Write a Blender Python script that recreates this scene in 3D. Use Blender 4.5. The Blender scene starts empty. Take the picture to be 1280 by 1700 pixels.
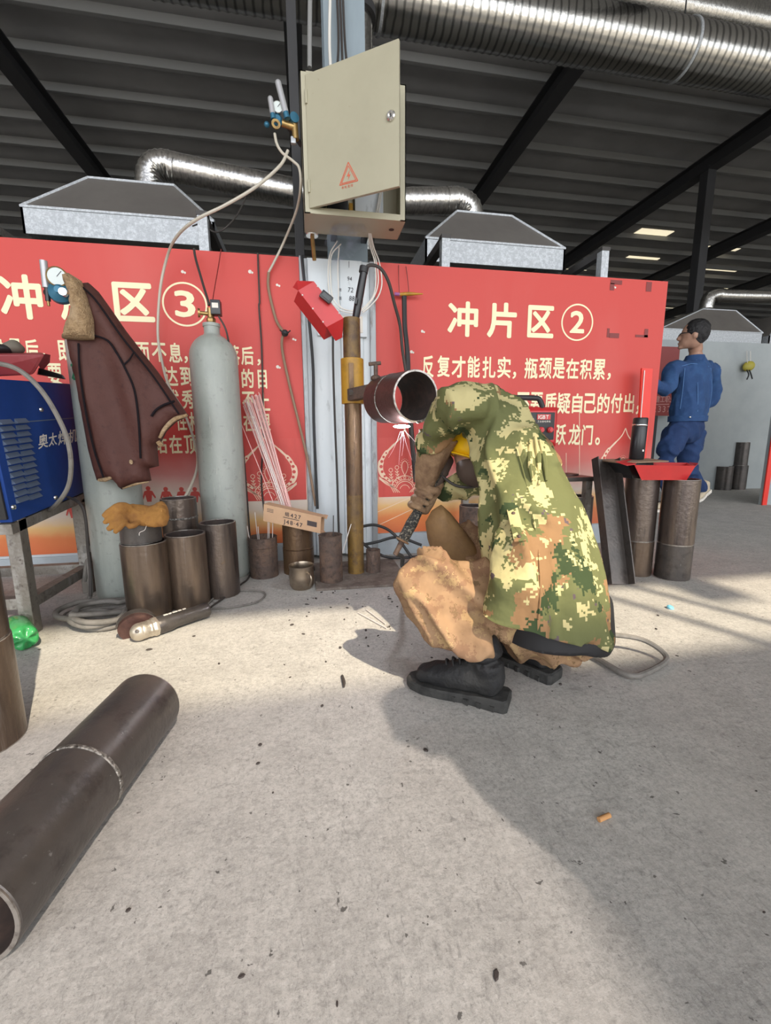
import bpy, bmesh, math, random
from math import radians as R, sin, cos, pi, sqrt, atan2, tan
from mathutils import Vector, Matrix, noise
random.seed(7)
S = bpy.context.scene
COL = S.collection

# ------------------------------------------------------------------ camera, sky, sun, exposure
cam_d = bpy.data.cameras.new('camera'); cam = bpy.data.objects.new('camera', cam_d); COL.objects.link(cam)
cam_d.sensor_fit = 'HORIZONTAL'; cam_d.sensor_width = 36.0; cam_d.lens = 710.0 * 36.0 / 1280.0
cam_d.clip_start = 0.02; cam_d.clip_end = 200
_p, _r, _y = R(9.75), R(-0.4), R(10.3)
_f = Vector((sin(_y) * cos(_p), cos(_y) * cos(_p), -sin(_p))); _rt = Vector((cos(_y), -sin(_y), 0)); _u = _rt.cross(_f)
_r2 = _rt * cos(_r) + _u * sin(_r); _u2 = _u * cos(_r) - _rt * sin(_r)
cam.matrix_world = Matrix(((_r2.x, _u2.x, -_f.x, 0), (_r2.y, _u2.y, -_f.y, 0), (_r2.z, _u2.z, -_f.z, 0.70), (0, 0, 0, 1)))
S.camera = cam
S.view_settings.view_transform = 'Standard'; S.view_settings.look = 'None'
S.view_settings.gamma = 1.0; S.view_settings.use_curve_mapping = False
S.view_settings.exposure = 0.0
S.cycles.use_denoising = True
S.cycles.max_bounces = 8; S.cycles.diffuse_bounces = 5; S.cycles.transparent_max_bounces = 12
S.cycles.sample_clamp_indirect = 6.0

world = bpy.data.worlds.new('sky'); S.world = world; world.use_nodes = True
_bg = world.node_tree.nodes['Background']
_bg.inputs[0].default_value = (0.93, 0.96, 1.0, 1); _bg.inputs[1].default_value = 2.6

sun_d = bpy.data.lights.new('sun', 'SUN'); sun = bpy.data.objects.new('sun', sun_d); COL.objects.link(sun)
SUN_DIR = Vector((-0.42 * cos(R(47)), 0.91 * cos(R(47)), -sin(R(47)))).normalized()
sun.rotation_euler = SUN_DIR.to_track_quat('-Z', 'Y').to_euler(); sun.location = (6, -14, 14)
sun_d.energy = 6.2; sun_d.angle = R(0.7); sun_d.color = (1.0, 0.87, 0.67)

# daylight falling in through the open side of the shed behind the photographer
day_d = bpy.data.lights.new('daylight_opening', 'AREA'); day = bpy.data.objects.new('daylight_opening', day_d); COL.objects.link(day)
day_d.shape = 'RECTANGLE'; day_d.size = 16; day_d.size_y = 5.6; day_d.energy = 520; day_d.color = (0.95, 0.97, 1.0)
day.location = (0.5, -8.2, 3.2); day.rotation_euler = (R(90), 0, 0)

# ------------------------------------------------------------------ materials
def mat(name, base, rough=0.6, metal=0.0, var=None, bump=None, spec=None, emit=None, trans=None, coord='Object', alpha=None):
    """var = list of (scale, colour, lo, hi[, (sx,sy,sz)]) noise layers mixed over the base; bump = (scale, strength, (sx,sy,sz))"""
    m = bpy.data.materials.new(name); m.use_nodes = True
    nt = m.node_tree; n = nt.nodes; L = nt.links; b = n['Principled BSDF']
    b.inputs['Base Color'].default_value = (*base, 1); b.inputs['Roughness'].default_value = rough; b.inputs['Metallic'].default_value = metal
    if spec is not None: b.inputs['Specular IOR Level'].default_value = spec
    if emit: b.inputs['Emission Color'].default_value = (*emit[0], 1); b.inputs['Emission Strength'].default_value = emit[1]
    if trans: b.inputs['Transmission Weight'].default_value = trans
    if alpha is not None: b.inputs['Alpha'].default_value = alpha
    tc = n.new('ShaderNodeTexCoord')
    def mapped(sc):
        mp = n.new('ShaderNodeMapping'); mp.inputs['Scale'].default_value = sc; L.new(tc.outputs[coord], mp.inputs[0]); return mp.outputs[0]
    cur = None
    for v in (var or []):
        sc = v[4] if len(v) > 4 else (1, 1, 1)
        nz = n.new('ShaderNodeTexNoise'); nz.inputs['Scale'].default_value = v[0]; nz.inputs['Detail'].default_value = 6; nz.inputs['Roughness'].default_value = 0.65
        L.new(mapped(sc), nz.inputs['Vector'])
        mr = n.new('ShaderNodeMapRange'); mr.inputs[1].default_value = v[2]; mr.inputs[2].default_value = v[3]
        L.new(nz.outputs['Fac'], mr.inputs[0])
        mx = n.new('ShaderNodeMix'); mx.data_type = 'RGBA'
        L.new(mr.outputs[0], mx.inputs[0])
        if cur is None: mx.inputs[6].default_value = (*base, 1)
        else: L.new(cur, mx.inputs[6])
        mx.inputs[7].default_value = (*v[1], 1); cur = mx.outputs[2]
    if cur is not None: L.new(cur, b.inputs['Base Color'])
    if bump:
        nz = n.new('ShaderNodeTexNoise'); nz.inputs['Scale'].default_value = bump[0]; nz.inputs['Detail'].default_value = 5
        L.new(mapped(bump[2] if len(bump) > 2 else (1, 1, 1)), nz.inputs['Vector'])
        bp = n.new('ShaderNodeBump'); bp.inputs['Strength'].default_value = bump[1]; bp.inputs['Distance'].default_value = 0.01
        L.new(nz.outputs['Fac'], bp.inputs['Height']); L.new(bp.outputs[0], b.inputs['Normal'])
    return m

def camo(name, cols, px=0.006, rough=0.85, dirt=None):
    """digital camouflage: noise read on a stepped grid"""
    m = bpy.data.materials.new(name); m.use_nodes = True
    nt = m.node_tree; n = nt.nodes; L = nt.links; b = n['Principled BSDF']; b.inputs['Roughness'].default_value = rough; b.inputs['Specular IOR Level'].default_value = 0.2
    tc = n.new('ShaderNodeTexCoord')
    sn = n.new('ShaderNodeVectorMath'); sn.operation = 'SNAP'; sn.inputs[1].default_value = (px, px, px); L.new(tc.outputs['Object'], sn.inputs[0])
    cur = None
    for i, (c, sc, lo, off, rgh) in enumerate(cols):
        if i == 0:
            base = c; continue
        ad = n.new('ShaderNodeVectorMath'); ad.operation = 'ADD'; ad.inputs[1].default_value = (off, off * 0.7, -off); L.new(sn.outputs[0], ad.inputs[0])
        nz = n.new('ShaderNodeTexNoise'); nz.inputs['Scale'].default_value = sc; nz.inputs['Detail'].default_value = 7; nz.inputs['Roughness'].default_value = rgh
        L.new(ad.outputs[0], nz.inputs['Vector'])
        gt = n.new('ShaderNodeMath'); gt.operation = 'GREATER_THAN'; gt.inputs[1].default_value = lo; L.new(nz.outputs['Fac'], gt.inputs[0])
        mx = n.new('ShaderNodeMix'); mx.data_type = 'RGBA'; L.new(gt.outputs[0], mx.inputs[0])
        if cur is None: mx.inputs[6].default_value = (*base, 1)
        else: L.new(cur, mx.inputs[6])
        mx.inputs[7].default_value = (*c, 1); cur = mx.outputs[2]
    if dirt:
        nz = n.new('ShaderNodeTexNoise'); nz.inputs['Scale'].default_value = dirt[0]; nz.inputs['Detail'].default_value = 5; L.new(tc.outputs['Object'], nz.inputs['Vector'])
        mr = n.new('ShaderNodeMapRange'); mr.inputs[1].default_value = dirt[2]; mr.inputs[2].default_value = dirt[3]; L.new(nz.outputs['Fac'], mr.inputs[0])
        mx = n.new('ShaderNodeMix'); mx.data_type = 'RGBA'; L.new(mr.outputs[0], mx.inputs[0]); L.new(cur, mx.inputs[6]); mx.inputs[7].default_value = (*dirt[1], 1); cur = mx.outputs[2]
    L.new(cur, b.inputs['Base Color'])
    nz = n.new('ShaderNodeTexNoise'); nz.inputs['Scale'].default_value = 14; nz.inputs['Detail'].default_value = 3; L.new(tc.outputs['Object'], nz.inputs['Vector'])
    bp = n.new('ShaderNodeBump'); bp.inputs['Strength'].default_value = 0.5; bp.inputs['Distance'].default_value = 0.02; L.new(nz.outputs['Fac'], bp.inputs['Height']); L.new(bp.outputs[0], b.inputs['Normal'])
    return m

M = {}
def concrete():
    m = bpy.data.materials.new('concrete_floor'); m.use_nodes = True
    nt = m.node_tree; n = nt.nodes; L = nt.links; b = n['Principled BSDF']; b.inputs['Roughness'].default_value = 0.85; b.inputs['Specular IOR Level'].default_value = 0.25
    tc = n.new('ShaderNodeTexCoord')
    def noi(scale, det, rgh, sc=(1, 1, 1), rot=0.0, dist=0.0):
        mp = n.new('ShaderNodeMapping'); mp.inputs['Scale'].default_value = sc; mp.inputs['Rotation'].default_value = (0, 0, rot); L.new(tc.outputs['Object'], mp.inputs[0])
        z = n.new('ShaderNodeTexNoise'); z.inputs['Scale'].default_value = scale; z.inputs['Detail'].default_value = det; z.inputs['Roughness'].default_value = rgh; z.inputs['Distortion'].default_value = dist
        L.new(mp.outputs[0], z.inputs['Vector']); return z.outputs['Fac']
    def rng(x, lo, hi):
        r = n.new('ShaderNodeMapRange'); r.inputs[1].default_value = lo; r.inputs[2].default_value = hi; L.new(x, r.inputs[0]); return r.outputs[0]
    def mix(f, a, c, k=1.0):
        x = n.new('ShaderNodeMix'); x.data_type = 'RGBA'
        if k != 1.0:
            mm = n.new('ShaderNodeMath'); mm.operation = 'MULTIPLY'; mm.inputs[1].default_value = k; L.new(f, mm.inputs[0]); f = mm.outputs[0]
        L.new(f, x.inputs[0])
        if isinstance(a, tuple): x.inputs[6].default_value = (*a, 1)
        else: L.new(a, x.inputs[6])
        x.inputs[7].default_value = (*c, 1); return x.outputs[2]
    c = mix(rng(noi(1.3, 4, 0.6), 0.3, 0.7), (0.48, 0.46, 0.425), (0.56, 0.54, 0.50))
    c = mix(rng(noi(9, 6, 0.7), 0.42, 0.7), c, (0.33, 0.315, 0.29), 0.6)
    c = mix(rng(noi(70, 6, 0.85), 0.44, 0.66), c, (0.27, 0.26, 0.24), 0.75)
    c = mix(rng(noi(120, 3, 0.7), 0.52, 0.7), c, (0.62, 0.60, 0.56), 0.4)
    c = mix(rng(noi(180, 4, 0.8), 0.52, 0.68), c, (0.20, 0.195, 0.18), 0.6)
    c = mix(rng(noi(20, 8, 0.75, (1, 2.6, 1), 0.6, 0.6), 0.55, 0.68), c, (0.19, 0.185, 0.17), 0.45)
    c = mix(rng(noi(34, 6, 0.7, (2.4, 1, 1), -0.5, 0.8), 0.57, 0.68), c, (0.16, 0.155, 0.145), 0.45)
    c = mix(rng(noi(55, 3, 0.6, (1, 1, 1), 0, 0.3), 0.69, 0.72), c, (0.06, 0.055, 0.05), 0.8)
    c = mix(rng(noi(2.1, 5, 0.7), 0.55, 0.8), c, (0.58, 0.55, 0.50), 0.5)
    L.new(c, b.inputs['Base Color'])
    bp = n.new('ShaderNodeBump'); bp.inputs['Strength'].default_value = 0.35; bp.inputs['Distance'].default_value = 0.006
    L.new(noi(60, 8, 0.75), bp.inputs['Height']); L.new(bp.outputs[0], b.inputs['Normal'])
    return m
M['floor'] = concrete()
M['pipe'] = mat('mill_scale_steel', (0.125, 0.10, 0.09), 0.36, 0.75, [(8, (0.21, 0.165, 0.13), 0.45, 0.68, (1, 1, 0.12)), (40, (0.05, 0.042, 0.04), 0.5, 0.75, (1, 1, 0.1)), (14, (0.24, 0.15, 0.08), 0.66, 0.78)], (60, 0.15))
M['pipe_rust'] = mat('rusty_steel', (0.115, 0.082, 0.068), 0.75, 0.35, [(12, (0.19, 0.12, 0.085), 0.42, 0.66), (45, (0.06, 0.045, 0.04), 0.5, 0.7)], (70, 0.5))
M['pipe_warm'] = mat('warm_scaled_steel', (0.22, 0.165, 0.125), 0.30, 0.75, [(9, (0.11, 0.08, 0.062), 0.45, 0.65, (1, 1, 0.1)), (26, (0.42, 0.29, 0.17), 0.60, 0.75, (1, 1, 0.05)), (40, (0.30, 0.26, 0.23), 0.6, 0.7, (1, 1, 0.04))], (60, 0.12))
M['pipe_dark'] = mat('dark_scaled_steel', (0.085, 0.077, 0.072), 0.36, 0.5, [(5, (0.13, 0.11, 0.098), 0.4, 0.7), (16, (0.055, 0.046, 0.044), 0.52, 0.7), (70, (0.24, 0.23, 0.22), 0.66, 0.74)], (80, 0.12))
M['pipe_wine'] = mat('reddish_scaled_steel', (0.085, 0.045, 0.042), 0.42, 0.5, [(8, (0.13, 0.07, 0.06), 0.4, 0.7), (60, (0.04, 0.025, 0.025), 0.55, 0.75)], (80, 0.12))
M['cut'] = mat('bare_cut_steel', (0.50, 0.47, 0.44), 0.38, 0.9, [(60, (0.25, 0.22, 0.2), 0.45, 0.65)])
M['inside'] = mat('pipe_inside', (0.045, 0.035, 0.032), 0.7, 0.3, [(20, (0.09, 0.06, 0.05), 0.45, 0.7)])
M['weld'] = mat('weld_bead', (0.32, 0.30, 0.27), 0.45, 0.8, [(90, (0.10, 0.09, 0.08), 0.45, 0.6)], (120, 0.8))
M['galv'] = mat('galvanised_sheet', (0.42, 0.44, 0.46), 0.55, 0.45, [(55, (0.55, 0.58, 0.60), 0.45, 0.6), (120, (0.33, 0.35, 0.37), 0.5, 0.7)])
M['galvroof'] = mat('roof_darkened_hood_sheet', (0.33, 0.31, 0.29), 0.45, 0.8, [(3, (0.28, 0.26, 0.245), 0.4, 0.7)])  # hood sheet with the dark roof's reflection put into its colour
M['duct'] = mat('spiral_duct_metal', (0.60, 0.59, 0.56), 0.25, 1.0, [(30, (0.36, 0.36, 0.35), 0.45, 0.65, (3, 1, 1))], (25, 0.3))
M['gas'] = mat('grey_green_cylinder_paint', (0.30, 0.325, 0.295), 0.42, 0.0, [(7, (0.37, 0.39, 0.355), 0.45, 0.68, (1, 1, 0.3)), (30, (0.21, 0.225, 0.20), 0.58, 0.75), (60, (0.42, 0.43, 0.38), 0.62, 0.72, (1, 1, 0.15))], (60, 0.1))
M['gasgreen'] = mat('green_stencil_paint', (0.03, 0.20, 0.10), 0.6)
M['red'] = mat('printed_red_banner', (0.56, 0.060, 0.048), 0.5, 0, [(1.2, (0.62, 0.095, 0.075), 0.35, 0.7), (20, (0.50, 0.055, 0.045), 0.5, 0.8, (1, 1, 0.15))], None, 0.4)
M['cream'] = mat('printed_cream', (0.86, 0.78, 0.50), 0.5)
M['creamline'] = mat('printed_cream_line', (0.82, 0.62, 0.45), 0.5)
M['white'] = mat('white_painted_panel', (0.62, 0.67, 0.70), 0.5, 0, [(3, (0.70, 0.74, 0.76), 0.4, 0.7, (1, 1, 0.3)), (26, (0.42, 0.45, 0.46), 0.60, 0.74, (1, 1, 0.25)), (55, (0.25, 0.24, 0.22), 0.70, 0.76, (1, 1, 0.2))])
M['steelstrip'] = mat('galvanised_base_strip', (0.50, 0.56, 0.60), 0.45, 0.3, [(5, (0.40, 0.45, 0.48), 0.45, 0.7)])
M['trimmetal'] = mat('aged_corner_trim', (0.34, 0.36, 0.37), 0.5, 0.4, [(30, (0.16, 0.14, 0.13), 0.52, 0.66, (1, 1, 0.2))])
M['ink'] = mat('black_marker_ink', (0.03, 0.03, 0.04), 0.7)
M['ceil'] = mat('dark_roof_sheet', (0.34, 0.34, 0.345), 0.8, 0.0, [(0.7, (0.42, 0.42, 0.425), 0.4, 0.7)])
M['purlin'] = mat('grey_purlin_steel', (0.26, 0.26, 0.255), 0.6, 0.2)
M['rafter'] = mat('dark_rafter_steel', (0.035, 0.035, 0.037), 0.7)
M['column'] = mat('blue_grey_column_paint', (0.27, 0.33, 0.37), 0.5, 0, [(4, (0.21, 0.26, 0.29), 0.4, 0.7, (1, 1, 0.2))])
M['farwall'] = mat('grey_white_far_panel', (0.37, 0.40, 0.40), 0.5, 0.1, [(1.3, (0.28, 0.31, 0.32), 0.4, 0.7)])
M['beige'] = mat('beige_enamel', (0.40, 0.375, 0.27), 0.5, 0, [(2.5, (0.36, 0.335, 0.24), 0.45, 0.7), (16, (0.29, 0.23, 0.15), 0.68, 0.8)])
M['warnred'] = mat('red_warning_print', (0.60, 0.12, 0.06), 0.6)
M['chrome'] = mat('polished_metal', (0.75, 0.74, 0.72), 0.2, 1.0)
M['alu'] = mat('cast_gear_head_metal', (0.62, 0.56, 0.47), 0.38, 0.8, [(25, (0.40, 0.35, 0.28), 0.5, 0.7)])
M['blue'] = mat('blue_powder_coat', (0.014, 0.052, 0.235), 0.5, 0, [(3, (0.010, 0.036, 0.165), 0.4, 0.7)], None, 0.2)
M['bluedark'] = mat('black_plastic_panel', (0.022, 0.022, 0.024), 0.5)
M['louver'] = mat('worn_louver_paint', (0.10, 0.135, 0.20), 0.6)
M['dustplate'] = mat('dusty_floor_plate', (0.19, 0.155, 0.13), 0.8, 0.1, [(14, (0.11, 0.085, 0.07), 0.45, 0.65), (60, (0.27, 0.24, 0.21), 0.55, 0.7)], (60, 0.4))
M['black'] = mat('black_rubber', (0.022, 0.022, 0.023), 0.55)
M['blackplastic'] = mat('black_plastic', (0.016, 0.016, 0.018), 0.32)
M['cablegrey'] = mat('grey_rubber_hose', (0.20, 0.185, 0.165), 0.7, 0, [(30, (0.13, 0.12, 0.105), 0.45, 0.7)])
M['cableclear'] = mat('cloudy_plastic_hose', (0.50, 0.46, 0.38), 0.4)
M['cablebrown'] = mat('brown_rubber_hose', (0.26, 0.17, 0.11), 0.6)
M['cabledark'] = mat('dark_cable', (0.045, 0.038, 0.034), 0.6)
M['cablewhite'] = mat('white_plastic_wire', (0.75, 0.72, 0.66), 0.5)
M['leather'] = mat('maroon_leather', (0.072, 0.027, 0.021), 0.6, 0, [(3.5, (0.095, 0.038, 0.030), 0.4, 0.7), (35, (0.05, 0.018, 0.015), 0.55, 0.75)], (45, 0.3), 0.25)
M['seam'] = mat('dark_leather_seam', (0.012, 0.009, 0.011), 0.8, spec=0.1)
M['fur'] = mat('tan_fleece', (0.40, 0.27, 0.145), 0.95, 0, [(60, (0.26, 0.165, 0.085), 0.4, 0.62), (14, (0.47, 0.34, 0.21), 0.5, 0.7)], (160, 1.0))
M['glove'] = mat('tan_suede_glove', (0.33, 0.155, 0.035), 0.9, 0, [(12, (0.19, 0.08, 0.025), 0.45, 0.68), (30, (0.15, 0.08, 0.03), 0.6, 0.75)], (90, 0.4))
M['glovegrey'] = mat('worn_suede_gauntlet', (0.33, 0.215, 0.12), 0.85, 0, [(7, (0.16, 0.09, 0.05), 0.42, 0.62), (30, (0.09, 0.055, 0.035), 0.58, 0.72)], (60, 0.4))
M['apron'] = mat('brown_leather_apron', (0.26, 0.15, 0.06), 0.7, 0, [(6, (0.16, 0.085, 0.035), 0.42, 0.68)], (60, 0.3))
M['redpaint'] = mat('red_enamel_mask', (0.55, 0.030, 0.032), 0.35, 0, [(6, (0.46, 0.026, 0.028), 0.4, 0.7)])
M['reddull'] = mat('dusty_red_mask', (0.24, 0.028, 0.034), 0.5, 0, [(9, (0.30, 0.07, 0.075), 0.5, 0.75)])
M['redboard'] = mat('bright_red_board', (0.75, 0.035, 0.02), 0.4)
M['redfar'] = mat('dark_red_far_banner', (0.20, 0.025, 0.022), 0.5)
M['postyellow'] = mat('yellow_worn_paint_on_steel', (0.27, 0.155, 0.03), 0.5, 0.2, [(7, (0.14, 0.085, 0.035), 0.36, 0.6, (1, 1, 0.4)), (24, (0.085, 0.05, 0.03), 0.5, 0.68)], (50, 0.3))
M['postbrown'] = mat('brown_scaled_post', (0.125, 0.078, 0.05), 0.42, 0.55, [(6, (0.20, 0.12, 0.06), 0.42, 0.68, (1, 1, 0.2)), (40, (0.06, 0.04, 0.03), 0.5, 0.7, (1, 1, 0.15))], (60, 0.2))
M['collar'] = mat('yellow_collar_paint', (0.45, 0.235, 0.02), 0.45, 0, [(10, (0.25, 0.125, 0.015), 0.5, 0.72)])
M['cardboard'] = mat('printed_carton', (0.55, 0.35, 0.21), 0.8, 0, [(6, (0.48, 0.30, 0.18), 0.4, 0.7)])
M['cartonink'] = mat('carton_black_print', (0.06, 0.045, 0.045), 0.8)
M['rodpink'] = mat('pale_pink_rod', (0.78, 0.46, 0.42), 0.4, 0.2)
M['rodwhite'] = mat('bare_rod', (0.80, 0.74, 0.70), 0.35, 0.3)
M['cupmetal'] = mat('dull_cup_metal', (0.40, 0.33, 0.255), 0.3, 0.9, [(16, (0.28, 0.22, 0.17), 0.45, 0.7)])
M['green'] = mat('green_bottle_plastic', (0.06, 0.42, 0.13), 0.15, 0.0, trans=0.35)
M['bluecap'] = mat('pale_blue_cap', (0.18, 0.48, 0.62), 0.4)
M['filter'] = mat('tan_cigarette_filter', (0.55, 0.28, 0.11), 0.8)
M['paper'] = mat('white_paper', (0.75, 0.70, 0.62), 0.8)
M['debris'] = mat('dark_slag_crumbs', (0.05, 0.04, 0.035), 0.8)
M['jacketcamo'] = camo('green_digital_camouflage', [((0.135, 0.142, 0.058), 0, 0, 0, 0), ((0.27, 0.155, 0.075), 7, 0.575, 3.1, 0.5), ((0.115, 0.085, 0.09), 13, 0.625, 8.3, 0.72), ((0.50, 0.435, 0.215), 11, 0.53, 5.7, 0.68), ((0.042, 0.062, 0.026), 9, 0.60, 12.4, 0.6)], 0.0062)
M['trousercamo'] = camo('brown_worn_camouflage', [((0.33, 0.205, 0.115), 0, 0, 0, 0), ((0.27, 0.155, 0.09), 14, 0.52, 3.1, 0.65), ((0.20, 0.125, 0.065), 22, 0.60, 8.3, 0.7), ((0.42, 0.28, 0.14), 18, 0.56, 5.7, 0.7)], 0.0028, dirt=(7, (0.12, 0.07, 0.04), 0.47, 0.72))
M['boot'] = mat('dusty_black_boot', (0.020, 0.020, 0.021), 0.6, 0, [(7, (0.048, 0.047, 0.044), 0.48, 0.72)], (60, 0.5), 0.25)
M['sole'] = mat('dusty_rubber_sole', (0.055, 0.054, 0.051), 0.8, 0, [(30, (0.03, 0.03, 0.029), 0.45, 0.7)], (50, 0.4), 0.2)
M['shirt'] = mat('black_shirt', (0.014, 0.013, 0.014), 0.7)
M['skin'] = mat('skin', (0.42, 0.24, 0.165), 0.5, 0, [(12, (0.36, 0.19, 0.13), 0.45, 0.7)])
M['hair'] = mat('black_hair', (0.012, 0.011, 0.012), 0.45, bump=(150, 0.8))
M['helmet'] = mat('yellow_hard_hat', (0.85, 0.50, 0.01), 0.3)
M['mask'] = mat('brown_dusty_mask', (0.085, 0.058, 0.045), 0.75)
M['denim'] = mat('blue_work_denim', (0.020, 0.062, 0.175), 0.85, 0, [(9, (0.03, 0.09, 0.225), 0.45, 0.7), (4, (0.013, 0.042, 0.125), 0.5, 0.75)], (25, 0.5))
M['denimdark'] = mat('blue_work_trousers', (0.012, 0.034, 0.11), 0.85, 0, [(9, (0.018, 0.052, 0.15), 0.45, 0.7)], (22, 0.6))
M['denimseam'] = mat('pale_blue_stitching', (0.09, 0.20, 0.42), 0.8)
M['shoe'] = mat('pale_canvas_shoe', (0.55, 0.46, 0.33), 0.8)
M['brass'] = mat('old_brass', (0.42, 0.28, 0.11), 0.4, 0.85, [(25, (0.25, 0.16, 0.07), 0.45, 0.7)])
M['bluemetal'] = mat('blue_regulator_enamel', (0.03, 0.14, 0.22), 0.35, 0.3)
M['dial'] = mat('gauge_dial', (0.62, 0.68, 0.66), 0.4)
M['darkglass'] = mat('dark_glass', (0.01, 0.015, 0.015), 0.15)
M['acrylic'] = mat('flowmeter_tube', (0.42, 0.42, 0.43), 0.2, 0.25)
M['yellowfar'] = mat('yellow_green_mask', (0.42, 0.36, 0.05), 0.5)
M['skylight'] = mat('skylight_sheet', (0.8, 0.75, 0.6), 0.6, emit=((1.0, 0.88, 0.62), 0.9))
M['arc'] = mat('welding_arc', (1, 1, 1), 0.5, emit=((0.9, 0.95, 1.0), 60))
M['spark'] = mat('hot_spark', (0.02, 0.02, 0.02), 0.9, emit=((1.0, 0.72, 0.75), 1.2))
M['postsq'] = mat('dirty_square_tube', (0.21, 0.19, 0.165), 0.5, 0.5, [(12, (0.34, 0.33, 0.31), 0.5, 0.68, (1, 1, 0.4)), (40, (0.10, 0.08, 0.07), 0.55, 0.7)], (50, 0.3))
M['tubedark'] = mat('dark_square_tube', (0.06, 0.055, 0.052), 0.5, 0.5)
M['orangeband'] = mat('plum_dirty_cardboard', (0.30, 0.20, 0.13), 0.85)

# the big duct: same metal with dark lock-seams every few centimetres
M['ductbig'] = mat('spiral_lockseam_metal', (0.60, 0.59, 0.56), 0.24, 1.0, None, (25, 0.2))
_nt = M['ductbig'].node_tree; _b = _nt.nodes['Principled BSDF']; _tc = _nt.nodes.new('ShaderNodeTexCoord'); _wv = _nt.nodes.new('ShaderNodeTexWave'); _wv.bands_direction = 'X'; _wv.inputs['Scale'].default_value = 3.6; _wv.inputs['Distortion'].default_value = 1.2; _wv.inputs['Detail'].default_value = 3; _wv.inputs['Detail Scale'].default_value = 2.0
_nt.links.new(_tc.outputs['Object'], _wv.inputs[0]); _rp = _nt.nodes.new('ShaderNodeValToRGB'); _rp.color_ramp.elements[0].position = 0.0; _rp.color_ramp.elements[0].color = (0.22, 0.22, 0.21, 1); _rp.color_ramp.elements[1].position = 0.35; _rp.color_ramp.elements[1].color = (0.58, 0.57, 0.54, 1)
_nt.links.new(_wv.outputs['Fac'], _rp.inputs[0]); _nt.links.new(_rp.outputs[0], _b.inputs['Base Color'])

# banner print: red above, a pale glowing band near the foot, orange below; all printed on the sheet
def banner_mat(name, z0, z1, figures):
    m = bpy.data.materials.new(name); m.use_nodes = True
    nt = m.node_tree; n = nt.nodes; L = nt.links; b = n['Principled BSDF']; b.inputs['Roughness'].default_value = 0.45; b.inputs['Specular IOR Level'].default_value = 0.35
    tc = n.new('ShaderNodeTexCoord'); sp = n.new('ShaderNodeSeparateXYZ'); L.new(tc.outputs['Object'], sp.inputs[0])
    nz = n.new('ShaderNodeTexNoise'); nz.inputs['Scale'].default_value = 5; nz.inputs['Detail'].default_value = 5; L.new(tc.outputs['Object'], nz.inputs['Vector'])
    ad = n.new('ShaderNodeMath'); ad.operation = 'MULTIPLY_ADD'; ad.inputs[1].default_value = 0.10; L.new(nz.outputs['Fac'], ad.inputs[0]); L.new(sp.outputs['Z'], ad.inputs[2])
    mr = n.new('ShaderNodeMapRange'); mr.inputs[1].default_value = z0 + 0.05; mr.inputs[2].default_value = z1 + 0.05; L.new(ad.outputs[0], mr.inputs[0])
    cr = n.new('ShaderNodeValToRGB'); e = cr.color_ramp.elements
    stops = figures
    e[0].position, e[0].color = stops[0][0], (*stops[0][1], 1); e[1].position, e[1].color = stops[-1][0], (*stops[-1][1], 1)
    for p, c in stops[1:-1]:
        k = e.new(p); k.color = (*c, 1)
    L.new(mr.outputs[0], cr.inputs[0])
    n2 = n.new('ShaderNodeTexNoise'); n2.inputs['Scale'].default_value = 2.2; n2.inputs['Detail'].default_value = 6
    mp = n.new('ShaderNodeMapping'); mp.inputs['Scale'].default_value = (1, 1, 0.3); L.new(tc.outputs['Object'], mp.inputs[0]); L.new(mp.outputs[0], n2.inputs['Vector'])
    r2 = n.new('ShaderNodeMapRange'); r2.inputs[1].default_value = 0.5; r2.inputs[2].default_value = 0.9; r2.inputs[4].default_value = 0.22; L.new(n2.outputs['Fac'], r2.inputs[0])
    mx = n.new('ShaderNodeMix'); mx.data_type = 'RGBA'; L.new(r2.outputs[0], mx.inputs[0]); L.new(cr.outputs[0], mx.inputs[6]); mx.inputs[7].default_value = (0.70, 0.26, 0.22, 1)
    L.new(mx.outputs[2], b.inputs['Base Color'])
    return m

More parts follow.
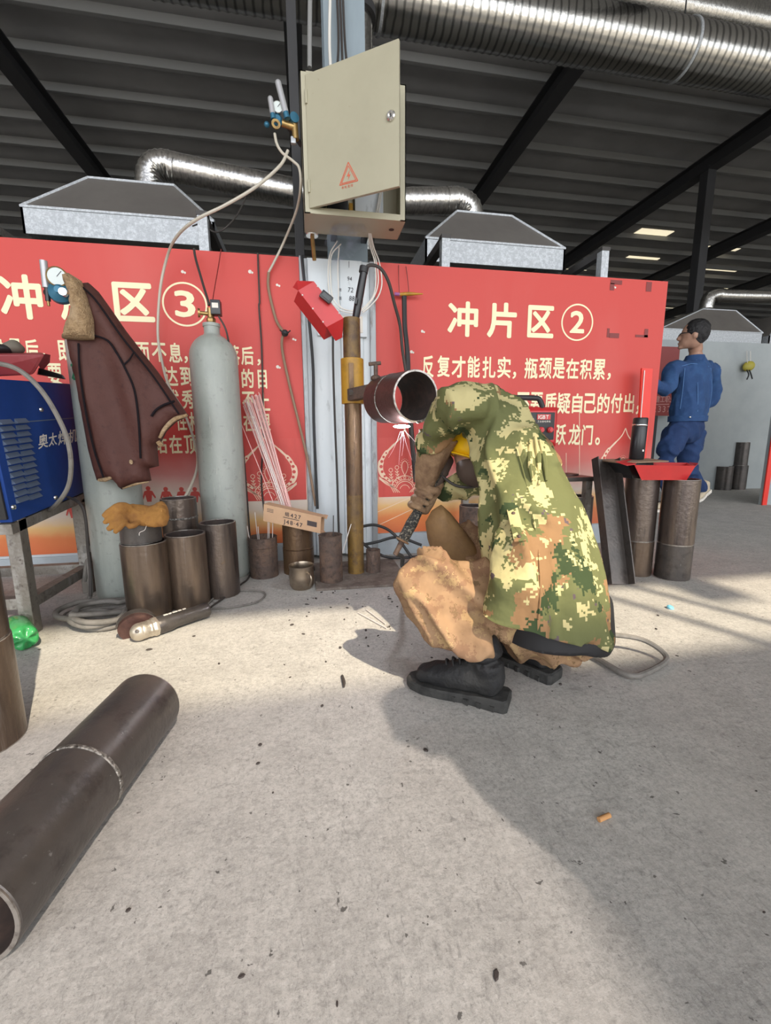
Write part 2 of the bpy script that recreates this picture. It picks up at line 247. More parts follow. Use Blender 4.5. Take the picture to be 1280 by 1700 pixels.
# ------------------------------------------------------------------ mesh helpers
def V(p): return Vector(p)
def catmull(pts, k=6):
    P = [V(p) for p in pts]
    if len(P) < 3 or k <= 1: return P
    out = []
    for i in range(len(P) - 1):
        a = P[i - 1] if i else P[i] * 2 - P[i + 1]; b, c = P[i], P[i + 1]; d = P[i + 2] if i + 2 < len(P) else P[i + 1] * 2 - P[i]
        for j in range(k):
            t = j / k
            out.append(0.5 * ((2 * b) + (c - a) * t + (2 * a - 5 * b + 4 * c - d) * t * t + (3 * b - a - 3 * c + d) * t ** 3))
    out.append(P[-1]); return out
def frame_of(d):
    d = V(d).normalized(); a = Vector((0, 0, 1)) if abs(d.z) < 0.95 else Vector((0, 1, 0))
    u = a.cross(d).normalized(); return u, d.cross(u).normalized(), d
class MB:
    def __init__(s): s.v = []; s.f = []; s.m = []; s.cm = 0
    def add(s, vs, fs):
        o = len(s.v); s.v += [tuple(x) for x in vs]
        for f in fs: s.f.append([i + o for i in f]); s.m.append(s.cm)
        return s
    def box(s, c, size, rot=None):
        c = V(c); hx, hy, hz = size[0] / 2, size[1] / 2, size[2] / 2
        vs = [Vector((x, y, z)) for x in (-hx, hx) for y in (-hy, hy) for z in (-hz, hz)]
        if rot is not None: vs = [rot @ q for q in vs]
        return s.add([q + c for q in vs], [(0, 1, 3, 2), (4, 6, 7, 5), (0, 4, 5, 1), (2, 3, 7, 6), (0, 2, 6, 4), (1, 5, 7, 3)])
    def bar(s, p0, p1, w, h, up=(0, 0, 1)):
        p0, p1 = V(p0), V(p1); d = (p1 - p0).normalized(); u = d.cross(V(up))
        if u.length < 1e-4: u = d.cross(Vector((0, 1, 0)))
        u.normalize(); t = u.cross(d).normalized()
        vs = [p + u * (a * w / 2) + t * (b * h / 2) for p in (p0, p1) for a, b in ((-1, -1), (1, -1), (1, 1), (-1, 1))]
        return s.add(vs, [(3, 2, 1, 0), (4, 5, 6, 7), (0, 1, 5, 4), (1, 2, 6, 5), (2, 3, 7, 6), (3, 0, 4, 7)])
    def loft(s, rings, cap=True, closed=False):
        n = len(rings[0]); vs = [q for r in rings for q in r]; fs = []
        k = len(rings)
        for i in range(k - 1 + (1 if closed else 0)):
            for j in range(n):
                a, b = i * n, ((i + 1) % k) * n; fs.append((a + j, a + (j + 1) % n, b + (j + 1) % n, b + j))
        if cap and not closed:
            fs.append(tuple(reversed(range(n)))); fs.append(tuple(range((k - 1) * n, k * n)))
        return s.add(vs, fs)
    def cyl(s, p0, p1, r0, r1=None, n=24, cap=True):
        p0, p1 = V(p0), V(p1); r1 = r0 if r1 is None else r1; u, w, d = frame_of(p1 - p0)
        R_ = [[p + (u * cos(2 * pi * j / n) + w * sin(2 * pi * j / n)) * r for j in range(n)] for p, r in ((p0, r0), (p1, r1))]
        return s.loft(R_, cap)
    def lathe(s, prof, base, axis=(0, 0, 1), n=28, cap=True, close=False):
        u, w, d = frame_of(axis); base = V(base)
        rings = [[base + d * z + (u * cos(2 * pi * j / n) + w * sin(2 * pi * j / n)) * max(r, 1e-4) for j in range(n)] for r, z in prof]
        return s.loft(rings, cap, close)
    def hollow(s, p0, p1, ro, ri, n=36):
        h = (V(p1) - V(p0)).length; e = min(0.0015, (ro - ri) * 0.3)
        return s.lathe([(ri, 0), (ro - e, 0), (ro, e), (ro, h - e), (ro - e, h), (ri, h)], p0, V(p1) - V(p0), n, False, True)
    def tube(s, pts, r, n=8, k=6, cap=True):
        P = catmull(pts, k); m = len(P)
        rr = [r] * m if not isinstance(r, (list, tuple)) else [r[min(int(i * (len(r) - 1) / (m - 1)), len(r) - 2)] + (r[min(int(i * (len(r) - 1) / (m - 1)), len(r) - 2) + 1] - r[min(int(i * (len(r) - 1) / (m - 1)), len(r) - 2)]) * (i * (len(r) - 1) / (m - 1) - min(int(i * (len(r) - 1) / (m - 1)), len(r) - 2)) for i in range(m)]
        u = None; rings = []
        for i, p in enumerate(P):
            d = (P[min(i + 1, m - 1)] - P[max(i - 1, 0)])
            if d.length < 1e-7: d = Vector((0, 0, 1))
            d.normalize()
            if u is None: u = frame_of(d)[0]
            u = (u - d * u.dot(d))
            if u.length < 1e-5: u = frame_of(d)[0]
            u.normalize(); w = d.cross(u)
            rings.append([p + (u * cos(2 * pi * j / n) + w * sin(2 * pi * j / n)) * rr[i] for j in range(n)])
        return s.loft(rings, cap)
    def chain(s, pts, radii, side=None, n=16, k=4):
        """limb-like body along pts; radii = r or (a, b): a along `side`, b across it"""
        P = catmull(pts, k); m = len(P); q = len(pts) - 1; rings = []
        def rad(i):
            t = i / (m - 1) * q; j = min(int(t), q - 1); f = t - j; f = f * f * (3 - 2 * f)
            a = radii[j] if isinstance(radii[j], tuple) else (radii[j],) * 2; b = radii[j + 1] if isinstance(radii[j + 1], tuple) else (radii[j + 1],) * 2
            return a[0] + (b[0] - a[0]) * f, a[1] + (b[1] - a[1]) * f
        for i, p in enumerate(P):
            d = (P[min(i + 1, m - 1)] - P[max(i - 1, 0)]).normalized()
            sd = V(side) if side is not None else frame_of(d)[0]
            u = (sd - d * sd.dot(d)).normalized(); w = d.cross(u); a, b = rad(i)
            rings.append([p + u * (a * cos(2 * pi * j / n)) + w * (b * sin(2 * pi * j / n)) for j in range(n)])
        d0 = (P[0] - P[1]).normalized(); d1 = (P[-1] - P[-2]).normalized(); a0 = min(rad(0)); a1 = min(rad(m - 1))
        def shrink(r, c, f, off): return [c + (x - c) * f + off for x in r]
        full = [shrink(rings[0], P[0], 0.45, d0 * a0 * 0.5), shrink(rings[0], P[0], 0.8, d0 * a0 * 0.3)] + rings + [shrink(rings[-1], P[-1], 0.8, d1 * a1 * 0.3), shrink(rings[-1], P[-1], 0.45, d1 * a1 * 0.5)]
        return s.loft(full)
    def ell(s, c, r, rot=None, n=20, k=12):
        c = V(c); rings = []
        for i in range(1, k):
            t = pi * i / k; rg = [Vector((r[0] * sin(t) * cos(2 * pi * j / n), r[1] * sin(t) * sin(2 * pi * j / n), -r[2] * cos(t))) for j in range(n)]
            rings.append([(rot @ q if rot is not None else q) + c for q in rg])
        return s.loft(rings)
    def prism(s, poly, ext):
        ext = V(ext); n = len(poly); P = [V(p) for p in poly]
        vs = P + [p + ext for p in P]
        return s.add(vs, [tuple(range(n)), tuple(reversed(range(n, 2 * n)))] + [(i, i + n, (i + 1) % n + n, (i + 1) % n) for i in range(n)])
    def sheet(s, fn, nu, nv, th=None):
        """grid surface fn(u,v)->point; th gives it a thickness along its normals"""
        G = [[V(fn(i / nu, j / nv)) for j in range(nv + 1)] for i in range(nu + 1)]
        vs = [q for r in G for q in r]; fs = [(i * (nv + 1) + j, (i + 1) * (nv + 1) + j, (i + 1) * (nv + 1) + j + 1, i * (nv + 1) + j + 1) for i in range(nu) for j in range(nv)]
        if th:
            N = []
            for i in range(nu + 1):
                for j in range(nv + 1):
                    a = G[min(i + 1, nu)][j] - G[max(i - 1, 0)][j]; b = G[i][min(j + 1, nv)] - G[i][max(j - 1, 0)]
                    N.append(a.cross(b).normalized())
            o = len(vs); vs = vs + [v - nn * th for v, nn in zip(vs, N)]; fs = fs + [tuple(reversed([i + o for i in f])) for f in fs]
            edge = [i * (nv + 1) for i in range(nu + 1)] + [nu * (nv + 1) + j for j in range(1, nv + 1)] + [i * (nv + 1) + nv for i in range(nu - 1, -1, -1)] + [j for j in range(nv - 1, 0, -1)]
            for i in range(len(edge)):
                a, b = edge[i], edge[(i + 1) % len(edge)]; fs.append((a, a + o, b + o, b))
        return s.add(vs, fs)
    def build(s, name, mats, parent=None, smooth=40, bevel=0, remesh=0, sm=0, wrinkle=None, label=None, fix=True):
        me = bpy.data.meshes.new(name); vs = [V(q) for q in s.v]
        base = Vector((0, 0, 0))
        if parent is None and vs:
            lo = Vector((min(q.x for q in vs), min(q.y for q in vs), min(q.z for q in vs))); hi = Vector((max(q.x for q in vs), max(q.y for q in vs), max(q.z for q in vs)))
            base = Vector(((lo.x + hi.x) / 2, (lo.y + hi.y) / 2, lo.z))
        me.from_pydata([tuple(q - base) for q in vs], [], s.f)
        for p, mi in zip(me.polygons, s.m): p.material_index = mi
        if fix or bevel:
            b = bmesh.new(); b.from_mesh(me); bmesh.ops.recalc_face_normals(b, faces=b.faces)
            if bevel:
                ed = [e for e in b.edges if len(e.link_faces) == 2 and e.calc_face_angle(0) > 0.6]
                bmesh.ops.bevel(b, geom=ed, offset=bevel, segments=2, affect='EDGES', profile=0.6, clamp_overlap=True)
            b.to_mesh(me); b.free()
        o = bpy.data.objects.new(name, me); COL.objects.link(o); o.location = base
        if remesh:
            md = o.modifiers.new('r', 'REMESH'); md.mode = 'VOXEL'; md.voxel_size = remesh
            if sm:
                md = o.modifiers.new('s', 'SMOOTH'); md.iterations = sm; md.factor = 0.5
            bpy.context.view_layer.update()
            dg = bpy.context.evaluated_depsgraph_get(); me2 = bpy.data.meshes.new_from_object(o.evaluated_get(dg)); o.modifiers.clear(); o.data = me2; bpy.data.meshes.remove(me); me = me2; me.name = name
        if wrinkle:
            nn = [x.vector.copy() for x in me.vertex_normals]
            for vtx, nrm in zip(me.vertices, nn): vtx.co += nrm * wrinkle(vtx.co + base)
            b = bmesh.new(); b.from_mesh(me)
            for _ in range(2): bmesh.ops.smooth_vert(b, verts=b.verts, factor=0.5, use_axis_x=True, use_axis_y=True, use_axis_z=True)
            b.to_mesh(me); b.free()
        me.materials.clear()
        for m_ in (mats if isinstance(mats, (list, tuple)) else [mats]): me.materials.append(M[m_] if isinstance(m_, str) else m_)
        if smooth:
            me.polygons.foreach_set('use_smooth', [True] * len(me.polygons)); me.set_sharp_from_angle(angle=R(smooth))
        if parent is not None:
            o.parent = parent; o.matrix_parent_inverse = world_of(parent).inverted()
        if label: o['label'] = label
        return o
def world_of(o):
    m = o.matrix_basis.copy()
    if o.parent is not None: m = world_of(o.parent) @ o.matrix_parent_inverse @ m
    return m
def tag(o, label, cat, group=None, kind=None):
    o['label'] = label; o['category'] = cat
    if group: o['group'] = group
    if kind: o['kind'] = kind
    return o
def thing(name, label, cat, loc=(0, 0, 0), group=None):
    o = bpy.data.objects.new(name, None); COL.objects.link(o); o.location = loc; o.empty_display_size = 0.05
    return tag(o, label, cat, group)
def struct(o): o['kind'] = 'structure'; return o
def dup(root, loc, rotz=0.0, label=None, group=None):
    r = root.copy(); COL.objects.link(r); r.location = loc; r.rotation_euler = (0, 0, rotz)
    if label: r['label'] = label
    if group: r['group'] = group
    for ch in list(root.children):
        c = ch.copy(); COL.objects.link(c); c.parent = r
        for g in list(ch.children):
            d = g.copy(); COL.objects.link(d); d.parent = c
    return r
def cable(name, pts, r, m, label, cat='cable', group=None, n=8, k=8):
    return tag(MB().tube(pts, r, n, k).build(name, m), label, cat, group)

# lettering: each glyph of Blender's own font becomes flat mesh, fitted into its cell on a surface
_glyphs = {}
def glyph(ch, bold=0.02):
    key = (ch, bold)
    if key not in _glyphs:
        cu = bpy.data.curves.new('glyph', 'FONT'); cu.body = ch; cu.resolution_u = 3
        o = bpy.data.objects.new('glyph', cu); COL.objects.link(o); bpy.context.view_layer.update()
        me = bpy.data.meshes.new_from_object(o.evaluated_get(bpy.context.evaluated_depsgraph_get()))
        vs = [tuple(v.co) for v in me.vertices]; fs = [tuple(p.vertices) for p in me.polygons]; n0 = len(vs); V_, F_ = [], []
        for k_, (sx, sy) in enumerate([(0, 0)] if bold <= 0 else [(bold * cos(a), bold * sin(a)) for a in [k * pi / 4 for k in range(8)]]):
            o_ = len(V_); V_ += [(v[0] + sx, v[1] + sy, k_ * 0.00012) for v in vs]; F_ += [tuple(i + o_ for i in f) for f in fs]
        _glyphs[key] = (V_, F_)
        bpy.data.objects.remove(o); bpy.data.curves.remove(cu); bpy.data.meshes.remove(me)
    return _glyphs[key]
def put_glyph(mb, ch, c00, c10, c01, bold=0.02, fit=True, lift=(0, 0, 0)):
    """cell corners: lower left, lower right, upper left"""
    vs, fs = glyph(ch, bold)
    if not vs: return
    x0 = min(v[0] for v in vs); x1 = max(v[0] for v in vs); y0 = min(v[1] for v in vs); y1 = max(v[1] for v in vs)
    o, a, b, lf = V(c00), V(c10) - V(c00), V(c01) - V(c00), V(lift)
    nn = a.cross(b).normalized()
    if fit: q = [o + a * ((v[0] - x0) / max(x1 - x0, 1e-6)) + b * ((v[1] - y0) / max(y1 - y0, 1e-6)) + nn * v[2] + lf for v in vs]
    else: q = [o + a * v[0] + b * v[1] + nn * v[2] + lf for v in vs]
    mb.add(q, fs)
def line_text(mb, text, p0, right, up, h, bold=0.02, gap=0.08, aspect=None):
    """text from p0 along right; h = glyph height"""
    x = 0.0; p0, right, up = V(p0), V(right).normalized(), V(up).normalized(); nn = right.cross(up).normalized()
    for ch in text:
        if ch == ' ': x += h * 0.5; continue
        vs, fs = glyph(ch, bold)
        x0 = min(v[0] for v in vs); x1 = max(v[0] for v in vs); y0 = min(v[1] for v in vs); sc = h / 0.73 if ord(ch) < 256 else h / 0.9
        sx = sc * (aspect or 1)
        mb.add([p0 + right * (x + (v[0] - x0) * sx) + up * ((v[1] if ord(ch) < 256 else v[1] + 0.1) * sc) + nn * v[2] for v in vs], fs)
        x += (x1 - x0) * sx + h * gap
    return x
def fillpoly(poly, step, depth, base_fn, bulge, edge=0.35):
    """cushion-like body over an outline given in (x,z); base_fn(x,z)->y, front bulges to -y, back lies flat"""
    from mathutils.geometry import delaunay_2d_cdt
    P = []
    n = len(poly)
    for i in range(n):
        a, b = Vector(poly[i]), Vector(poly[(i + 1) % n]); k = max(1, int((b - a).length / step))
        P += [a + (b - a) * (j / k) for j in range(k)]
    nb = len(P)
    def inside(q):
        c = False
        for i in range(n):
            a, b = poly[i], poly[(i + 1) % n]
            if (a[1] > q[1]) != (b[1] > q[1]) and q[0] < (b[0] - a[0]) * (q[1] - a[1]) / (b[1] - a[1]) + a[0]: c = not c
        return c
    def dist(q):
        best = 9
        for i in range(n):
            a, b = Vector(poly[i]), Vector(poly[(i + 1) % n]); ab = b - a; t = max(0, min(1, (q - a).dot(ab) / max(ab.length_squared, 1e-9))); best = min(best, (a + ab * t - q).length)
        return best
    x0, x1, z0, z1 = min(p[0] for p in poly), max(p[0] for p in poly), min(p[1] for p in poly), max(p[1] for p in poly)
    x = x0
    while x < x1:
        z = z0
        while z < z1:
            q = Vector((x + random.uniform(-.15, .15) * step, z + random.uniform(-.15, .15) * step))
            if inside(q) and dist(q) > step * 0.5: P.append(q)
            z += step
        x += step
    ring = list(range(nb))
    vo, eo, fo, *_ = delaunay_2d_cdt(P, [(i, (i + 1) % nb) for i in range(nb)], [ring], 1, 1e-6)
    vs = []
    for q in vo:
        d = dist(q); t = min(1.0, d / edge); h = bulge(q.x, q.y) * sqrt(max(0.0, 1 - (1 - t) ** 2))
        vs.append((q, base_fn(q.x, q.y), h))
    m = len(vs)
    verts = [(q.x, y - h - depth / 2, q.y) for q, y, h in vs] + [(q.x, y + depth / 2, q.y) for q, y, h in vs]
    faces = [tuple(f) for f in fo] + [tuple(i + m for i in reversed(f)) for f in fo]
    cnt = {}
    for f in fo:
        for i in range(len(f)):
            a, b = f[i], f[(i + 1) % len(f)]; cnt[(a, b)] = 1
    for (a, b) in list(cnt):
        if (b, a) not in cnt: faces.append((b, a, a + m, b + m))
    return verts, faces

# ------------------------------------------------------------------ the setting
def sbox(name, c, size, m, bevel=0, **k): return struct(MB().box(c, size).build(name, m, smooth=0, bevel=bevel, **k))
sbox('floor', (2, 4, -0.05), (60, 60, 0.1), 'floor')
ZR = 6.75
def roofpiece(name, x0, x1, y0, y1, m): return sbox(name, ((x0 + x1) / 2, (y0 + y1) / 2, ZR + 0.03), (x1 - x0, y1 - y0, 0.06), m)
roofpiece('ceiling', -16, 24, -4.03, 24, 'ceil')
roofpiece('ceiling', 3.06, 24, -8.5, -4.65, 'ceil')
_t = bpy.data.materials.new('unseen_sun_dimming_sheet'); _t.use_nodes = True
_n = _t.node_tree.nodes; _o = _n['Material Output']; _n.remove(_n['Principled BSDF'])
_tr = _n.new('ShaderNodeBsdfTransparent'); _tr.inputs[0].default_value = (0.63, 0.63, 0.68, 1); _t.node_tree.links.new(_tr.outputs[0], _o.inputs[0])
roofpiece('ceiling', -16, 3.06, -8.5, -4.65, _t)  # unseen sheet, added to weaken the sun on the left foreground floor
sbox('wall_back', (4, 24.1, 3.4), (40, 0.2, 6.8), 'ceil')
sbox('wall_left', (-16.1, 8, 3.4), (0.2, 32.4, 6.8), 'ceil')
sbox('wall_right', (24.1, 8, 3.4), (0.2, 32.4, 6.8), 'ceil')
for x in (-4.14, 0.03, 4.2, 8.45, 12.5, 16.7):
    mb = MB(); mb.box((x, 10, 6.42), (0.24, 27.5, 0.02)).box((x, 10, 6.28), (0.02, 27.5, 0.28)).box((x, 10, 6.14), (0.24, 27.5, 0.03))
    struct(mb.build('rafter', 'rafter', smooth=0))
y = 6.05
while y < 23:
    mb = MB(); mb.box((4, y, 6.63), (39.6, 0.012, 0.13)).box((4, y + 0.03, 6.57), (39.6, 0.06, 0.012)).box((4, y + 0.03, 6.685), (39.6, 0.07, 0.012))
    struct(mb.build('purlin', 'purlin', smooth=0)); y += 0.80
# posts that stand in the open side, whose shadows cross the sunlit floor
for x, y in ((3.21, -2.54), (3.40, -2.42)):
    struct(MB().cyl((x, y, 0), (x, y, 6.1), 0.024).build('post', 'rafter'))
# bright sky through skylight strips at the far right
for i, (x, y, lx, ly) in enumerate(((10.5, 12.4, 1.1, 0.35), (11.6, 14.2, 1.2, 0.4), (9.9, 15.2, 0.9, 0.35), (13.6, 12.9, 1.2, 0.35), (13.1, 16.4, 1.4, 0.5), (15.2, 14.4, 1.5, 0.4), (15.0, 17.8, 1.6, 0.5), (18.2, 16.2, 1.8, 0.5), (17.6, 19.2, 1.6, 0.5), (20.3, 14.8, 1.6, 0.4))):
    sbox('window_%d' % (i + 1), (x, y, ZR - 0.01), (lx, ly, 0.02), 'skylight')
for x, y in ((8.45, 8.6), (12.5, 8.6), (8.45, 16), (12.5, 16), (4.2, 17)):
    struct(MB().box((x, y, 3.1), (0.2, 0.2, 6.2)).build('pillar', 'rafter', smooth=0, bevel=0.01))

# the booth fronts: two printed partitions with a white steel panel between them
WY = 2.5
sbox('wall_front_left', (-2.0, WY + 0.035, 0.825), (4.0, 0.06, 1.65), 'white')
sbox('wall_front_right', (1.325, WY + 0.035, 0.825), (1.85, 0.06, 1.65), 'white')
mb = MB()
prof = [(-0.002, 0), (0.035, 0), (0.042, 0.012), (0.16, 0.012), (0.168, 0), (0.205, 0), (0.213, 0.012), (0.33, 0.012), (0.338, 0), (0.402, 0)]
mb.prism([(x, WY - d, 0.02) for x, d in prof] + [(0.402, WY + 0.06, 0.02), (-0.002, WY + 0.06, 0.02)], (0, 0, 1.625))
struct(mb.build('wall_front_middle', 'white', smooth=0))
sbox('trim_1', (0.010, WY - 0.013, 0.83), (0.024, 0.018, 1.64), 'trimmetal', 0.003)
sbox('trim_2', (0.388, WY - 0.011, 0.83), (0.032, 0.016, 1.63), 'trimmetal', 0.003)
sbox('baseboard_left', (-2.0, WY - 0.004, 0.045), (4.0, 0.008, 0.09), 'steelstrip')
sbox('baseboard_right', (1.325, WY - 0.004, 0.065), (1.85, 0.008, 0.13), 'steelstrip')
# side walls of the booths run back from the front
sbox('wall_booth_end', (2.225, 3.6, 0.82), (0.05, 2.1, 1.64), 'white')
sbox('wall_booth_middle', (0.2, 3.65, 0.8), (0.05, 2.0, 1.6), 'white')

# blue-grey column carrying the roof, seen above the switch box
mb = MB(); mb.box((0.275, 2.62, 3.2), (0.215, 0.012, 6.4)).box((0.275, 2.80, 3.2), (0.215, 0.012, 6.4)).box((0.275, 2.71, 3.2), (0.012, 0.18, 6.4))
struct(mb.build('column', 'column', smooth=0))
struct(MB().box((0.005, 2.62, 3.0), (0.05, 0.05, 6.0)).build('trim_3', 'rafter', smooth=0, bevel=0.004))
cable('conduit', [(0.0841, 2.45, 2.4877), (0.0888, 2.45, 2.6186), (0.1006, 2.45, 2.8634)], 0.011, 'purlin', 'grey conduit rising above the left end of the beige switch box', 'conduit')
cable('cable', [(0.1749, 2.3, 2.3759), (0.1824, 2.42, 2.6079), (0.2015, 2.5, 2.9227)], 0.007, 'cablewhite', 'white cable rising from the top of the beige switch box')
for i, (q0, q1, q2, l) in enumerate((((0.2144, 2.4, 2.4528), (0.2379, 2.55, 2.7166), (0.2352, 2.58, 2.998), 'first'), ((0.2407, 2.4, 2.456), (0.2533, 2.55, 2.7187), (0.2504, 2.58, 3.0003), 'second'), ((0.2641, 2.4, 2.459), (0.2686, 2.55, 2.7207), (0.2656, 2.58, 3.0027), 'third'))):
    cable('cable', [q0, q1, q2], 0.006, 'cabledark', 'dark cable up the blue-grey column, %s to the right of the white cable' % l, group='dark cables up the column')

# ------------------------------------------------------------------ ducts and hoods
def corrugated(mb, pts, r, pitch=0.02, amp=0.004, n=28, k=10):
    P = catmull(pts, k); L_ = [0]
    for a, b in zip(P, P[1:]): L_.append(L_[-1] + (b - a).length)
    cnt = max(4, int(L_[-1] / pitch * 2)); Q = []; rr = []
    j = 0
    for i in range(cnt + 1):
        t = L_[-1] * i / cnt
        while j < len(P) - 2 and L_[j + 1] < t: j += 1
        f = (t - L_[j]) / max(L_[j + 1] - L_[j], 1e-9); Q.append(P[j] + (P[j + 1] - P[j]) * f); rr.append(r + (amp if i % 2 else 0))
    u = None; rings = []
    for i, p in enumerate(Q):
        d = (Q[min(i + 1, cnt)] - Q[max(i - 1, 0)]).normalized()
        if u is None: u = frame_of(d)[0]
        u = (u - d * u.dot(d)).normalized(); w = d.cross(u)
        rings.append([p + (u * cos(2 * pi * q / n) + w * sin(2 * pi * q / n)) * rr[i] for q in range(n)])
    return mb.loft(rings)
d = thing('ventilation_duct', 'huge silver spiral duct crossing under the roof at top right', 'duct', (3, 5.15, 4.9))
corrugated(MB(), [(-4.5, 5.15, 5.17), (2, 5.15, 5.17), (12.5, 5.15, 5.17)], 0.268, 0.085, 0.008, 40, 40).build('duct_pipe', 'ductbig', d, smooth=60)
for x in (0.9, 4.5, 8.0): MB().lathe([(0.285, 0), (0.285, 0.03), (0.27, 0.03), (0.27, 0)], (x, 5.15, 5.17), (1, 0, 0), 40, False, True).build('hanger_band', 'galv', d)
for x in (0.915, 4.515, 8.015): MB().cyl((x, 5.15, 5.45), (x, 5.15, 6.7), 0.008).build('hanger_rod', 'rafter', d)
d = thing('ventilation_duct', 'second silver duct just above the huge duct, at the top right corner', 'duct', (6, 5.6, 5.6))
corrugated(MB(), [(3.2, 5.75, 6.15), (7, 5.75, 6.15), (13, 5.75, 6.15)], 0.2, 0.09, 0.006, 32, 30).build('duct_pipe', 'duct', d, smooth=60)
MB().cyl((6, 5.75, 6.35), (6, 5.75, 6.72), 0.008).build('hanger_rod', 'rafter', d)
# riser behind the column with its branches
d = thing('duct_riser', 'silver vertical duct behind the blue-grey column and switch box', 'duct', (0.45, 3.3, 2.2))
corrugated(MB(), [(0.43, 3.3, 2.0), (0.43, 3.3, 3.2), (0.43, 3.35, 4.6), (0.43, 3.8, 5.1), (0.43, 4.95, 5.17)], 0.10, 0.04, 0.003, 28, 12).build('duct_pipe', 'duct', d, smooth=60)
MB().lathe([(0.125, 0), (0.125, 0.05), (0.10, 0.05), (0.10, 0)], (0.43, 3.3, 3.42), (0, 0, 1), 32, False, True).build('joint_band', 'rafter', d)
MB().lathe([(0.11, 0), (0.11, 0.04), (0.09, 0.04), (0.09, 0)], (0.43, 3.3, 3.62), (0, 0, 1), 32, False, True).build('joint_band', 'galv', d)
def hood(label, x0, x1, tx0, tx1, elbow, run, lab2, y0=2.9, zf=1.83, zl=1.966, zt=2.235, grp='extraction hoods over the booths', gr2='branch ducts from the hoods'):
    y1, t0, t1 = y0 + 0.85, y0 + 0.2, y0 + 0.6
    h = thing('extraction_hood', label, 'hood', ((x0 + x1) / 2, y0 + 0.4, zf), grp)
    mb = MB(); mb.prism([(x0, y0, zf), (x1, y0, zf), (x1, y0, zl), (x0, y0, zl)], (0, 0.012, 0)); mb.prism([(x0, y1, zf), (x1, y1, zf), (x1, y1, zl), (x0, y1, zl)], (0, -0.012, 0))
    mb.prism([(x0, y0, zf), (x0, y1, zf), (x0, y1, zl), (x0, y0, zl)], (0.012, 0, 0)); mb.prism([(x1, y0, zf), (x1, y1, zf), (x1, y1, zl), (x1, y0, zl)], (-0.012, 0, 0))
    mb.build('skirt', 'galv', h, smooth=0)
    MB().loft([[V((x0, y0, zl)), V((x1, y0, zl)), V((x1, y1, zl)), V((x0, y1, zl))], [V((tx0, t0, zt)), V((tx1, t0, zt)), V((tx1, t1, zt)), V((tx0, t1, zt))]]).build('canopy', 'galvroof', h, smooth=0)
    mb = MB()
    for a, b in (((x0, y0, zl), (x1, y0, zl)), ((tx0, t0, zt), (tx1, t0, zt)), ((x0, y0, zl), (tx0, t0, zt)), ((x1, y0, zl), (tx1, t0, zt))): mb.bar(a, b, 0.012, 0.012)
    mb.build('folded_seam', 'galv', h, smooth=0)
    if y0 > 4:
        for x in (x0 + 0.03, x1 - 0.03): MB().box((x, y1 - 0.03, zf / 2), (0.05, 0.05, zf)).build('support_post', 'tubedark', h, smooth=0)
    t = thing('branch_duct', lab2, 'duct', elbow[0], gr2)
    corrugated(MB(), elbow, 0.083, 0.024, 0.006, 28, 12).build('elbow', 'duct', t, smooth=60)
    corrugated(MB(), run, 0.083, 0.07, 0.003, 28, 12).build('duct_pipe', 'duct', t, smooth=60)
hood('galvanised hood over the left booth, sharp-cornered and behind the long grey hose', -1.49, -0.485, -1.215, -0.735, [(-0.93, 3.3, 2.2), (-0.93, 3.3, 2.34), (-0.90, 3.3, 2.42), (-0.83, 3.3, 2.445), (-0.76, 3.3, 2.43)], [(-0.79, 3.3, 2.44), (-0.2, 3.3, 2.375), (0.42, 3.3, 2.32)], 'silver duct from the left hood to behind the beige switch box')
hood('galvanised hood over the right booth, behind the right end of the red wall', 0.80, 1.785, 1.075, 1.48, [(1.27, 3.3, 2.2), (1.27, 3.3, 2.27), (1.24, 3.3, 2.36), (1.16, 3.3, 2.40), (1.06, 3.3, 2.395)], [(1.12, 3.3, 2.4), (0.8, 3.3, 2.37), (0.42, 3.3, 2.33)], 'short silver duct from the right hood to behind the beige switch box')
# square tube frame stubs that carry the hoods
for i, (px, z, lab) in enumerate(((335, 1.862, 'galvanised frame stub at the right end of the left hood'), (741, 1.845, 'galvanised frame stub in front of the left end of the right hood'), (998, 1.845, 'galvanised frame stub standing alone beyond the right hood'))):
    x = (-0.487, 0.83, 1.852)[i]
    t = thing('frame_stub', lab, 'frame', (x, 2.6, 1.65), 'frame stubs above the red walls')
    MB().box((x, 2.59, 1.745), (0.05, 0.05, 0.2)).build('upright', 'galv', t, smooth=0, bevel=0.003)
    MB().box((x, 2.59, z - 0.008), (0.056, 0.056, 0.02)).build('open_end', 'tubedark', t, smooth=0)
    MB().bar((x, 2.62, z - 0.02), (x, 3.75, z - 0.02), 0.045, 0.045).build('arm', 'tubedark', t, smooth=0)
tag(MB().bar((-1.62, 2.6, 1.83), (-1.62, 3.75, 1.83), 0.045, 0.045).build('frame_tube', 'postsq', smooth=0), 'grey frame arm slanting behind the top left corner of the red wall', 'frame')
cable('wire', [(1.75, 3.9, 2.20), (2.2, 4.2, 2.33), (3.6, 6.2, 2.9), (4.6, 7.6, 3.2)], 0.006, 'cablewhite', 'thin pale wire strung from the right hood towards the far roof')


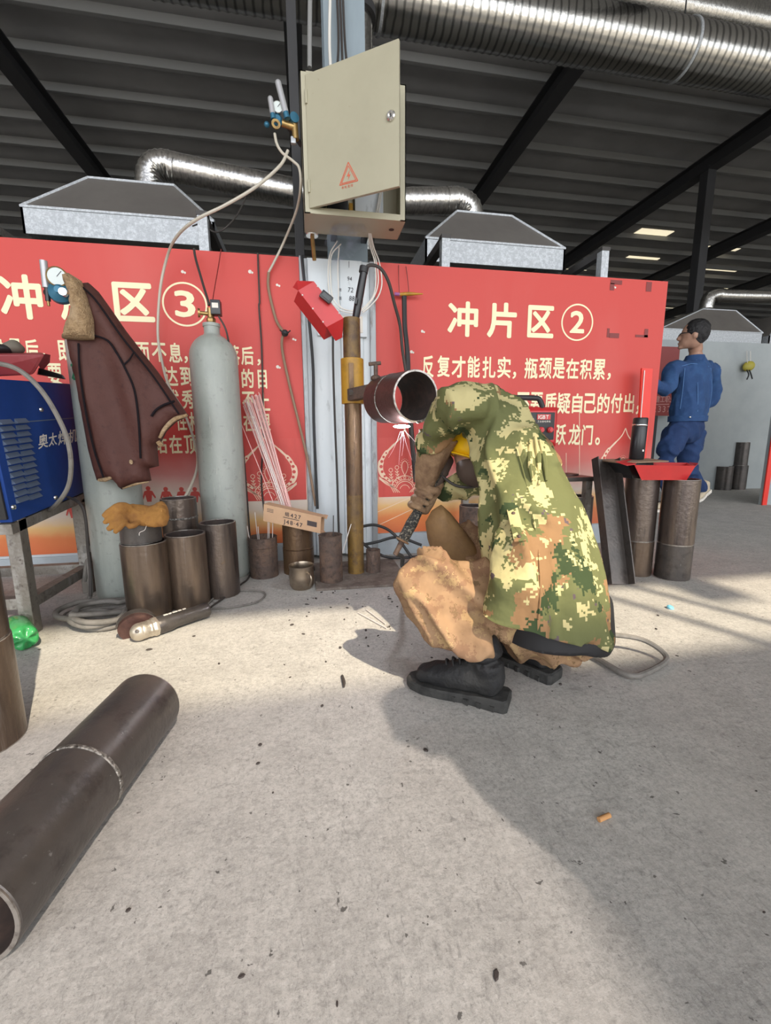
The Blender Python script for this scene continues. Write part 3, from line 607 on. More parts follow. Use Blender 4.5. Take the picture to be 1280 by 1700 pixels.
# ------------------------------------------------------------------ printed banners
YF = WY - 0.007
def flat(mb, pts, y=YF, t=0.0012): mb.prism([(x, y, z) for x, z in pts], (0, t, 0))
def chars(mb, items, y=YF, bold=0.02):
    for ch, (x0, z0, x1, z1) in items: put_glyph(mb, ch, (x0, y, z0), (x1, y, z0), (x0, y, z1), bold)
def circled(mb, ch, c, y=YF):
    x0, z0, x1, z1 = c; cx, cz, rx, rz = (x0 + x1) / 2, (z0 + z1) / 2, (x1 - x0) / 2, (z1 - z0) / 2
    n = 48; a = [(cx + rx * cos(2 * pi * i / n), y, cz + rz * sin(2 * pi * i / n)) for i in range(n)]; b = [(cx + (rx - 0.009) * cos(2 * pi * i / n), y, cz + (rz - 0.009) * sin(2 * pi * i / n)) for i in range(n)]
    mb.add(a + b, [(i, (i + 1) % n, n + (i + 1) % n, n + i) for i in range(n)])
    put_glyph(mb, ch, (cx - rx * 0.46, y, cz - rz * 0.58), (cx + rx * 0.46, y, cz - rz * 0.58), (cx - rx * 0.46, y, cz + rz * 0.62), 0.025)
def ribbon(mb, pts, w, y=YF, k=6):
    P = catmull([(x, 0, z) for x, z in pts], k); n = len(P); vs = []
    for i, p in enumerate(P):
        d = (P[min(i + 1, n - 1)] - P[max(i - 1, 0)]).normalized(); q = Vector((-d.z, 0, d.x)); ww = w[min(i * len(w) // n, len(w) - 1)] if isinstance(w, (list, tuple)) else w
        vs += [(p.x + q.x * ww / 2, y, p.z + q.z * ww / 2), (p.x - q.x * ww / 2, y, p.z - q.z * ww / 2)]
    mb.add(vs, [(2 * i, 2 * i + 1, 2 * i + 3, 2 * i + 2) for i in range(n - 1)])
def disc(mb, x, z, r, y=YF, n=14): mb.add([(x + r * cos(2 * pi * i / n), y, z + r * sin(2 * pi * i / n)) for i in range(n)], [tuple(range(n))])
def ring(mb, x, z, r, w=0.003, y=YF, n=18, a0=0, a1=2 * pi):
    ribbon(mb, [(x + r * cos(a0 + (a1 - a0) * i / n), z + r * sin(a0 + (a1 - a0) * i / n)) for i in range(n + 1)], w, y, 1)
def lotus(mb, dots, cx, zb, s=1.0):
    for sg in (-1, 1):
        X = lambda u: cx + sg * u * s
        ribbon(mb, [(X(0), zb + 0.325 * s), (X(0.025), zb + 0.275 * s), (X(0.075), zb + 0.225 * s), (X(0.122), zb + 0.175 * s), (X(0.147), zb + 0.115 * s), (X(0.135), zb + 0.06 * s), (X(0.085), zb + 0.018 * s)], [0.007, 0.008, 0.012, 0.022, 0.032, 0.03, 0.016])
        for i, (u, v, r) in enumerate(((0.112, 0.186, 0.0055), (0.128, 0.163, 0.0075), (0.139, 0.137, 0.009), (0.143, 0.107, 0.010), (0.137, 0.077, 0.0085), (0.122, 0.05, 0.007), (0.104, 0.031, 0.005))): disc(dots, X(u), zb + v * s, r * s, YF - 0.0006)
        for q in range(4):
            ribbon(mb, [(X(0.03 + 0.012 * q), zb - 0.05), (X(0.06 + 0.013 * q), zb - 0.022 + 0.010 * q), (X(0.11 + 0.008 * q), zb + 0.0 + 0.010 * q), (X(0.155), zb + 0.035 + 0.004 * q)], 0.0035)
        for (u, v) in ((0.048, 0.10), (0.085, 0.085)):
            ring(mb, X(u), zb + v * s, 0.011 * s); ribbon(mb, [(X(u), zb + (v - 0.011) * s), (X(u - 0.004), zb + (v - 0.04) * s), (X(u - 0.012), zb + (v - 0.075) * s)], 0.003)
            for q in range(3):
                zq = zb + (v - 0.028 - 0.017 * q) * s
                for e in (-1, 1): ribbon(mb, [(X(u - 0.003 * q), zq - 0.004), (X(u - 0.003 * q + 0.011 * e), zq + 0.007)], 0.004, k=1)
    for r, w in ((0.085, 0.0045), (0.062, 0.003), (0.052, 0.004), (0.03, 0.003)): ring(mb, cx, zb - 0.035, r * s, w, a0=0.25, a1=pi - 0.25)
    for i in range(7):
        a = 0.4 + (pi - 0.8) * i / 6; ring(mb, cx + 0.073 * cos(a) * s, zb - 0.035 + 0.073 * sin(a) * s, 0.007 * s, 0.003, n=8)
    ribbon(mb, [(cx, zb + 0.05), (cx - 0.017, zb + 0.09), (cx - 0.016, zb + 0.122), (cx, zb + 0.138), (cx + 0.016, zb + 0.122), (cx + 0.017, zb + 0.09), (cx, zb + 0.05)], 0.0035)
    for i in range(11):
        a = -0.3 + (pi + 0.6) * i / 10; disc(mb, cx + 0.026 * cos(a), zb + 0.112 + 0.038 * sin(a), 0.002)
def figure_print(mb, x, z, h):
    disc(mb, x, z + h * 0.86, h * 0.14); mb.add([(x - h * 0.13, YF, z), (x + h * 0.13, YF, z), (x + h * 0.2, YF, z + h * 0.45), (x + h * 0.36, YF, z + h * 0.2), (x + h * 0.42, YF, z + h * 0.28), (x + h * 0.24, YF, z + h * 0.68), (x, YF, z + h * 0.76), (x - h * 0.24, YF, z + h * 0.68), (x - h * 0.40, YF, z + h * 0.2), (x - h * 0.33, YF, z + h * 0.15), (x - h * 0.2, YF, z + h * 0.45)], [tuple(range(11))])
ORG, YEL, PAL, PNK, RED = (0.70, 0.17, 0.06), (0.78, 0.50, 0.20), (0.72, 0.62, 0.52), (0.60, 0.24, 0.22), (0.56, 0.060, 0.048)
def banner(x0, x1, z0, z1, label, stops):
    t = thing('banner', label, 'banner', ((x0 + x1) / 2, WY, z0), 'printed banners on the booth fronts')
    # the print is read in object space, so this part keeps its origin at the world's centre
    o = MB().box(((x0 + x1) / 2, WY - 0.003, (z0 + z1) / 2), (x1 - x0, 0.005, z1 - z0)).build('sheet', banner_mat('banner_print', z0, z1, stops), t, smooth=0)
    return t
bl = banner(-3.2, -0.004, 0.105, 1.648, 'red printed banner of the left booth, headed with a circled 3', [(0.0, ORG), (0.05, (0.74, 0.22, 0.07)), (0.09, YEL), (0.13, PAL), (0.20, PAL), (0.27, PNK), (0.36, RED), (1.0, RED)])
br = banner(0.405, 2.246, 0.135, 1.648, 'red printed banner of the right booth, headed with a circled 2', [(0.0, ORG), (0.07, (0.74, 0.24, 0.07)), (0.12, YEL), (0.16, PAL), (0.20, (0.62, 0.35, 0.30)), (0.27, (0.58, 0.14, 0.12)), (0.36, RED), (1.0, RED)])
mb = MB()
chars(mb, [('冲', (-1.4237, 1.2840, -1.2378, 1.4891)), ('片', (-1.1655, 1.2878, -1.0259, 1.4831)), ('区', (-0.9232, 1.2926, -0.7355, 1.4780))], bold=0.03)
circled(mb, '3', (-0.6964, 1.2786, -0.4780, 1.4938))
mb.build('heading_text', 'cream', bl, smooth=0, fix=False)
for row in (
    [('进', (-1.4834, 1.0905, -1.4319, 1.1888)), ('最', (-1.4135, 1.0923, -1.3561, 1.1940)), ('后', (-1.3458, 1.0940, -1.2850, 1.1934)), ('，', (-1.2733, 1.0953, -1.2573, 1.1297)), ('即', (-1.2002, 1.0918, -1.1353, 1.1925)), ('而', (-0.8435, 1.1004, -0.7777, 1.1951)), ('不', (-0.7664, 1.0993, -0.6968, 1.1946)), ('息', (-0.6853, 1.0981, -0.6207, 1.1970)), ('，', (-0.6117, 1.0963, -0.5939, 1.1326)), ('落', (-0.4025, 1.0925, -0.3320, 1.1937)), ('后', (-0.3260, 1.0942, -0.2608, 1.1898)), ('，', (-0.2439, 1.0924, -0.2251, 1.1266))],
    [('要', (-1.2599, 0.9744, -1.1950, 1.0821)), ('人', (-0.8118, 0.9809, -0.7479, 1.0804)), ('达', (-0.7190, 0.9792, -0.6512, 1.0795)), ('到', (-0.6393, 0.9803, -0.5737, 1.0812)), ('人', (-0.4926, 0.9793, -0.4315, 1.0783)), ('生', (-0.4132, 0.9804, -0.3484, 1.0769)), ('的', (-0.3300, 0.9752, -0.2674, 1.0755)), ('目', (-0.2457, 0.9731, -0.1982, 1.0709))],
    [('优', (-0.7113, 0.8651, -0.6548, 0.9640)), ('秀', (-0.6401, 0.8624, -0.5799, 0.9619)), ('之', (-0.4180, 0.8603, -0.3557, 0.9616)), ('不', (-0.3341, 0.8576, -0.2679, 0.9563)), ('上', (-0.2522, 0.8547, -0.1883, 0.9541))],
    [('性', (-0.6795, 0.7489, -0.6253, 0.8466)), ('格', (-0.6133, 0.7454, -0.5493, 0.8468)), ('，', (-0.3682, 0.7478, -0.3493, 0.7770)), ('在', (-0.3347, 0.7444, -0.2679, 0.8415)), ('艰', (-0.2520, 0.7441, -0.1909, 0.8386))],
    [('站', (-0.8035, 0.6288, -0.7349, 0.7272)), ('在', (-0.7228, 0.6278, -0.6594, 0.7268)), ('顶', (-0.6473, 0.6235, -0.5800, 0.7264))],
): mb = MB(); chars(mb, row, bold=0.022); mb.build('text_line', 'cream', bl, smooth=0, fix=False)
mb = MB()
chars(mb, [('冲', (0.8216, 1.2786, 1.0073, 1.4712)), ('片', (1.0630, 1.2800, 1.2475, 1.4758)), ('区', (1.3169, 1.2881, 1.4883, 1.4704))], bold=0.03)
circled(mb, '2', (1.5359, 1.2787, 1.7490, 1.4912))
mb.build('heading_text', 'cream', br, smooth=0, fix=False)
for row in (
    [('反', (0.6742, 1.0464, 0.7426, 1.1698)), ('复', (0.7644, 1.0514, 0.8410, 1.1723)), ('才', (0.8521, 1.0496, 0.9371, 1.1713)), ('能', (0.9483, 1.0513, 1.0270, 1.1737)), ('扎', (1.0422, 1.0495, 1.1257, 1.1728)), ('实', (1.1371, 1.0512, 1.2217, 1.1753)), ('，', (1.2354, 1.0488, 1.2588, 1.0906)), ('瓶', (1.3115, 1.0507, 1.3981, 1.1728)), ('颈', (1.4060, 1.0523, 1.4898, 1.1751)), ('是', (1.4978, 1.0538, 1.5785, 1.1774)), ('在', (1.5867, 1.0554, 1.6725, 1.1762)), ('积', (1.6810, 1.0534, 1.7637, 1.1749)), ('累', (1.7722, 1.0513, 1.8559, 1.1772)), ('，', (1.8723, 1.0524, 1.8977, 1.0960))],
    [('能', (0.8189, 0.8491, 0.9122, 0.9773)), ('突', (0.9311, 0.8495, 1.0258, 0.9752)), ('破', (1.0834, 0.8465, 1.1685, 0.9735)), ('，', (1.1937, 0.8467, 1.2173, 0.8896)), ('不', (1.2705, 0.8471, 1.3538, 0.9722)), ('要', (1.3618, 0.8474, 1.4421, 0.9733)), ('质', (1.4544, 0.8441, 1.5357, 0.9708)), ('疑', (1.5398, 0.8444, 1.6303, 0.9718)), ('自', (1.6428, 0.8484, 1.7136, 0.9693)), ('己', (1.7262, 0.8487, 1.8104, 0.9703)), ('的', (1.8189, 0.8490, 1.9042, 0.9714)), ('付', (1.9128, 0.8494, 1.9948, 0.9724)), ('出', (2.0079, 0.8497, 2.0821, 0.9734)), ('，', (2.0996, 0.8423, 2.1261, 0.8991))],
    [('鲤', (1.2478, 0.6501, 1.3481, 0.7856)), ('鱼', (1.3885, 0.6487, 1.4824, 0.7855)), ('跃', (1.5319, 0.6511, 1.6151, 0.7817)), ('龙', (1.6318, 0.6502, 1.7161, 0.7816)), ('门', (1.7247, 0.6493, 1.8015, 0.7778)), ('。', (1.8220, 0.6486, 1.8566, 0.6982))],
): mb = MB(); chars(mb, row, bold=0.022); mb.build('text_line', 'cream', br, smooth=0, fix=False)
for t, cxs in ((bl, ((-0.2176, 2.493, 0.4628)[0],)), (br, ((0.5717, 2.493, 0.4432)[0], (2.0361, 2.493, 0.4069)[0]))):
    for cx in cxs:
        a, d = MB(), MB(); lotus(a, d, cx, 0.41 if t is bl else 0.43)
        d.build('lotus_dots', 'red', a.build('lotus_print', 'creamline', t, smooth=0, fix=False), smooth=0, fix=False)
# darker red plates behind the lotus prints, ending in a sharp lower edge
for t, a, b in ((bl, (-0.3613, 2.494, 0.4662)[0], -0.010), (br, 0.412, (0.6988, 2.494, 0.4399)[0])):
    MB().box(((a + b) / 2, WY - 0.0062, 0.53), (b - a, 0.0012, 0.35)).build('red_field', 'red', t, smooth=0)
for p in ((-0.8503, 2.493, 0.3702), (-0.7625, 2.493, 0.3639), (-0.6824, 2.493, 0.3612), (-1.2298, 2.493, 0.2956), (-0.6139, 2.493, 0.3589)): mb = MB(); figure_print(mb, p[0], p[2], 0.085); mb.build('figure_print', 'red', bl, smooth=0, fix=False)
for a, b in (((0.4054, 2.493, 0.2664), (0.639, 2.493, 0.3611)), ((0.4082, 2.493, 0.1853), (0.677, 2.493, 0.3008)), ((1.4842, 2.493, 0.4972), (1.4738, 2.493, 0.667)), ((1.6343, 2.493, 0.4556), (1.6239, 2.493, 0.6015)), ((1.7286, 2.493, 0.4535), (1.6907, 2.493, 0.944))): mb = MB(); ribbon(mb, [(a[0], a[2]), (b[0], b[2])], 0.004, k=1); mb.build('ray_print', 'creamline', br, smooth=0, fix=False)
for (x0, z0, x1, z1) in ((1.8471, 1.6123, 1.9248, 1.6359), (1.8454, 1.5769, 1.8739, 1.6175), (2.0937, 1.5829, 2.1317, 1.6378), (1.8488, 1.3065, 1.8655, 1.3590), (1.8669, 1.3043, 1.9338, 1.3325), (2.1105, 1.3153, 2.1362, 1.3652), (2.0483, 1.3142, 2.1382, 1.3285)): MB().box(((x0 + x1) / 2, YF, (z0 + z1) / 2), (x1 - x0, 0.001, z1 - z0)).build('tape_scrap', 'redfar', br, smooth=0)
for t, pts in ((bl, ((-0.5859, 2.493, 1.542), (-0.1208, 2.493, 1.5039), (-0.2552, 2.493, 1.561), (-0.0481, 2.493, 1.2344), (-0.1377, 2.493, 1.0885))), (br, ((0.6729, 2.493, 1.3), (1.8706, 2.493, 1.5981), (0.6099, 2.493, 1.1872)))):
    for p in pts: mb = MB(); disc(mb, p[0], p[2], random.uniform(0.006, 0.012), YF, 7); disc(mb, p[0] + 0.011, p[2] - 0.004, 0.006, YF, 6); mb.build('torn_spot', 'paper', t, smooth=0, fix=False)
# bright red board leaning in the corner at the end of the right banner
t = thing('board', 'bright red narrow board standing at the right end of the right banner', 'board', (2.27, 2.42, 0))
MB().prism([(2.1139, 2.4, 1.1121), (2.0378, 2.4, 1.1141), (2.0615, 2.4, 0.5305), (2.0794, 2.4, 0.0182), (2.1474, 2.4, 0.0147), (2.1272, 2.4, 0.5293)], (0, 0.012, 0)).build('panel', 'redboard', t, smooth=0)
MB().tube([(2.0518, 2.395, 1.0995), (2.0531, 2.395, 1.0105), (2.0556, 2.395, 0.8295), (2.0622, 2.395, 0.6065)], 0.003, 6).build('edge_strip', 'rodwhite', t)

# marker writing and the socket box on the white steel panel
mb = MB()
for txt, p, h in (('94', (0.2499, 2.497, 1.5429), 0.022), ('72', (0.2519, 2.497, 1.485), 0.026), ('88', (0.2576, 2.497, 1.4422), 0.026), ('电', (0.2028, 2.497, 1.4856), 0.018), ('面', (0.2017, 2.497, 1.4427), 0.018)): line_text(mb, txt, (p[0], WY - 0.0145, p[2]), (1, 0, -0.03), (0.12, 0, 1), h, -0.002, 0.1, 0.85)
ribbon(mb, [((0.2618, 2.497, 1.6401)[0], (0.2618, 2.497, 1.6401)[2]), ((0.2611, 2.497, 1.607)[0], (0.2611, 2.497, 1.607)[2])], 0.002, WY - 0.0145, 1)
tag(mb.build('handwriting', 'ink', smooth=0, fix=False), 'black handwritten marker figures on the white steel panel', 'writing')
t = thing('socket_box', 'flat white socket box on the white panel behind the yellow post top', 'socket', (0.20, WY, 1.24))
q0, q1 = (0.081, 2.47, 1.2522), (0.3526, 2.47, 1.377)
MB().box(((q0[0] + q1[0]) / 2, WY - 0.018, (q0[2] + q1[2]) / 2), (q1[0] - q0[0], 0.036, q1[2] - q0[2])).build('box_body', 'white', t, bevel=0.004)
MB().box(((q0[0] + q1[0]) / 2, WY - 0.037, (q0[2] + q1[2]) / 2), (q1[0] - q0[0] - 0.05, 0.006, q1[2] - q0[2] - 0.04)).build('cover_plate', 'paper', t, bevel=0.002)

# ------------------------------------------------------------------ beige switch box with its door ajar
BX0, BX1, BZ0, BZ1, BYF, BYB = 0.030, 0.490, 1.688, 2.234, 2.12, 2.31
eb = thing('switch_box', 'beige steel switch box hanging in front of the column, door ajar', 'electrical box', ((BX0 + BX1) / 2, BYB, BZ0))
mb = MB(); cx, cz = (BX0 + BX1) / 2, (BZ0 + BZ1) / 2; yc = (BYF + BYB) / 2; dp = BYB - BYF; th = 0.004
mb.box((BX0 + th / 2, yc, cz), (th, dp, BZ1 - BZ0)).box((BX1 - th / 2, yc, cz), (th, dp, BZ1 - BZ0)).box((cx, yc, BZ0 + th / 2), (BX1 - BX0, dp, th)).box((cx, yc, BZ1 - th / 2), (BX1 - BX0, dp, th)).box((cx, BYB - th / 2, cz), (BX1 - BX0, th, BZ1 - BZ0))
lip = 0.026
mb.box((BX0 + lip / 2, BYF + 0.002, cz), (lip, 0.004, BZ1 - BZ0)).box((BX1 - lip / 2, BYF + 0.002, cz), (lip, 0.004, BZ1 - BZ0)).box((cx, BYF + 0.0023, BZ0 + lip / 2), (BX1 - BX0, 0.004, lip)).box((cx, BYF + 0.0023, BZ1 - lip / 2), (BX1 - BX0, 0.004, lip))
mb.build('casing', 'beige', eb, smooth=0)
ang = R(33); hx, hz0, hz1, dw = BX0 + 0.022, BZ0 + 0.018, BZ1 - 0.018, 0.424
dx, dy = cos(ang), -sin(ang); nrm = Vector((sin(ang), cos(ang), 0))
def dpt(u, z, off=0.0): return Vector((hx + dx * u, BYF - 0.004 + dy * u, z)) - Vector((-dy * -1 * 0, 0, 0)) + Vector((dy, -dx, 0)) * off
door = MB().prism([dpt(0, hz0), dpt(dw, hz0), dpt(dw, hz1), dpt(0, hz1)], nrm * 0.014).build('door', 'beige', eb, smooth=0, bevel=0.002)
c = dpt(dw - 0.033, hz0 + 0.255, 0.001); fr = Vector((dy, -dx, 0))
MB().lathe([(0.0, 0), (0.019, 0), (0.019, 0.006), (0.014, 0.011), (0.0095, 0.011), (0.0095, 0.005), (0, 0.005)], c, fr, 24).build('lock', 'chrome', door)
MB().box(c + fr * 0.007, (0.003, 0.003, 0.013)).build('keyhole', 'blackplastic', door, smooth=0)
mb = MB(); u0, z0 = 0.197, hz0 + 0.058
for k, (a, b) in enumerate(((0.043, 0.078), (0.034, 0.060))):
    o_ = 0.0008; tri = [(u0 - a, z0 + k * 0.005), (u0 + a, z0 + k * 0.005), (u0, z0 + b + k * 0.005)]
    for i in range(3): mb.bar(dpt(tri[i][0], tri[i][1], o_), dpt(tri[(i + 1) % 3][0], tri[(i + 1) % 3][1], o_), 0.0035 - k * 0.001, 0.001, fr)
mb.add([dpt(u, z, 0.0012) for u, z in ((u0 + 0.006, z0 + 0.048), (u0 - 0.009, z0 + 0.026), (u0 + 0.001, z0 + 0.026), (u0 - 0.004, z0 + 0.010), (u0 + 0.010, z0 + 0.031), (u0 + 0.001, z0 + 0.031))], [(0, 1, 2, 5), (2, 3, 4, 5)])
line_text(mb, '有电危险', dpt(u0 - 0.034, z0 - 0.018, 0.0012), (dx, dy, 0), (0, 0, 1), 0.011, 0.0, 0.35)
mb.build('warning_sign', 'warnred', door, smooth=0, fix=False)
MB().cyl(dpt(0.004, hz0 + 0.06, 0.003), dpt(0.004, hz0 + 0.11, 0.003), 0.005).cyl(dpt(0.004, hz1 - 0.11, 0.003), dpt(0.004, hz1 - 0.06, 0.003), 0.005).build('hinge', 'beige', eb)
MB().box((0.19, 2.285, 1.80), (0.10, 0.05, 0.12)).build('breaker', 'blackplastic', eb, bevel=0.004)
MB().box((0.252, 2.27, 1.76), (0.018, 0.03, 0.10)).build('breaker_tag', 'collar', eb, smooth=0)
MB().box((0.345, 2.295, 1.84), (0.14, 0.02, 0.26)).build('terminal_panel', 'white', eb, bevel=0.003)
MB().tube([(0.36, 2.27, 1.72), (0.38, 2.25, 1.80), (0.40, 2.26, 1.9)], 0.004, 6).tube([(0.37, 2.28, 1.72), (0.39, 2.26, 1.80), (0.41, 2.27, 1.92)], 0.004, 6).build('inner_wiring', 'cablewhite', eb)
MB().lathe([(0, 0), (0.013, 0), (0.013, 0.001), (0, 0.001)], (0.44, 2.21, BZ0 - 0.001), (0, 0, 1), 16).build('knockout_hole', 'inside', eb)
MB().bar((0.08, 2.4, 1.80), (0.44, 2.4, 1.80), 0.04, 0.03).bar((0.08, 2.4, 2.12), (0.44, 2.4, 2.12), 0.04, 0.03).box((0.12, 2.35, 1.96), (0.03, 0.09, 0.36)).box((0.40, 2.35, 1.96), (0.03, 0.09, 0.36)).bar((0.19, 2.41, 1.80), (0.19, 2.62, 1.80), 0.03, 0.03).bar((0.36, 2.41, 1.80), (0.36, 2.62, 1.80), 0.03, 0.03).build('bracket', 'rafter', eb, smooth=0)
t = thing('lamp_fitting', 'dark round conduit gland under the left corner of the beige switch box', 'conduit', (0.0687, 2.33, 1.6895))
MB().lathe([(0.005, 0.0), (0.03, 0.0), (0.034, 0.01), (0.012, 0.02)], (0.0656, 2.33, 1.6839), (0, 0, 1), 20).build('rim', 'chrome', t)
MB().cyl((0.0659, 2.33, 1.692), (0.0757, 2.4, 1.6014), 0.010).build('stem', 'brass', t)

# two gas flow regulators hung beside the switch box
def flowmeter(t, p, lean, s=1.0, tube=0.085):
    p = V(p); a = V(lean).normalized()
    MB().cyl(p, p + a * 0.02 * s, 0.011 * s, None, 16).build('tube_socket', 'bluemetal', t)
    MB().cyl(p + a * 0.02 * s, p + a * tube * s, 0.0115 * s, None, 18).ell(p + a * tube * s, (0.0115 * s,) * 3).build('flow_tube', 'acrylic', t)
def gauge(t, c, fwd, r=0.024, rim='brass'):
    c, f = V(c), V(fwd).normalized()
    g = MB().lathe([(0, 0), (r * 0.96, 0), (r, 0.004), (r, 0.016), (r * 0.9, 0.018), (r * 0.88, 0.014), (0, 0.014)], c, f, 28).build('gauge', rim, t)
    MB().lathe([(0, 0), (r * 0.87, 0), (r * 0.87, 0.001), (0, 0.001)], c + f * 0.0145, f, 28).build('dial_face', 'dial', g)
    u, w, _ = frame_of(f)
    MB().bar(c + f * 0.0165, c + f * 0.0165 + (u * 0.6 + w * 0.7) * r * 0.8, 0.0018, 0.0008, f).build('needle', 'ink', g)
rg = thing('gas_regulator', 'pair of brass flow regulators with a gauge, hung left of the beige switch box', 'regulator', (-0.0483, 2.2, 2.0764))
MB().cyl((-0.086, 2.18, 2.0713), (0.0034, 2.18, 2.0531), 0.014).cyl((-0.0003, 2.18, 2.0899), (0.004, 2.18, 2.0063), 0.014).build('manifold', 'brass', rg)
MB().lathe([(0, 0), (0.022, 0), (0.024, 0.01), (0.024, 0.025), (0.014, 0.034), (0, 0.034)], (-0.0766, 2.19, 2.0671), (0.15, -1, 0), 24).build('regulator_body', 'bluemetal', rg)
MB().lathe([(0.009, 0), (0.019, 0), (0.019, 0.006), (0.009, 0.006)], (-0.0778, 2.145, 2.0341), (0.15, -1, 0), 24, False, True).build('brass_ring', 'brass', rg)
MB().lathe([(0, 0), (0.02, 0), (0.02, 0.02), (0, 0.02)], (-0.0032, 2.18, 2.0826), (0.3, -1, 0), 20).build('outlet_knob', 'bluemetal', rg)
MB().ell((-0.1176, 2.18, 2.0518), (0.012, 0.012, 0.012)).build('side_knob', 'bluemetal', rg)
flowmeter(rg, (-0.0871, 2.15, 2.0567), (-0.12, 0, 1), 1.0, 0.075); flowmeter(rg, (-0.0285, 2.15, 2.0654), (-0.25, 0, 1), 1.15, 0.115)
gauge(rg, (-0.0681, 2.17, 2.1104), (0.05, -1, -0.1), 0.023, 'chrome')
MB().box((-0.0067, 2.18, 2.0005), (0.022, 0.02, 0.026)).build('valve_block', 'galv', rg, bevel=0.003)
MB().bar((-0.0278, 2.19, 2.0607), (0.03, 2.24, 2.02), 0.02, 0.008).build('hanging_bracket', 'rafter', rg, smooth=0)

# ------------------------------------------------------------------ steel pipe coupons
def pipe(p0, p1, ro, label, m='pipe', wall=0.007, group='steel pipe pieces', name='steel_pipe', bead=None):
    """hollow pipe piece with bright cut rims; bead = fraction along it where a weld ring sits"""
    p0, p1 = V(p0), V(p1); t = thing(name, label, 'pipe', p0, group); d = (p1 - p0).normalized(); h = (p1 - p0).length
    MB().lathe([(ro - wall, 0.002), (ro - 0.002, 0.002), (ro, 0.004), (ro, h - 0.004), (ro - 0.002, h - 0.002)], p0, d, 48, False).build('shell', m, t)
    MB().lathe([(ro - wall, 0.0), (ro - wall, h)], p0, d, 40, False).build('bore', 'inside', t, fix=False)
    for z in (0, h - 0.003): MB().lathe([(ro - wall - 0.0003, 0), (ro - 0.0015, 0), (ro - 0.0012, 0.003), (ro - wall - 0.0003, 0.003)], p0 + d * z, d, 48, False, True).build('cut_rim', 'cut', t)
    for b_ in (bead or []):
        MB().lathe([(ro - 0.001, 0), (ro + 0.002, 0.002), (ro + 0.0025, 0.005), (ro + 0.002, 0.008), (ro - 0.001, 0.010)], p0 + d * (h * b_ - 0.005), d, 48, False).build('weld_bead', 'weld', t)
    return t
pipe((-0.655, 1.815, 0), (-0.655, 1.815, 0.302), 0.085, 'brown shiny pipe standing under the tan suede glove', 'pipe_warm')
pipe((-0.662, 1.818, 0.3025), (-0.662, 1.818, 0.405), 0.074, 'short dark grey pipe ring stacked directly beneath the tan glove', 'pipe_dark')
pipe((-0.516, 1.88, 0), (-0.516, 1.88, 0.314), 0.080, 'open shiny grey-brown pipe standing right of the glove stack', 'pipe_warm')
pipe((-0.405, 1.985, 0), (-0.405, 1.985, 0.338), 0.078, 'open pipe standing close in front of the upright grey gas cylinder', 'pipe')
pipe((-0.585, 2.075, 0), (-0.585, 2.075, 0.44), 0.076, 'taller grooved pipe standing behind the glove and the shiny pipes', 'pipe', bead=[0.8, 0.5])
tp = pipe((-0.779, 1.059, 0), (-0.779, 1.059, 0.255), 0.084, 'heat-stained lower pipe of the stack cut by the left picture edge', 'pipe_warm')
pipe((-0.781, 1.059, 0.2555), (-0.781, 1.059, 0.52), 0.083, 'upper pipe of the stack cut by the left picture edge', 'pipe_warm')
pipe((-0.398, 1.022, 0.0785), (-0.470, 0.555, 0.0785), 0.077, 'big dark pipe lying on the floor, welded from two lengths', 'pipe_dark', bead=[0.515])
pipe((1.790, 1.782, 0), (1.790, 1.782, 0.178), 0.078, 'short lower pipe at the bottom of the right-hand stack under the red mask', 'pipe_dark')
pipe((1.792, 1.784, 0.1785), (1.792, 1.784, 0.497), 0.078, 'tall upper pipe of the right-hand stack carrying the red mask', 'pipe')
pipe((1.655, 1.875, 0), (1.655, 1.875, 0.182), 0.076, 'short lower pipe of the stack just right of the leaning channel', 'pipe_warm')
pipe((1.655, 1.877, 0.1825), (1.655, 1.877, 0.497), 0.076, 'tall upper pipe just right of the leaning channel, below the black mask', 'pipe')
pipe((1.455, 2.10, 0), (1.455, 2.10, 0.385), 0.079, 'open dark pipe standing between the crouching welder and the leaning channel', 'pipe_dark')
pipe((0.83, 2.05, 0), (0.83, 2.05, 0.36), 0.07, 'reddish-brown pipe seen beyond the brown apron of the crouching welder', 'pipe_rust')

# rusty cans on the floor by the post
def can(c, r, h, label, m, z0=0.0, bands=(), name='rusty_can', bottom=True):
    t = thing(name, label, 'can', (c[0], c[1], z0), 'rusty cans around the post')
    MB().lathe([(0.001, 0.004), (r - 0.006, 0.004), (r - 0.004, 0.006), (r - 0.004, h), (r, h), (r, 0), (0.001, 0)], (c[0], c[1], z0), (0, 0, 1), 36, False, True).build('can_body', m, t)
    for b_ in bands: MB().lathe([(r - 0.001, 0), (r + 0.0025, 0.003), (r - 0.001, 0.006)], (c[0], c[1], z0 + b_), (0, 0, 1), 36, False).build('band', m, t)
    return t
can((-0.239, 2.227), 0.071, 0.208, 'rusty can holding a few white electrodes, right of the gas cylinder', 'pipe_rust', bands=(0.155, 0.203))
can((-0.063, 2.262), 0.080, 0.130, 'lower of the two scorched cans stacked under the carton', 'postbrown')
can((-0.063, 2.262), 0.078, 0.135, 'upper of the two scorched cans, directly under the carton', 'postbrown', 0.131, bands=(0.001,))
can((0.098, 2.045), 0.056, 0.230, 'tall pitted rusty can left of the yellow post foot', 'pipe_rust', 0.0125, bands=(0.225,))
can((0.322, 2.142), 0.037, 0.118, 'small rusty tin right of the yellow post foot', 'pipe_rust', 0.0125)
t = thing('metal_cup', 'dull shiny metal mug with an ear handle, on the floor', 'mug', (-0.045, 2.00, 0))
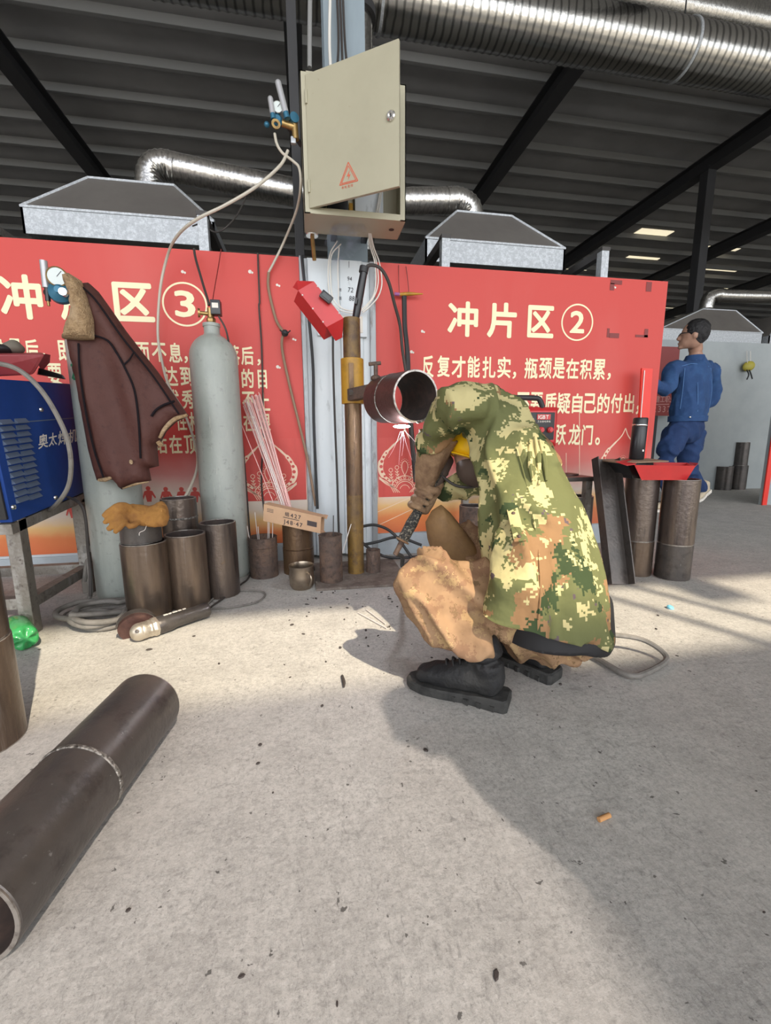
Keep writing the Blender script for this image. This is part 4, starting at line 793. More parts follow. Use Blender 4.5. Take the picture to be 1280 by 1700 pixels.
MB().lathe([(0.001, 0.004), (0.045, 0.004), (0.055, 0.02), (0.057, 0.06), (0.053, 0.09), (0.058, 0.112), (0.060, 0.112), (0.056, 0.09), (0.060, 0.06), (0.058, 0.018), (0.047, 0), (0.001, 0)], (-0.045, 2.00, 0), (0, 0, 1), 36, False, True).build('cup_body', 'cupmetal', t)
MB().tube([(-0.013, 1.955, 0.085), (-0.004, 1.93, 0.08), (0.0, 1.925, 0.055), (-0.008, 1.94, 0.03), (-0.016, 1.952, 0.025)], 0.005, 8).build('handle', 'cupmetal', t)
# electrodes
def rod(p0, p1, m, label, group, r=0.0022): return tag(MB().cyl(p0, p1, r, None, 6).build('welding_rod', m, smooth=60), label, 'welding rod', group)
for i, (dx_, dy_, tx, ty, h) in enumerate(((-0.045, 0.0, -0.07, -0.02, 0.27), (-0.02, 0.03, -0.035, 0.03, 0.33), (-0.015, 0.02, -0.02, 0.0, 0.26), (0.012, 0.02, 0.03, 0.02, 0.30), (0.02, 0.0, 0.038, 0.01, 0.31), (0.035, 0.0, 0.055, 0.0, 0.285))):
    rod((-0.239 + dx_, 2.227 + dy_, 0.006), (-0.239 + tx, 2.227 + ty, h), 'rodwhite', 'thin white electrode standing in the rusty can near the gas cylinder', 'electrodes in the rusty can', 0.002)
random.seed(3)
q0, q1 = V((-0.3219, 2.42, 0.8932)), V((-0.232, 2.44, 0.9455)); k = 0
for i in range(30):
    f = i / 29; a = V((-0.068 + 0.028 * f + random.uniform(-.008, .008), 2.245 + random.uniform(-.02, .02), 0.138 + random.uniform(0, 0.004)))
    b_ = q0.lerp(q1, f) + V((random.uniform(-.004, .004), random.uniform(-.015, .015), random.uniform(-.02, .012)))
    rod(a, b_, ('rodpink', 'rodwhite', 'rodpink')[i % 3], 'long thin pinkish rod in the leaning bundle before the red banner', 'bundle of long rods leaning on the banner', 0.0023)
rod((-0.095, 2.23, 0.14), (-0.3468, 2.43, 0.8096), 'rodpink', 'single long rod splayed out to the left of the leaning bundle', None, 0.0022)
rod((0.105, 2.03, 0.02), (0.118, 2.08, 0.33), 'cabledark', 'thin upright wire standing in the tall pitted can', None, 0.0025)
rod((0.110, 2.03, 0.02), (0.2043, 2.08, 0.2826), 'rodwhite', 'thin pale electrode slanting out of the tall pitted can', None, 0.002)

# carton of electrodes
P0, P1, P3 = V((-0.2247, 2.16, 0.2975)), V((0.0531, 2.13, 0.2266)), V((-0.2179, 2.165, 0.3812)); ex = (P1 - P0); ez = (P3 - P0); ey = V((0.02, 0.062, 0.0)); P0.z += 0.004; P1 = P0 + ex
t = thing('carton', 'torn electrode carton with black print lying across the scorched cans', 'box', P0)
mb = MB(); A = [P0, P0 + ex, P0 + ex + ez, P0 + ez]; B = [p + ey for p in A]
mb.add(A + B, [(0, 1, 2, 3), (7, 6, 5, 4), (0, 4, 5, 1), (3, 2, 6, 7), (0, 3, 7, 4)]); inn = [a + (V((sum(p.x for p in A + B) / 8, sum(p.y for p in A + B) / 8, sum(p.z for p in A + B) / 8)) - a) * 0.06 for a in A + B]
mb.add(inn, [(3, 2, 1, 0), (4, 5, 6, 7), (1, 5, 4, 0), (7, 6, 2, 3), (4, 7, 3, 0)]); mb.add([A[1], A[2], B[2], B[1], inn[1], inn[2], inn[6], inn[5]], [(0, 1, 5, 4), (1, 2, 6, 5), (2, 3, 7, 6), (3, 0, 4, 7)])
mb.build('carton_body', 'cardboard', t, smooth=0, fix=False)
x_ = ex.normalized(); z_ = ez.normalized()
MB().prism([A[2], A[2] + x_ * 0.012 + z_ * 0.004, A[2] + x_ * 0.022 - z_ * 0.012 + ey * 0.3, B[2] + x_ * 0.018, B[2]], z_ * 0.002).prism([A[1], A[1] + x_ * 0.012 - z_ * 0.003, A[1] + x_ * 0.02 + ey * 0.5, B[1]], z_ * 0.002).build('torn_flap', 'cardboard', t, smooth=0)
mb = MB(); of = -ey.normalized() * 0.0008
line_text(mb, '结427', P0 + ex * 0.37 + ez * 0.58 + of, ex, ez, ez.length * 0.24, 0.02, 0.3); line_text(mb, 'J48·47', P0 + ex * 0.35 + ez * 0.13 + of, ex, ez, ez.length * 0.25, 0.02, 0.25)
mb.add([P0 + ex * u + ez * w + of for u, w in ((0.34, 0.47), (0.62, 0.47), (0.62, 0.51), (0.34, 0.51))], [(0, 1, 2, 3)]); mb.add([P0 + ex * u + ez * w + of for u, w in ((0.76, 0.32), (0.93, 0.32), (0.93, 0.62), (0.76, 0.62))], [(0, 1, 2, 3)])
for w in (0.60, 0.68, 0.76): mb.add([P0 + ex * u + ez * v + of for u, v in ((0.06, w), (0.17, w), (0.17, w + 0.03), (0.06, w + 0.03))], [(0, 1, 2, 3)])
mb.build('printing', 'cartonink', t, smooth=0, fix=False)

# ------------------------------------------------------------------ welding post with its clamped pipe
PX, PY = 0.232, 2.150
t = thing('welding_post', 'rusty steel post with yellow paint on a floor plate', 'stand', (PX, PY, 0))
MB().prism([(0.0196, 1.93, -0.0095)[:2] + (0,), (0.47, 1.92, 0), (0.47, 2.36, 0), (0.02, 2.36, 0)], (0, 0, 0.012)).build('floor_plate', 'dustplate', t, smooth=0, bevel=0.001)
MB().cyl((PX, PY, 0.012), (PX, PY, 0.42), 0.042, None, 36).build('lower_tube', 'postyellow', t)
MB().cyl((PX, PY, 0.42), (PX, PY, 0.90), 0.0418, None, 36).build('middle_tube', 'postbrown', t)
MB().hollow((PX, PY, 0.90), (PX, PY, 1.262), 0.0416, 0.036, 36).build('upper_tube', 'postyellow', t)
MB().hollow((PX, PY, 0.868), (PX, PY, 1.078), 0.055, 0.0422, 36).build('collar', 'collar', t)
MB().box((PX - 0.012, PY - 0.062, 0.985), (0.022, 0.014, 0.13)).build('rib', 'postbrown', t, bevel=0.002)
p_a, p_b = V((0.2203, 2.08, 0.9251)), V((0.3466, 1.93, 0.9313))
MB().bar(p_a + V((0.0, 0.02, -0.02)), V((0.3082, 1.945, 0.9118)), 0.05, 0.055).build('clamp_arm', 'pipe_rust', t, bevel=0.004)
MB().cyl(p_a + V((-0.012, -0.02, -0.012)), p_a + V((0.012, -0.026, -0.012)), 0.014, None, 6).build('bolt', 'pipe_dark', t)
sc = V((0.3069, 1.9, 0.9474))
cl = MB().cyl(sc + V((0, 0, -0.02)), sc + V((0, 0, 0.065)), 0.009).lathe([(0.016, 0), (0.022, 0.006), (0.022, 0.016), (0.014, 0.022)], sc + V((0, 0, 0.0)), (0, 0, 1), 16, True).build('clamp_screw', 'pipe_rust', t)
MB().cyl(sc + V((-0.03, 0, 0.068)), sc + V((0.022, 0, 0.074)), 0.008).build('tee_handle', 'pipe_rust', cl)
pf, pb = V((0.4259, 1.66, 0.8602)), V((0.347, 1.935, 0.8696))
wp = pipe(pb, pf, 0.101, 'wine-brown pipe clamped to the post, being welded by the crouching man', 'pipe_wine', 0.008, None, 'clamped_pipe', [0.42])
# ragged fresh weld along the lower right of the mouth
ax = (pf - pb).normalized(); u, w, _ = frame_of(ax); mb = MB()
for i in range(26):
    a = -0.75 - 0.75 * i / 25; rr = 0.098 + random.uniform(-.003, .004); dd = u * 0; rt = V((cos(a), 0, sin(a))); rt = (rt - ax * rt.dot(ax)).normalized()
    mb.ell(pf + rt * rr + ax * random.uniform(-.002, .004), (random.uniform(.003, .006),) * 3, None, 8, 5)
mb.build('weld_bead', 'weld', wp)
ARC = V((0.3751, 1.69, 0.7467))
tag(MB().ell(ARC, (0.034, 0.012, 0.007), None, 16, 8).build('welding_arc', 'arc'), 'bright white welding arc under the clamped pipe', 'arc')
al = bpy.data.lights.new('welding_arc_light', 'POINT'); alo = bpy.data.objects.new('welding_arc_light', al); COL.objects.link(alo); alo.location = ARC + V((0, -0.01, -0.02)); al.energy = 5; al.color = (0.85, 0.9, 1.0); al.shadow_soft_size = 0.02
for i, (a, b_, c_) in enumerate((((0.3724, 1.7, 0.7281), (0.3456, 1.69, 0.6666), (0.319, 1.68, 0.6245)), ((0.3773, 1.7, 0.728), (0.3677, 1.69, 0.6521), (0.3605, 1.68, 0.5952)), ((0.3823, 1.7, 0.728), (0.3973, 1.69, 0.6661), (0.4174, 1.69, 0.613)), ((0.3872, 1.7, 0.7327), (0.4295, 1.68, 0.6826), (0.4699, 1.68, 0.6174)), ((0.3798, 1.7, 0.728), (0.3825, 1.69, 0.6829), (0.3728, 1.68, 0.6309)))):
    tag(MB().tube([a, b_, c_], [0.0007, 0.0003], 5).build('spark', 'spark'), 'fine hot spark falling from the welding arc', 'spark', 'sparks below the arc')
# electrode holder pushed into the post top, its cable arching over
eh = thing('electrode_holder', 'black electrode holder stuck upright in the top of the post', 'tool', (0.2506, 2.14, 1.2628))
MB().tube([(0.2479, 2.145, 1.2425), (0.2567, 2.14, 1.2845), (0.2742, 2.13, 1.3752), (0.2912, 2.12, 1.4587)], [0.015, 0.018, 0.019, 0.017], 14).build('grip', 'blackplastic', eh)
MB().cyl((0.2883, 2.12, 1.4559), (0.2943, 2.12, 1.482), 0.021, None, 14).build('end_collar', 'black', eh)
MB().bar((0.2537, 2.105, 1.3431), (0.2476, 2.105, 1.3141), 0.012, 0.012).build('trigger', 'blackplastic', eh, bevel=0.002)
cable('cable', [(0.2942, 2.12, 1.4743), (0.3269, 2.13, 1.4953), (0.374, 2.14, 1.4861), (0.415, 2.16, 1.4371), (0.4522, 2.2, 1.3506), (0.4881, 2.24, 1.2638), (0.505, 2.26, 1.1521), (0.5233, 2.27, 1.0588), (0.5487, 2.28, 0.9135), (0.5626, 2.28, 0.7246), (0.5886, 2.3, 0.5614)], 0.008, 'cabledark', 'dark cable arching from the electrode holder down behind the clamped pipe')
cable('hose', [(0.5508, 2.42, 1.4578), (0.552, 2.41, 1.3076), (0.5599, 2.4, 1.2122), (0.5668, 2.4, 1.1178), (0.5706, 2.4, 0.9572), (0.5948, 2.41, 0.6922), (0.6224, 2.43, 0.4481)], [0.014, 0.013, 0.016, 0.013], 'black', 'thick wrinkled black hose hanging from the yellow hook on the right banner', 'hose')
hk = thing('torch_hook', 'small yellow and violet torch slung on two wires on the right banner', 'tool', (0.5837, 2.46, 1.4807))
MB().tube([(0.5328, 2.46, 1.4782), (0.5893, 2.455, 1.4826), (0.6632, 2.45, 1.4847)], [0.009, 0.010, 0.003], 10).build('nozzle', 'collar', hk)
MB().cyl((0.5062, 2.462, 1.4806), (0.5362, 2.46, 1.4784), 0.009).build('rear_cap', mat('violet_plastic', (0.30, 0.10, 0.28), 0.5), hk)
MB().tube([(0.5361, 2.49, 1.6389), (0.5317, 2.47, 1.5552), (0.5328, 2.46, 1.4782)], 0.0015, 5).build('sling_wire', 'cabledark', hk); MB().tube([(0.5769, 2.49, 1.6352), (0.5825, 2.47, 1.5579), (0.5871, 2.46, 1.4809)], 0.0015, 5).build('sling_wire', 'cabledark', hk)

# ------------------------------------------------------------------ folded sheet masks
def hand_mask(t, A, back, m, flap=0.0):
    """A = four corners of the outer face; back = vector from face to rim; sides splay outward a little"""
    A = [V(p) for p in A]; c = sum(A, V((0, 0, 0))) / 4; back = V(back); Rm = [p + (p - c) * flap + back for p in A]
    mb = MB(); mb.add(A + Rm, [(0, 1, 2, 3)] + [(i, i + 4, (i + 1) % 4 + 4, (i + 1) % 4) for i in range(4)])
    inn = [p + back.normalized() * 0.003 + (c - p) * 0.02 for p in A] + [p + (c + back - p) * 0.02 for p in Rm]
    mb.add(inn, [(3, 2, 1, 0)] + [((i + 1) % 4, (i + 1) % 4 + 4, i + 4, i) for i in range(4)]); mb.add(Rm + inn[4:], [(i, (i + 1) % 4, (i + 1) % 4 + 4, i + 4) for i in range(4)])
    mb.build('shell', m, t, smooth=0, fix=False)
    mr = MB()
    for i in range(4):
        for f in (0.12, 0.5, 0.88):
            if i % 2 == 0: continue
            p = A[i].lerp(A[(i + 1) % 4], f); mr.ell(p + (c - p) * 0.04 - back.normalized() * 0.001, (0.004,) * 3, None, 8, 6)
    mr.build('rivet', 'rodwhite', t)
    return A, Rm
t = thing('welding_mask', 'red folded welding mask hanging askew at the post top', 'welding mask', (0.0754, 2.06, 1.1531), 'red welding masks')
A_, R_ = hand_mask(t, [(0.1089, 2.055, 1.1969), (0.1863, 2.06, 1.2396), (0.0594, 2.06, 1.3875), (-0.0102, 2.055, 1.3451)], V((-0.012, 0.075, -0.03)), 'redpaint', 0.10)
MB().prism([(0.1089, 2.055, 1.1969), (0.1863, 2.06, 1.2396), (0.1832, 2.11, 1.1676), (0.1519, 2.11, 1.1505)], V((0.001, 0.003, 0))).build('chin_flap', 'redpaint', t, smooth=0)
MB().prism([(-0.0102, 2.055, 1.3451), (0.0594, 2.06, 1.3875), (-0.0141, 2.1, 1.3993), (-0.0338, 2.1, 1.3707)], V((0.001, 0.003, 0))).build('brow_flap', 'redpaint', t, smooth=0)
c0, c1 = V((0.089, 2.048, 1.3355)), V((0.1331, 2.048, 1.3026)); fr = MB().bar(c0 + V((0, -0.006, 0)), c1 + V((0, -0.006, 0)), 0.034, 0.018, (0, -1, 0)).build('window_frame', 'blackplastic', t, bevel=0.003)
MB().bar(c0.lerp(c1, 0.15) + V((0, -0.0165, 0)), c0.lerp(c1, 0.85) + V((0, -0.0165, 0)), 0.018, 0.003, (0, -1, 0)).build('dark_glass', 'darkglass', fr, smooth=0)
t = thing('welding_mask', 'bright red folded welding mask lying on the right-hand pipe stack', 'welding mask', (1.8, 1.79, 0.5), 'red welding masks')
A_, R_ = hand_mask(t, [(1.5105, 1.72, 0.5035), (1.7734, 1.74, 0.4953), (1.9213, 1.92, 0.4939), (1.6561, 1.9, 0.5016)], V((0.0, 0.005, 0.070)), 'redpaint', 0.33)
MB().prism([R_[3] + V((0.02, -0.01, 0)), R_[0] + V((0.02, 0.02, 0)), R_[0] + V((-0.022, 0.02, -0.004)), R_[0] + V((-0.04, 0.07, 0.010)), R_[3] + V((-0.022, 0, 0.012))], V((0, 0, 0.003))).build('brow_flap', 'redpaint', t, smooth=0)
MB().prism([R_[1] + V((0, 0, -0.002)), R_[1] + V((0.055, 0.04, 0.006)), R_[2] + V((0.01, 0, 0))], V((0, 0, 0.003))).build('chin_flap', 'redpaint', t, smooth=0)
t = thing('welding_mask', 'black mask lying under the cardboard and the thermos flask', 'welding mask', (1.62, 1.9, 0.5))
mb = MB(); mb.loft([[V((1.55, 1.82, 0.498)), V((1.70, 1.86, 0.498)), V((1.70, 1.97, 0.498)), V((1.55, 1.96, 0.498))], [V((1.50, 1.80, 0.575)), V((1.70, 1.865, 0.575)), V((1.70, 1.99, 0.575)), V((1.50, 1.99, 0.575))]]); mb.build('shell', 'blackplastic', t, bevel=0.008)
MB().prism([(1.455, 1.79, 0.576), (1.76, 1.84, 0.576), (1.80, 2.02, 0.580), (1.48, 2.02, 0.580)], (0, 0, 0.006)).build('cardboard_sheet', 'orangeband', smooth=0)
tag(bpy.data.objects['cardboard_sheet'], 'worn brown cardboard sheet under the black thermos flask', 'cardboard')
tb, tt = V((1.6701, 1.95, 0.5747)), V((1.6762, 1.95, 0.7815)); t = thing('thermos_flask', 'black thermos flask standing on the cardboard by the right banner end', 'flask', (tb.x, 1.95, 0.585))
bz = 0.586; hh = (tt - tb).length
MB().lathe([(0.001, 0), (0.033, 0), (0.035, 0.004), (0.035, hh * 0.80), (0.034, hh * 0.81), (0.001, hh * 0.81)], (tb.x, 1.95, bz), (0.02, 0, 1), 32, False).build('flask_body', 'blackplastic', t)
MB().lathe([(0.0345, 0), (0.036, 0.002), (0.036, 0.007), (0.0345, 0.009)], (tb.x + 0.003, 1.95, bz + hh * 0.81), (0.02, 0, 1), 32, False).build('steel_ring', 'chrome', t)
MB().lathe([(0.0345, 0), (0.0345, hh * 0.13), (0.031, hh * 0.155), (0.001, hh * 0.16)], (tb.x + 0.0035, 1.95, bz + hh * 0.81 + 0.009), (0.02, 0, 1), 32, False).build('flask_lid', 'blackplastic', t)
MB().box((tb.x + 0.004, 1.9145, bz + 0.045), (0.008, 0.002, 0.010)).build('logo_dot', 'rodwhite', t, smooth=0)

# leaning steel channel
b0, b1 = V((1.442, 1.735, 0.0)), V((1.480, 1.955, 0.585)); axv = (b1 - b0).normalized(); sx = V((1, 0.02, 0)); sx = (sx - axv * sx.dot(axv)).normalized(); fw_ = sx.cross(axv).normalized()
if fw_.y > 0: fw_ = -fw_
cs = [(-0.064, 0), (-0.064, 0.05), (-0.058, 0.05), (-0.058, 0.007), (0.058, 0.007), (0.058, 0.05), (0.064, 0.05), (0.064, 0)]
b0 = b0 + V((0, 0, 0.002)) + fw_ * -0.0
MB().prism([b0 + sx * a + fw_ * b_ for a, b_ in cs], b1 - b0).build('steel_channel', 'pipe_wine', smooth=0, bevel=0.001)
o = bpy.data.objects['steel_channel']; o.data.materials[0] = M['pipe_dark']; tag(o, 'dark steel channel leaning upright right of the crouching welder', 'steel section')

# red inverter welder on a low bench behind the crouching man
t = thing('bench', 'low dark steel bench under the red welding machine', 'bench', (1.18, 2.2, 0))
MB().box((1.18, 2.20, 0.485), (0.60, 0.42, 0.022)).build('bench_top', 'pipe_dark', t, bevel=0.002)
for x in (0.91, 1.45):
    for y in (2.02, 2.38): MB().box((x, y, 0.237), (0.035, 0.035, 0.474)).build('leg', 'postsq', t, smooth=0)
t = thing('inverter_welder', 'red and black welding machine with IGBT on its panel, on the bench', 'welding machine', (1.09, 2.2, 0.497))
MB().box((1.095, 2.24, 0.665), (0.29, 0.30, 0.33)).build('case', 'bluedark', t, bevel=0.015)
for z in range(9): MB().box((1.18, 2.085, 0.518 + z * 0.016), (0.14, 0.02, 0.007)).build('grille_rib', 'blackplastic', t, smooth=0)
mb = MB(); fx0, fx1, fz0, fz1 = 0.945, 1.255, 0.655, 0.850
mb.loft([[V((fx0, 2.06, fz0)), V((fx1, 2.06, fz0)), V((fx1, 2.06, fz1)), V((fx0, 2.06, fz1))], [V((fx0, 2.02, fz0)), V((fx1, 2.02, fz0)), V((fx1, 2.02, fz1)), V((fx0, 2.02, fz1))], [V((fx0 + 0.022, 2.0, fz0 + 0.02)), V((fx1 - 0.022, 2.0, fz0 + 0.02)), V((fx1 - 0.022, 2.0, fz1 - 0.02)), V((fx0 + 0.022, 2.0, fz1 - 0.02))]])
mb.build('red_bezel', 'redpaint', t, smooth=0, bevel=0.006)
pn = MB().box((1.105, 2.0, 0.755), (0.24, 0.012, 0.135)).build('control_panel', 'bluedark', t, bevel=0.004)
MB().box((1.163, 1.992, 0.800), (0.072, 0.004, 0.026)).build('name_plate', 'redpaint', pn, smooth=0)
mb = MB(); line_text(mb, 'IGBT', (1.131, 1.9893, 0.7905), (1, 0, 0), (0, 0, 1), 0.019, 0.02, 0.12, 1.0); line_text(mb, '工业级电焊机', (1.131, 1.9933, 0.773), (1, 0, 0), (0, 0, 1), 0.0095, 0.01, 0.25); mb.build('lettering', 'paper', pn, smooth=0, fix=False)
for x in (1.150, 1.199): MB().lathe([(0.001, 0), (0.015, 0), (0.014, 0.012), (0.010, 0.014), (0.010, 0.02), (0.001, 0.02)], (x, 1.994, 0.737), (0, -1, 0), 20, False).build('dial_knob', 'redpaint', pn)
for z in (0.79, 0.765): MB().box((1.085, 1.9935, z), (0.05, 0.002, 0.008)).build('display_strip', 'acrylic', pn, smooth=0)
MB().ell((1.105, 1.992, 0.722), (0.007, 0.004, 0.007)).build('indicator', 'rodwhite', pn)
mb = MB(); mb.tube([(0.94, 2.02, 0.835), (0.955, 2.02, 0.885), (0.99, 2.02, 0.893), (1.12, 2.02, 0.893), (1.15, 2.02, 0.885), (1.17, 2.02, 0.848)], 0.013, 10); mb.build('carry_handle', 'bluedark', t)
MB().ell((1.035, 2.01, 0.825), (0.03, 0.02, 0.032)).build('side_boss', 'bluedark', t); MB().ell((1.035, 1.985, 0.827), (0.018, 0.008, 0.018)).build('red_button', 'redpaint', t)
# the small red and grey clutter on the bench corner
tag(MB().lathe([(0.001, 0), (0.05, 0), (0.05, 0.008), (0.02, 0.012), (0.001, 0.012)], (1.405, 2.12, 0.4965), (0, 0, 1), 24, False).build('grinding_disc', 'pipe_wine'), 'dark round disc lying on the right end of the low bench', 'disc')

# ------------------------------------------------------------------ gas cylinders
def gas_cylinder(c, label, h=1.145):
    t = thing('gas_cylinder', label, 'gas cylinder', (c[0], c[1], 0), 'grey gas cylinders')
    prof = [(0.001, 0.012), (0.08, 0.01), (0.098, 0.0), (0.108, 0.012), (0.110, 0.03), (0.110, h - 0.06)]
    prof += [(0.110 * cos(a) if a < 1.1 else 0.110 * cos(a), h - 0.06 + 0.115 * sin(a)) for a in [0.15 * i for i in range(1, 9)]]
    prof += [(0.036, h + 0.056), (0.036, h + 0.085), (0.040, h + 0.086), (0.040, h + 0.10), (0.024, h + 0.104), (0.001, h + 0.104)]
    MB().lathe(prof, (c[0], c[1], 0), (0, 0, 1), 48, False).build('body', 'gas', t, smooth=50)
    v = MB().cyl((c[0], c[1], h + 0.10), (c[0], c[1], h + 0.17), 0.015, None, 14).lathe([(0.018, 0), (0.021, 0.006), (0.021, 0.018), (0.016, 0.024)], (c[0], c[1], h + 0.105), (0, 0, 1), 6).build('valve', 'brass', t)
    MB().cyl((c[0], c[1], h + 0.145), (c[0] - 0.045, c[1] - 0.01, h + 0.145), 0.009, None, 12).lathe([(0.001, 0), (0.020, 0), (0.020, 0.010), (0.001, 0.010)], (c[0] - 0.045, c[1] - 0.01, h + 0.145), (-1, -0.2, 0), 18).build('hand_wheel', 'brass', v)
    return t
g2 = gas_cylinder((-0.425, 2.28), 'upright grey-green gas cylinder standing alone before the left banner')
MB().box((-0.395, 2.262, 1.312), (0.045, 0.05, 0.065)).build('pressure_unit', 'blackplastic', g2, bevel=0.004)
mb = MB(); mb.box((-0.395, 2.2365, 1.318), (0.028, 0.002, 0.022)); mb.build('unit_label', 'paper', g2, smooth=0)
cable('cable', [(-0.5114, 2.44, 1.6326), (-0.5024, 2.42, 1.5789), (-0.4696, 2.36, 1.4641), (-0.4352, 2.29, 1.3548), (-0.4296, 2.28, 1.3281)], 0.006, 'cabledark', 'dark cable from the left hood stub down to the upright cylinder valve')
cable('wire', [(-0.3881, 2.47, 1.6497), (-0.3999, 2.44, 1.5649), (-0.4106, 2.34, 1.4199), (-0.4157, 2.28, 1.3341)], 0.0025, 'redfar', 'thin red wire running down to the upright cylinder valve', 'wire')
cable('cable', [(-0.3843, 2.25, 1.2737), (-0.3565, 2.24, 1.2187), (-0.3477, 2.26, 1.1554), (-0.347, 2.4, 0.9764), (-0.3333, 2.42, 0.6029), (-0.3289, 2.42, 0.3063), (-0.3175, 2.36, 0.0481)], 0.0045, 'cabledark', 'thin dark cable down the right side of the upright gas cylinder')
g1 = gas_cylinder((-0.846, 2.068), 'grey-green gas cylinder with the maroon leather coat hung over its top')
# green stencil mark down its flank
mb = MB(); a0 = -2.27
for k, (ch, z) in enumerate((('氩', 1.03), ('气', 0.94))):
    vs, fs = glyph(ch, 0.03); x0 = min(v[0] for v in vs); y0 = min(v[1] for v in vs)
    mb.add([(-0.846 + (0.1108 + v[2]) * cos(a0 + (v[0] - x0) * 0.75), 2.068 + (0.1108 + v[2]) * sin(a0 + (v[0] - x0) * 0.75), z + (v[1] - y0) * 0.085 - 0.04) for v in vs], fs)
mb.build('stencil', 'gasgreen', g1, smooth=0, fix=False)
r1 = thing('gas_regulator', 'blue gas regulator with a round gauge on the coat-draped cylinder', 'regulator', (-0.9219, 1.99, 1.2831))
MB().lathe([(0.001, 0), (0.040, 0), (0.044, 0.012), (0.040, 0.026), (0.022, 0.036), (0.012, 0.04), (0.012, 0.052), (0.001, 0.052)], (-0.9133, 1.985, 1.2644), (0.15, -1, 0.05), 28).build('regulator_body', 'bluemetal', r1)
MB().lathe([(0.001, 0), (0.014, 0), (0.014, 0.02), (0.001, 0.02)], (-0.8838, 1.935, 1.2527), (0.15, -1, 0.05), 18).build('adjusting_screw', 'chrome', r1)
gauge(r1, (-0.9116, 1.965, 1.3166), (0.12, -1, -0.05), 0.036)
MB().cyl((-0.9531, 2, 1.2759), (-0.9604, 1.97, 1.2597), 0.014).cyl((-0.9598, 1.97, 1.2315), (-0.9574, 1.97, 1.2836), 0.009).build('outlet', 'blackplastic', r1)
MB().cyl((-0.96, 1.97, 1.2791), (-0.9582, 1.97, 1.3752), 0.013, None, 18).build('flow_tube', 'acrylic', r1)
MB().cyl((-0.9161, 2.03, 1.2826), (-0.8948, 2.06, 1.2884), 0.012).build('inlet_stem', 'brass', r1)
MB().cyl((-0.9598, 1.97, 1.2315), (-0.9599, 1.97, 1.2141), 0.005).build('hose_tail', 'brass', r1)

# ------------------------------------------------------------------ leather coat over the cylinder
ct = thing('leather_coat', 'maroon leather coat with tan fleece collar, hung on the left gas cylinder', 'coat', (-0.7607, 1.93, 0.531))
outl = [(-0.8917, 1.93, 1.0795), (-0.8661, 1.93, 1.12), (-0.8172, 1.93, 1.2908), (-0.7961, 1.93, 1.294), (-0.7699, 1.93, 1.2675), (-0.7341, 1.93, 1.2085), (-0.6868, 1.93, 1.1264), (-0.6374, 1.93, 1.0512), (-0.5865, 1.93, 0.9764), (-0.5351, 1.93, 0.8901), (-0.4906, 1.93, 0.8136), (-0.4801, 1.93, 0.799), (-0.531, 1.93, 0.7746), (-0.5715, 1.93, 0.7356), (-0.5937, 1.93, 0.6941), (-0.6118, 1.93, 0.6722), (-0.612, 1.93, 0.5927), (-0.65, 1.93, 0.5835), (-0.6454, 1.93, 0.5332), (-0.6931, 1.93, 0.5193), (-0.7524, 1.93, 0.5008), (-0.7823, 1.93, 0.5415), (-0.841, 1.93, 0.5404), (-0.8497, 1.93, 0.5824), (-0.8624, 1.93, 0.6675), (-0.8715, 1.93, 0.798), (-0.8797, 1.93, 0.9136), (-0.8876, 1.93, 1.0263)]
cy0 = lambda x, z: 1.940 + 0.05 * max(0.0, (x + 0.80)) - (0.04 * max(0, (0.95 - z)))
def cb(x, z): return 0.045 + 0.012 * sin(x * 38 + z * 9) + 0.010 * noise.noise(Vector((x * 14, z * 5, 1.3)))
vs, fs = fillpoly([(p[0], p[2]) for p in outl], 0.014, 0.02, cy0, cb, 0.055)
MB().add(vs, fs).build('coat_body', 'leather', ct, smooth=70)
def onfront(p, off=0.012):
    x, z = p[0], p[2]; return V((x, cy0(x, z) - cb(x, z) - 0.010 - off, z))
for pts, r in ((((-0.8108, 1.93, 1.274), (-0.7542, 1.93, 1.2185), (-0.6776, 1.93, 1.0885), (-0.5886, 1.93, 0.953), (-0.4984, 1.93, 0.8038)), 0.004), (((-0.7845, 1.93, 1.0962), (-0.731, 1.93, 1.0756), (-0.7008, 1.93, 1.0312), (-0.6758, 1.93, 0.9745), (-0.6525, 1.93, 0.8934), (-0.6458, 1.93, 0.7746), (-0.6551, 1.93, 0.6283)), 0.004), (((-0.679, 1.93, 0.986), (-0.6591, 1.93, 1.0094), (-0.6454, 1.93, 1.0373)), 0.0035), (((-0.8308, 1.93, 1.0614), (-0.8338, 1.93, 0.96), (-0.8298, 1.93, 0.8216), (-0.8183, 1.93, 0.667), (-0.7943, 1.93, 0.5566)), 0.004), (((-0.6031, 1.93, 0.7939), (-0.5872, 1.93, 0.818), (-0.558, 1.93, 0.8373), (-0.5106, 1.93, 0.8521)), 0.005)):
    MB().tube([onfront(p) - V((0, -0.004, 0)) for p in pts], r, 6, 5).build('seam', 'seam', ct)
col = [(-0.8514, 1.9, 1.2957), (-0.8304, 1.9, 1.3031), (-0.7963, 1.9, 1.282), ((-0.7829, 1.9, 1.2193)), (-0.7705, 1.9, 1.1446), (-0.7758, 1.9, 1.0768), (-0.8201, 1.9, 1.0732), (-0.8776, 1.9, 1.0758), (-0.8622, 1.9, 1.1196), (-0.8373, 1.9, 1.1742), (-0.8352, 1.9, 1.2274), (-0.8452, 1.9, 1.2627)]
vs, fs = fillpoly([(p[0], p[2]) for p in col], 0.009, 0.02, lambda x, z: 1.872, lambda x, z: 0.034 + 0.008 * noise.noise(Vector((x * 30, z * 30, 0))), 0.035)
MB().add(vs, fs).build('fleece_collar', 'fur', ct, smooth=80)
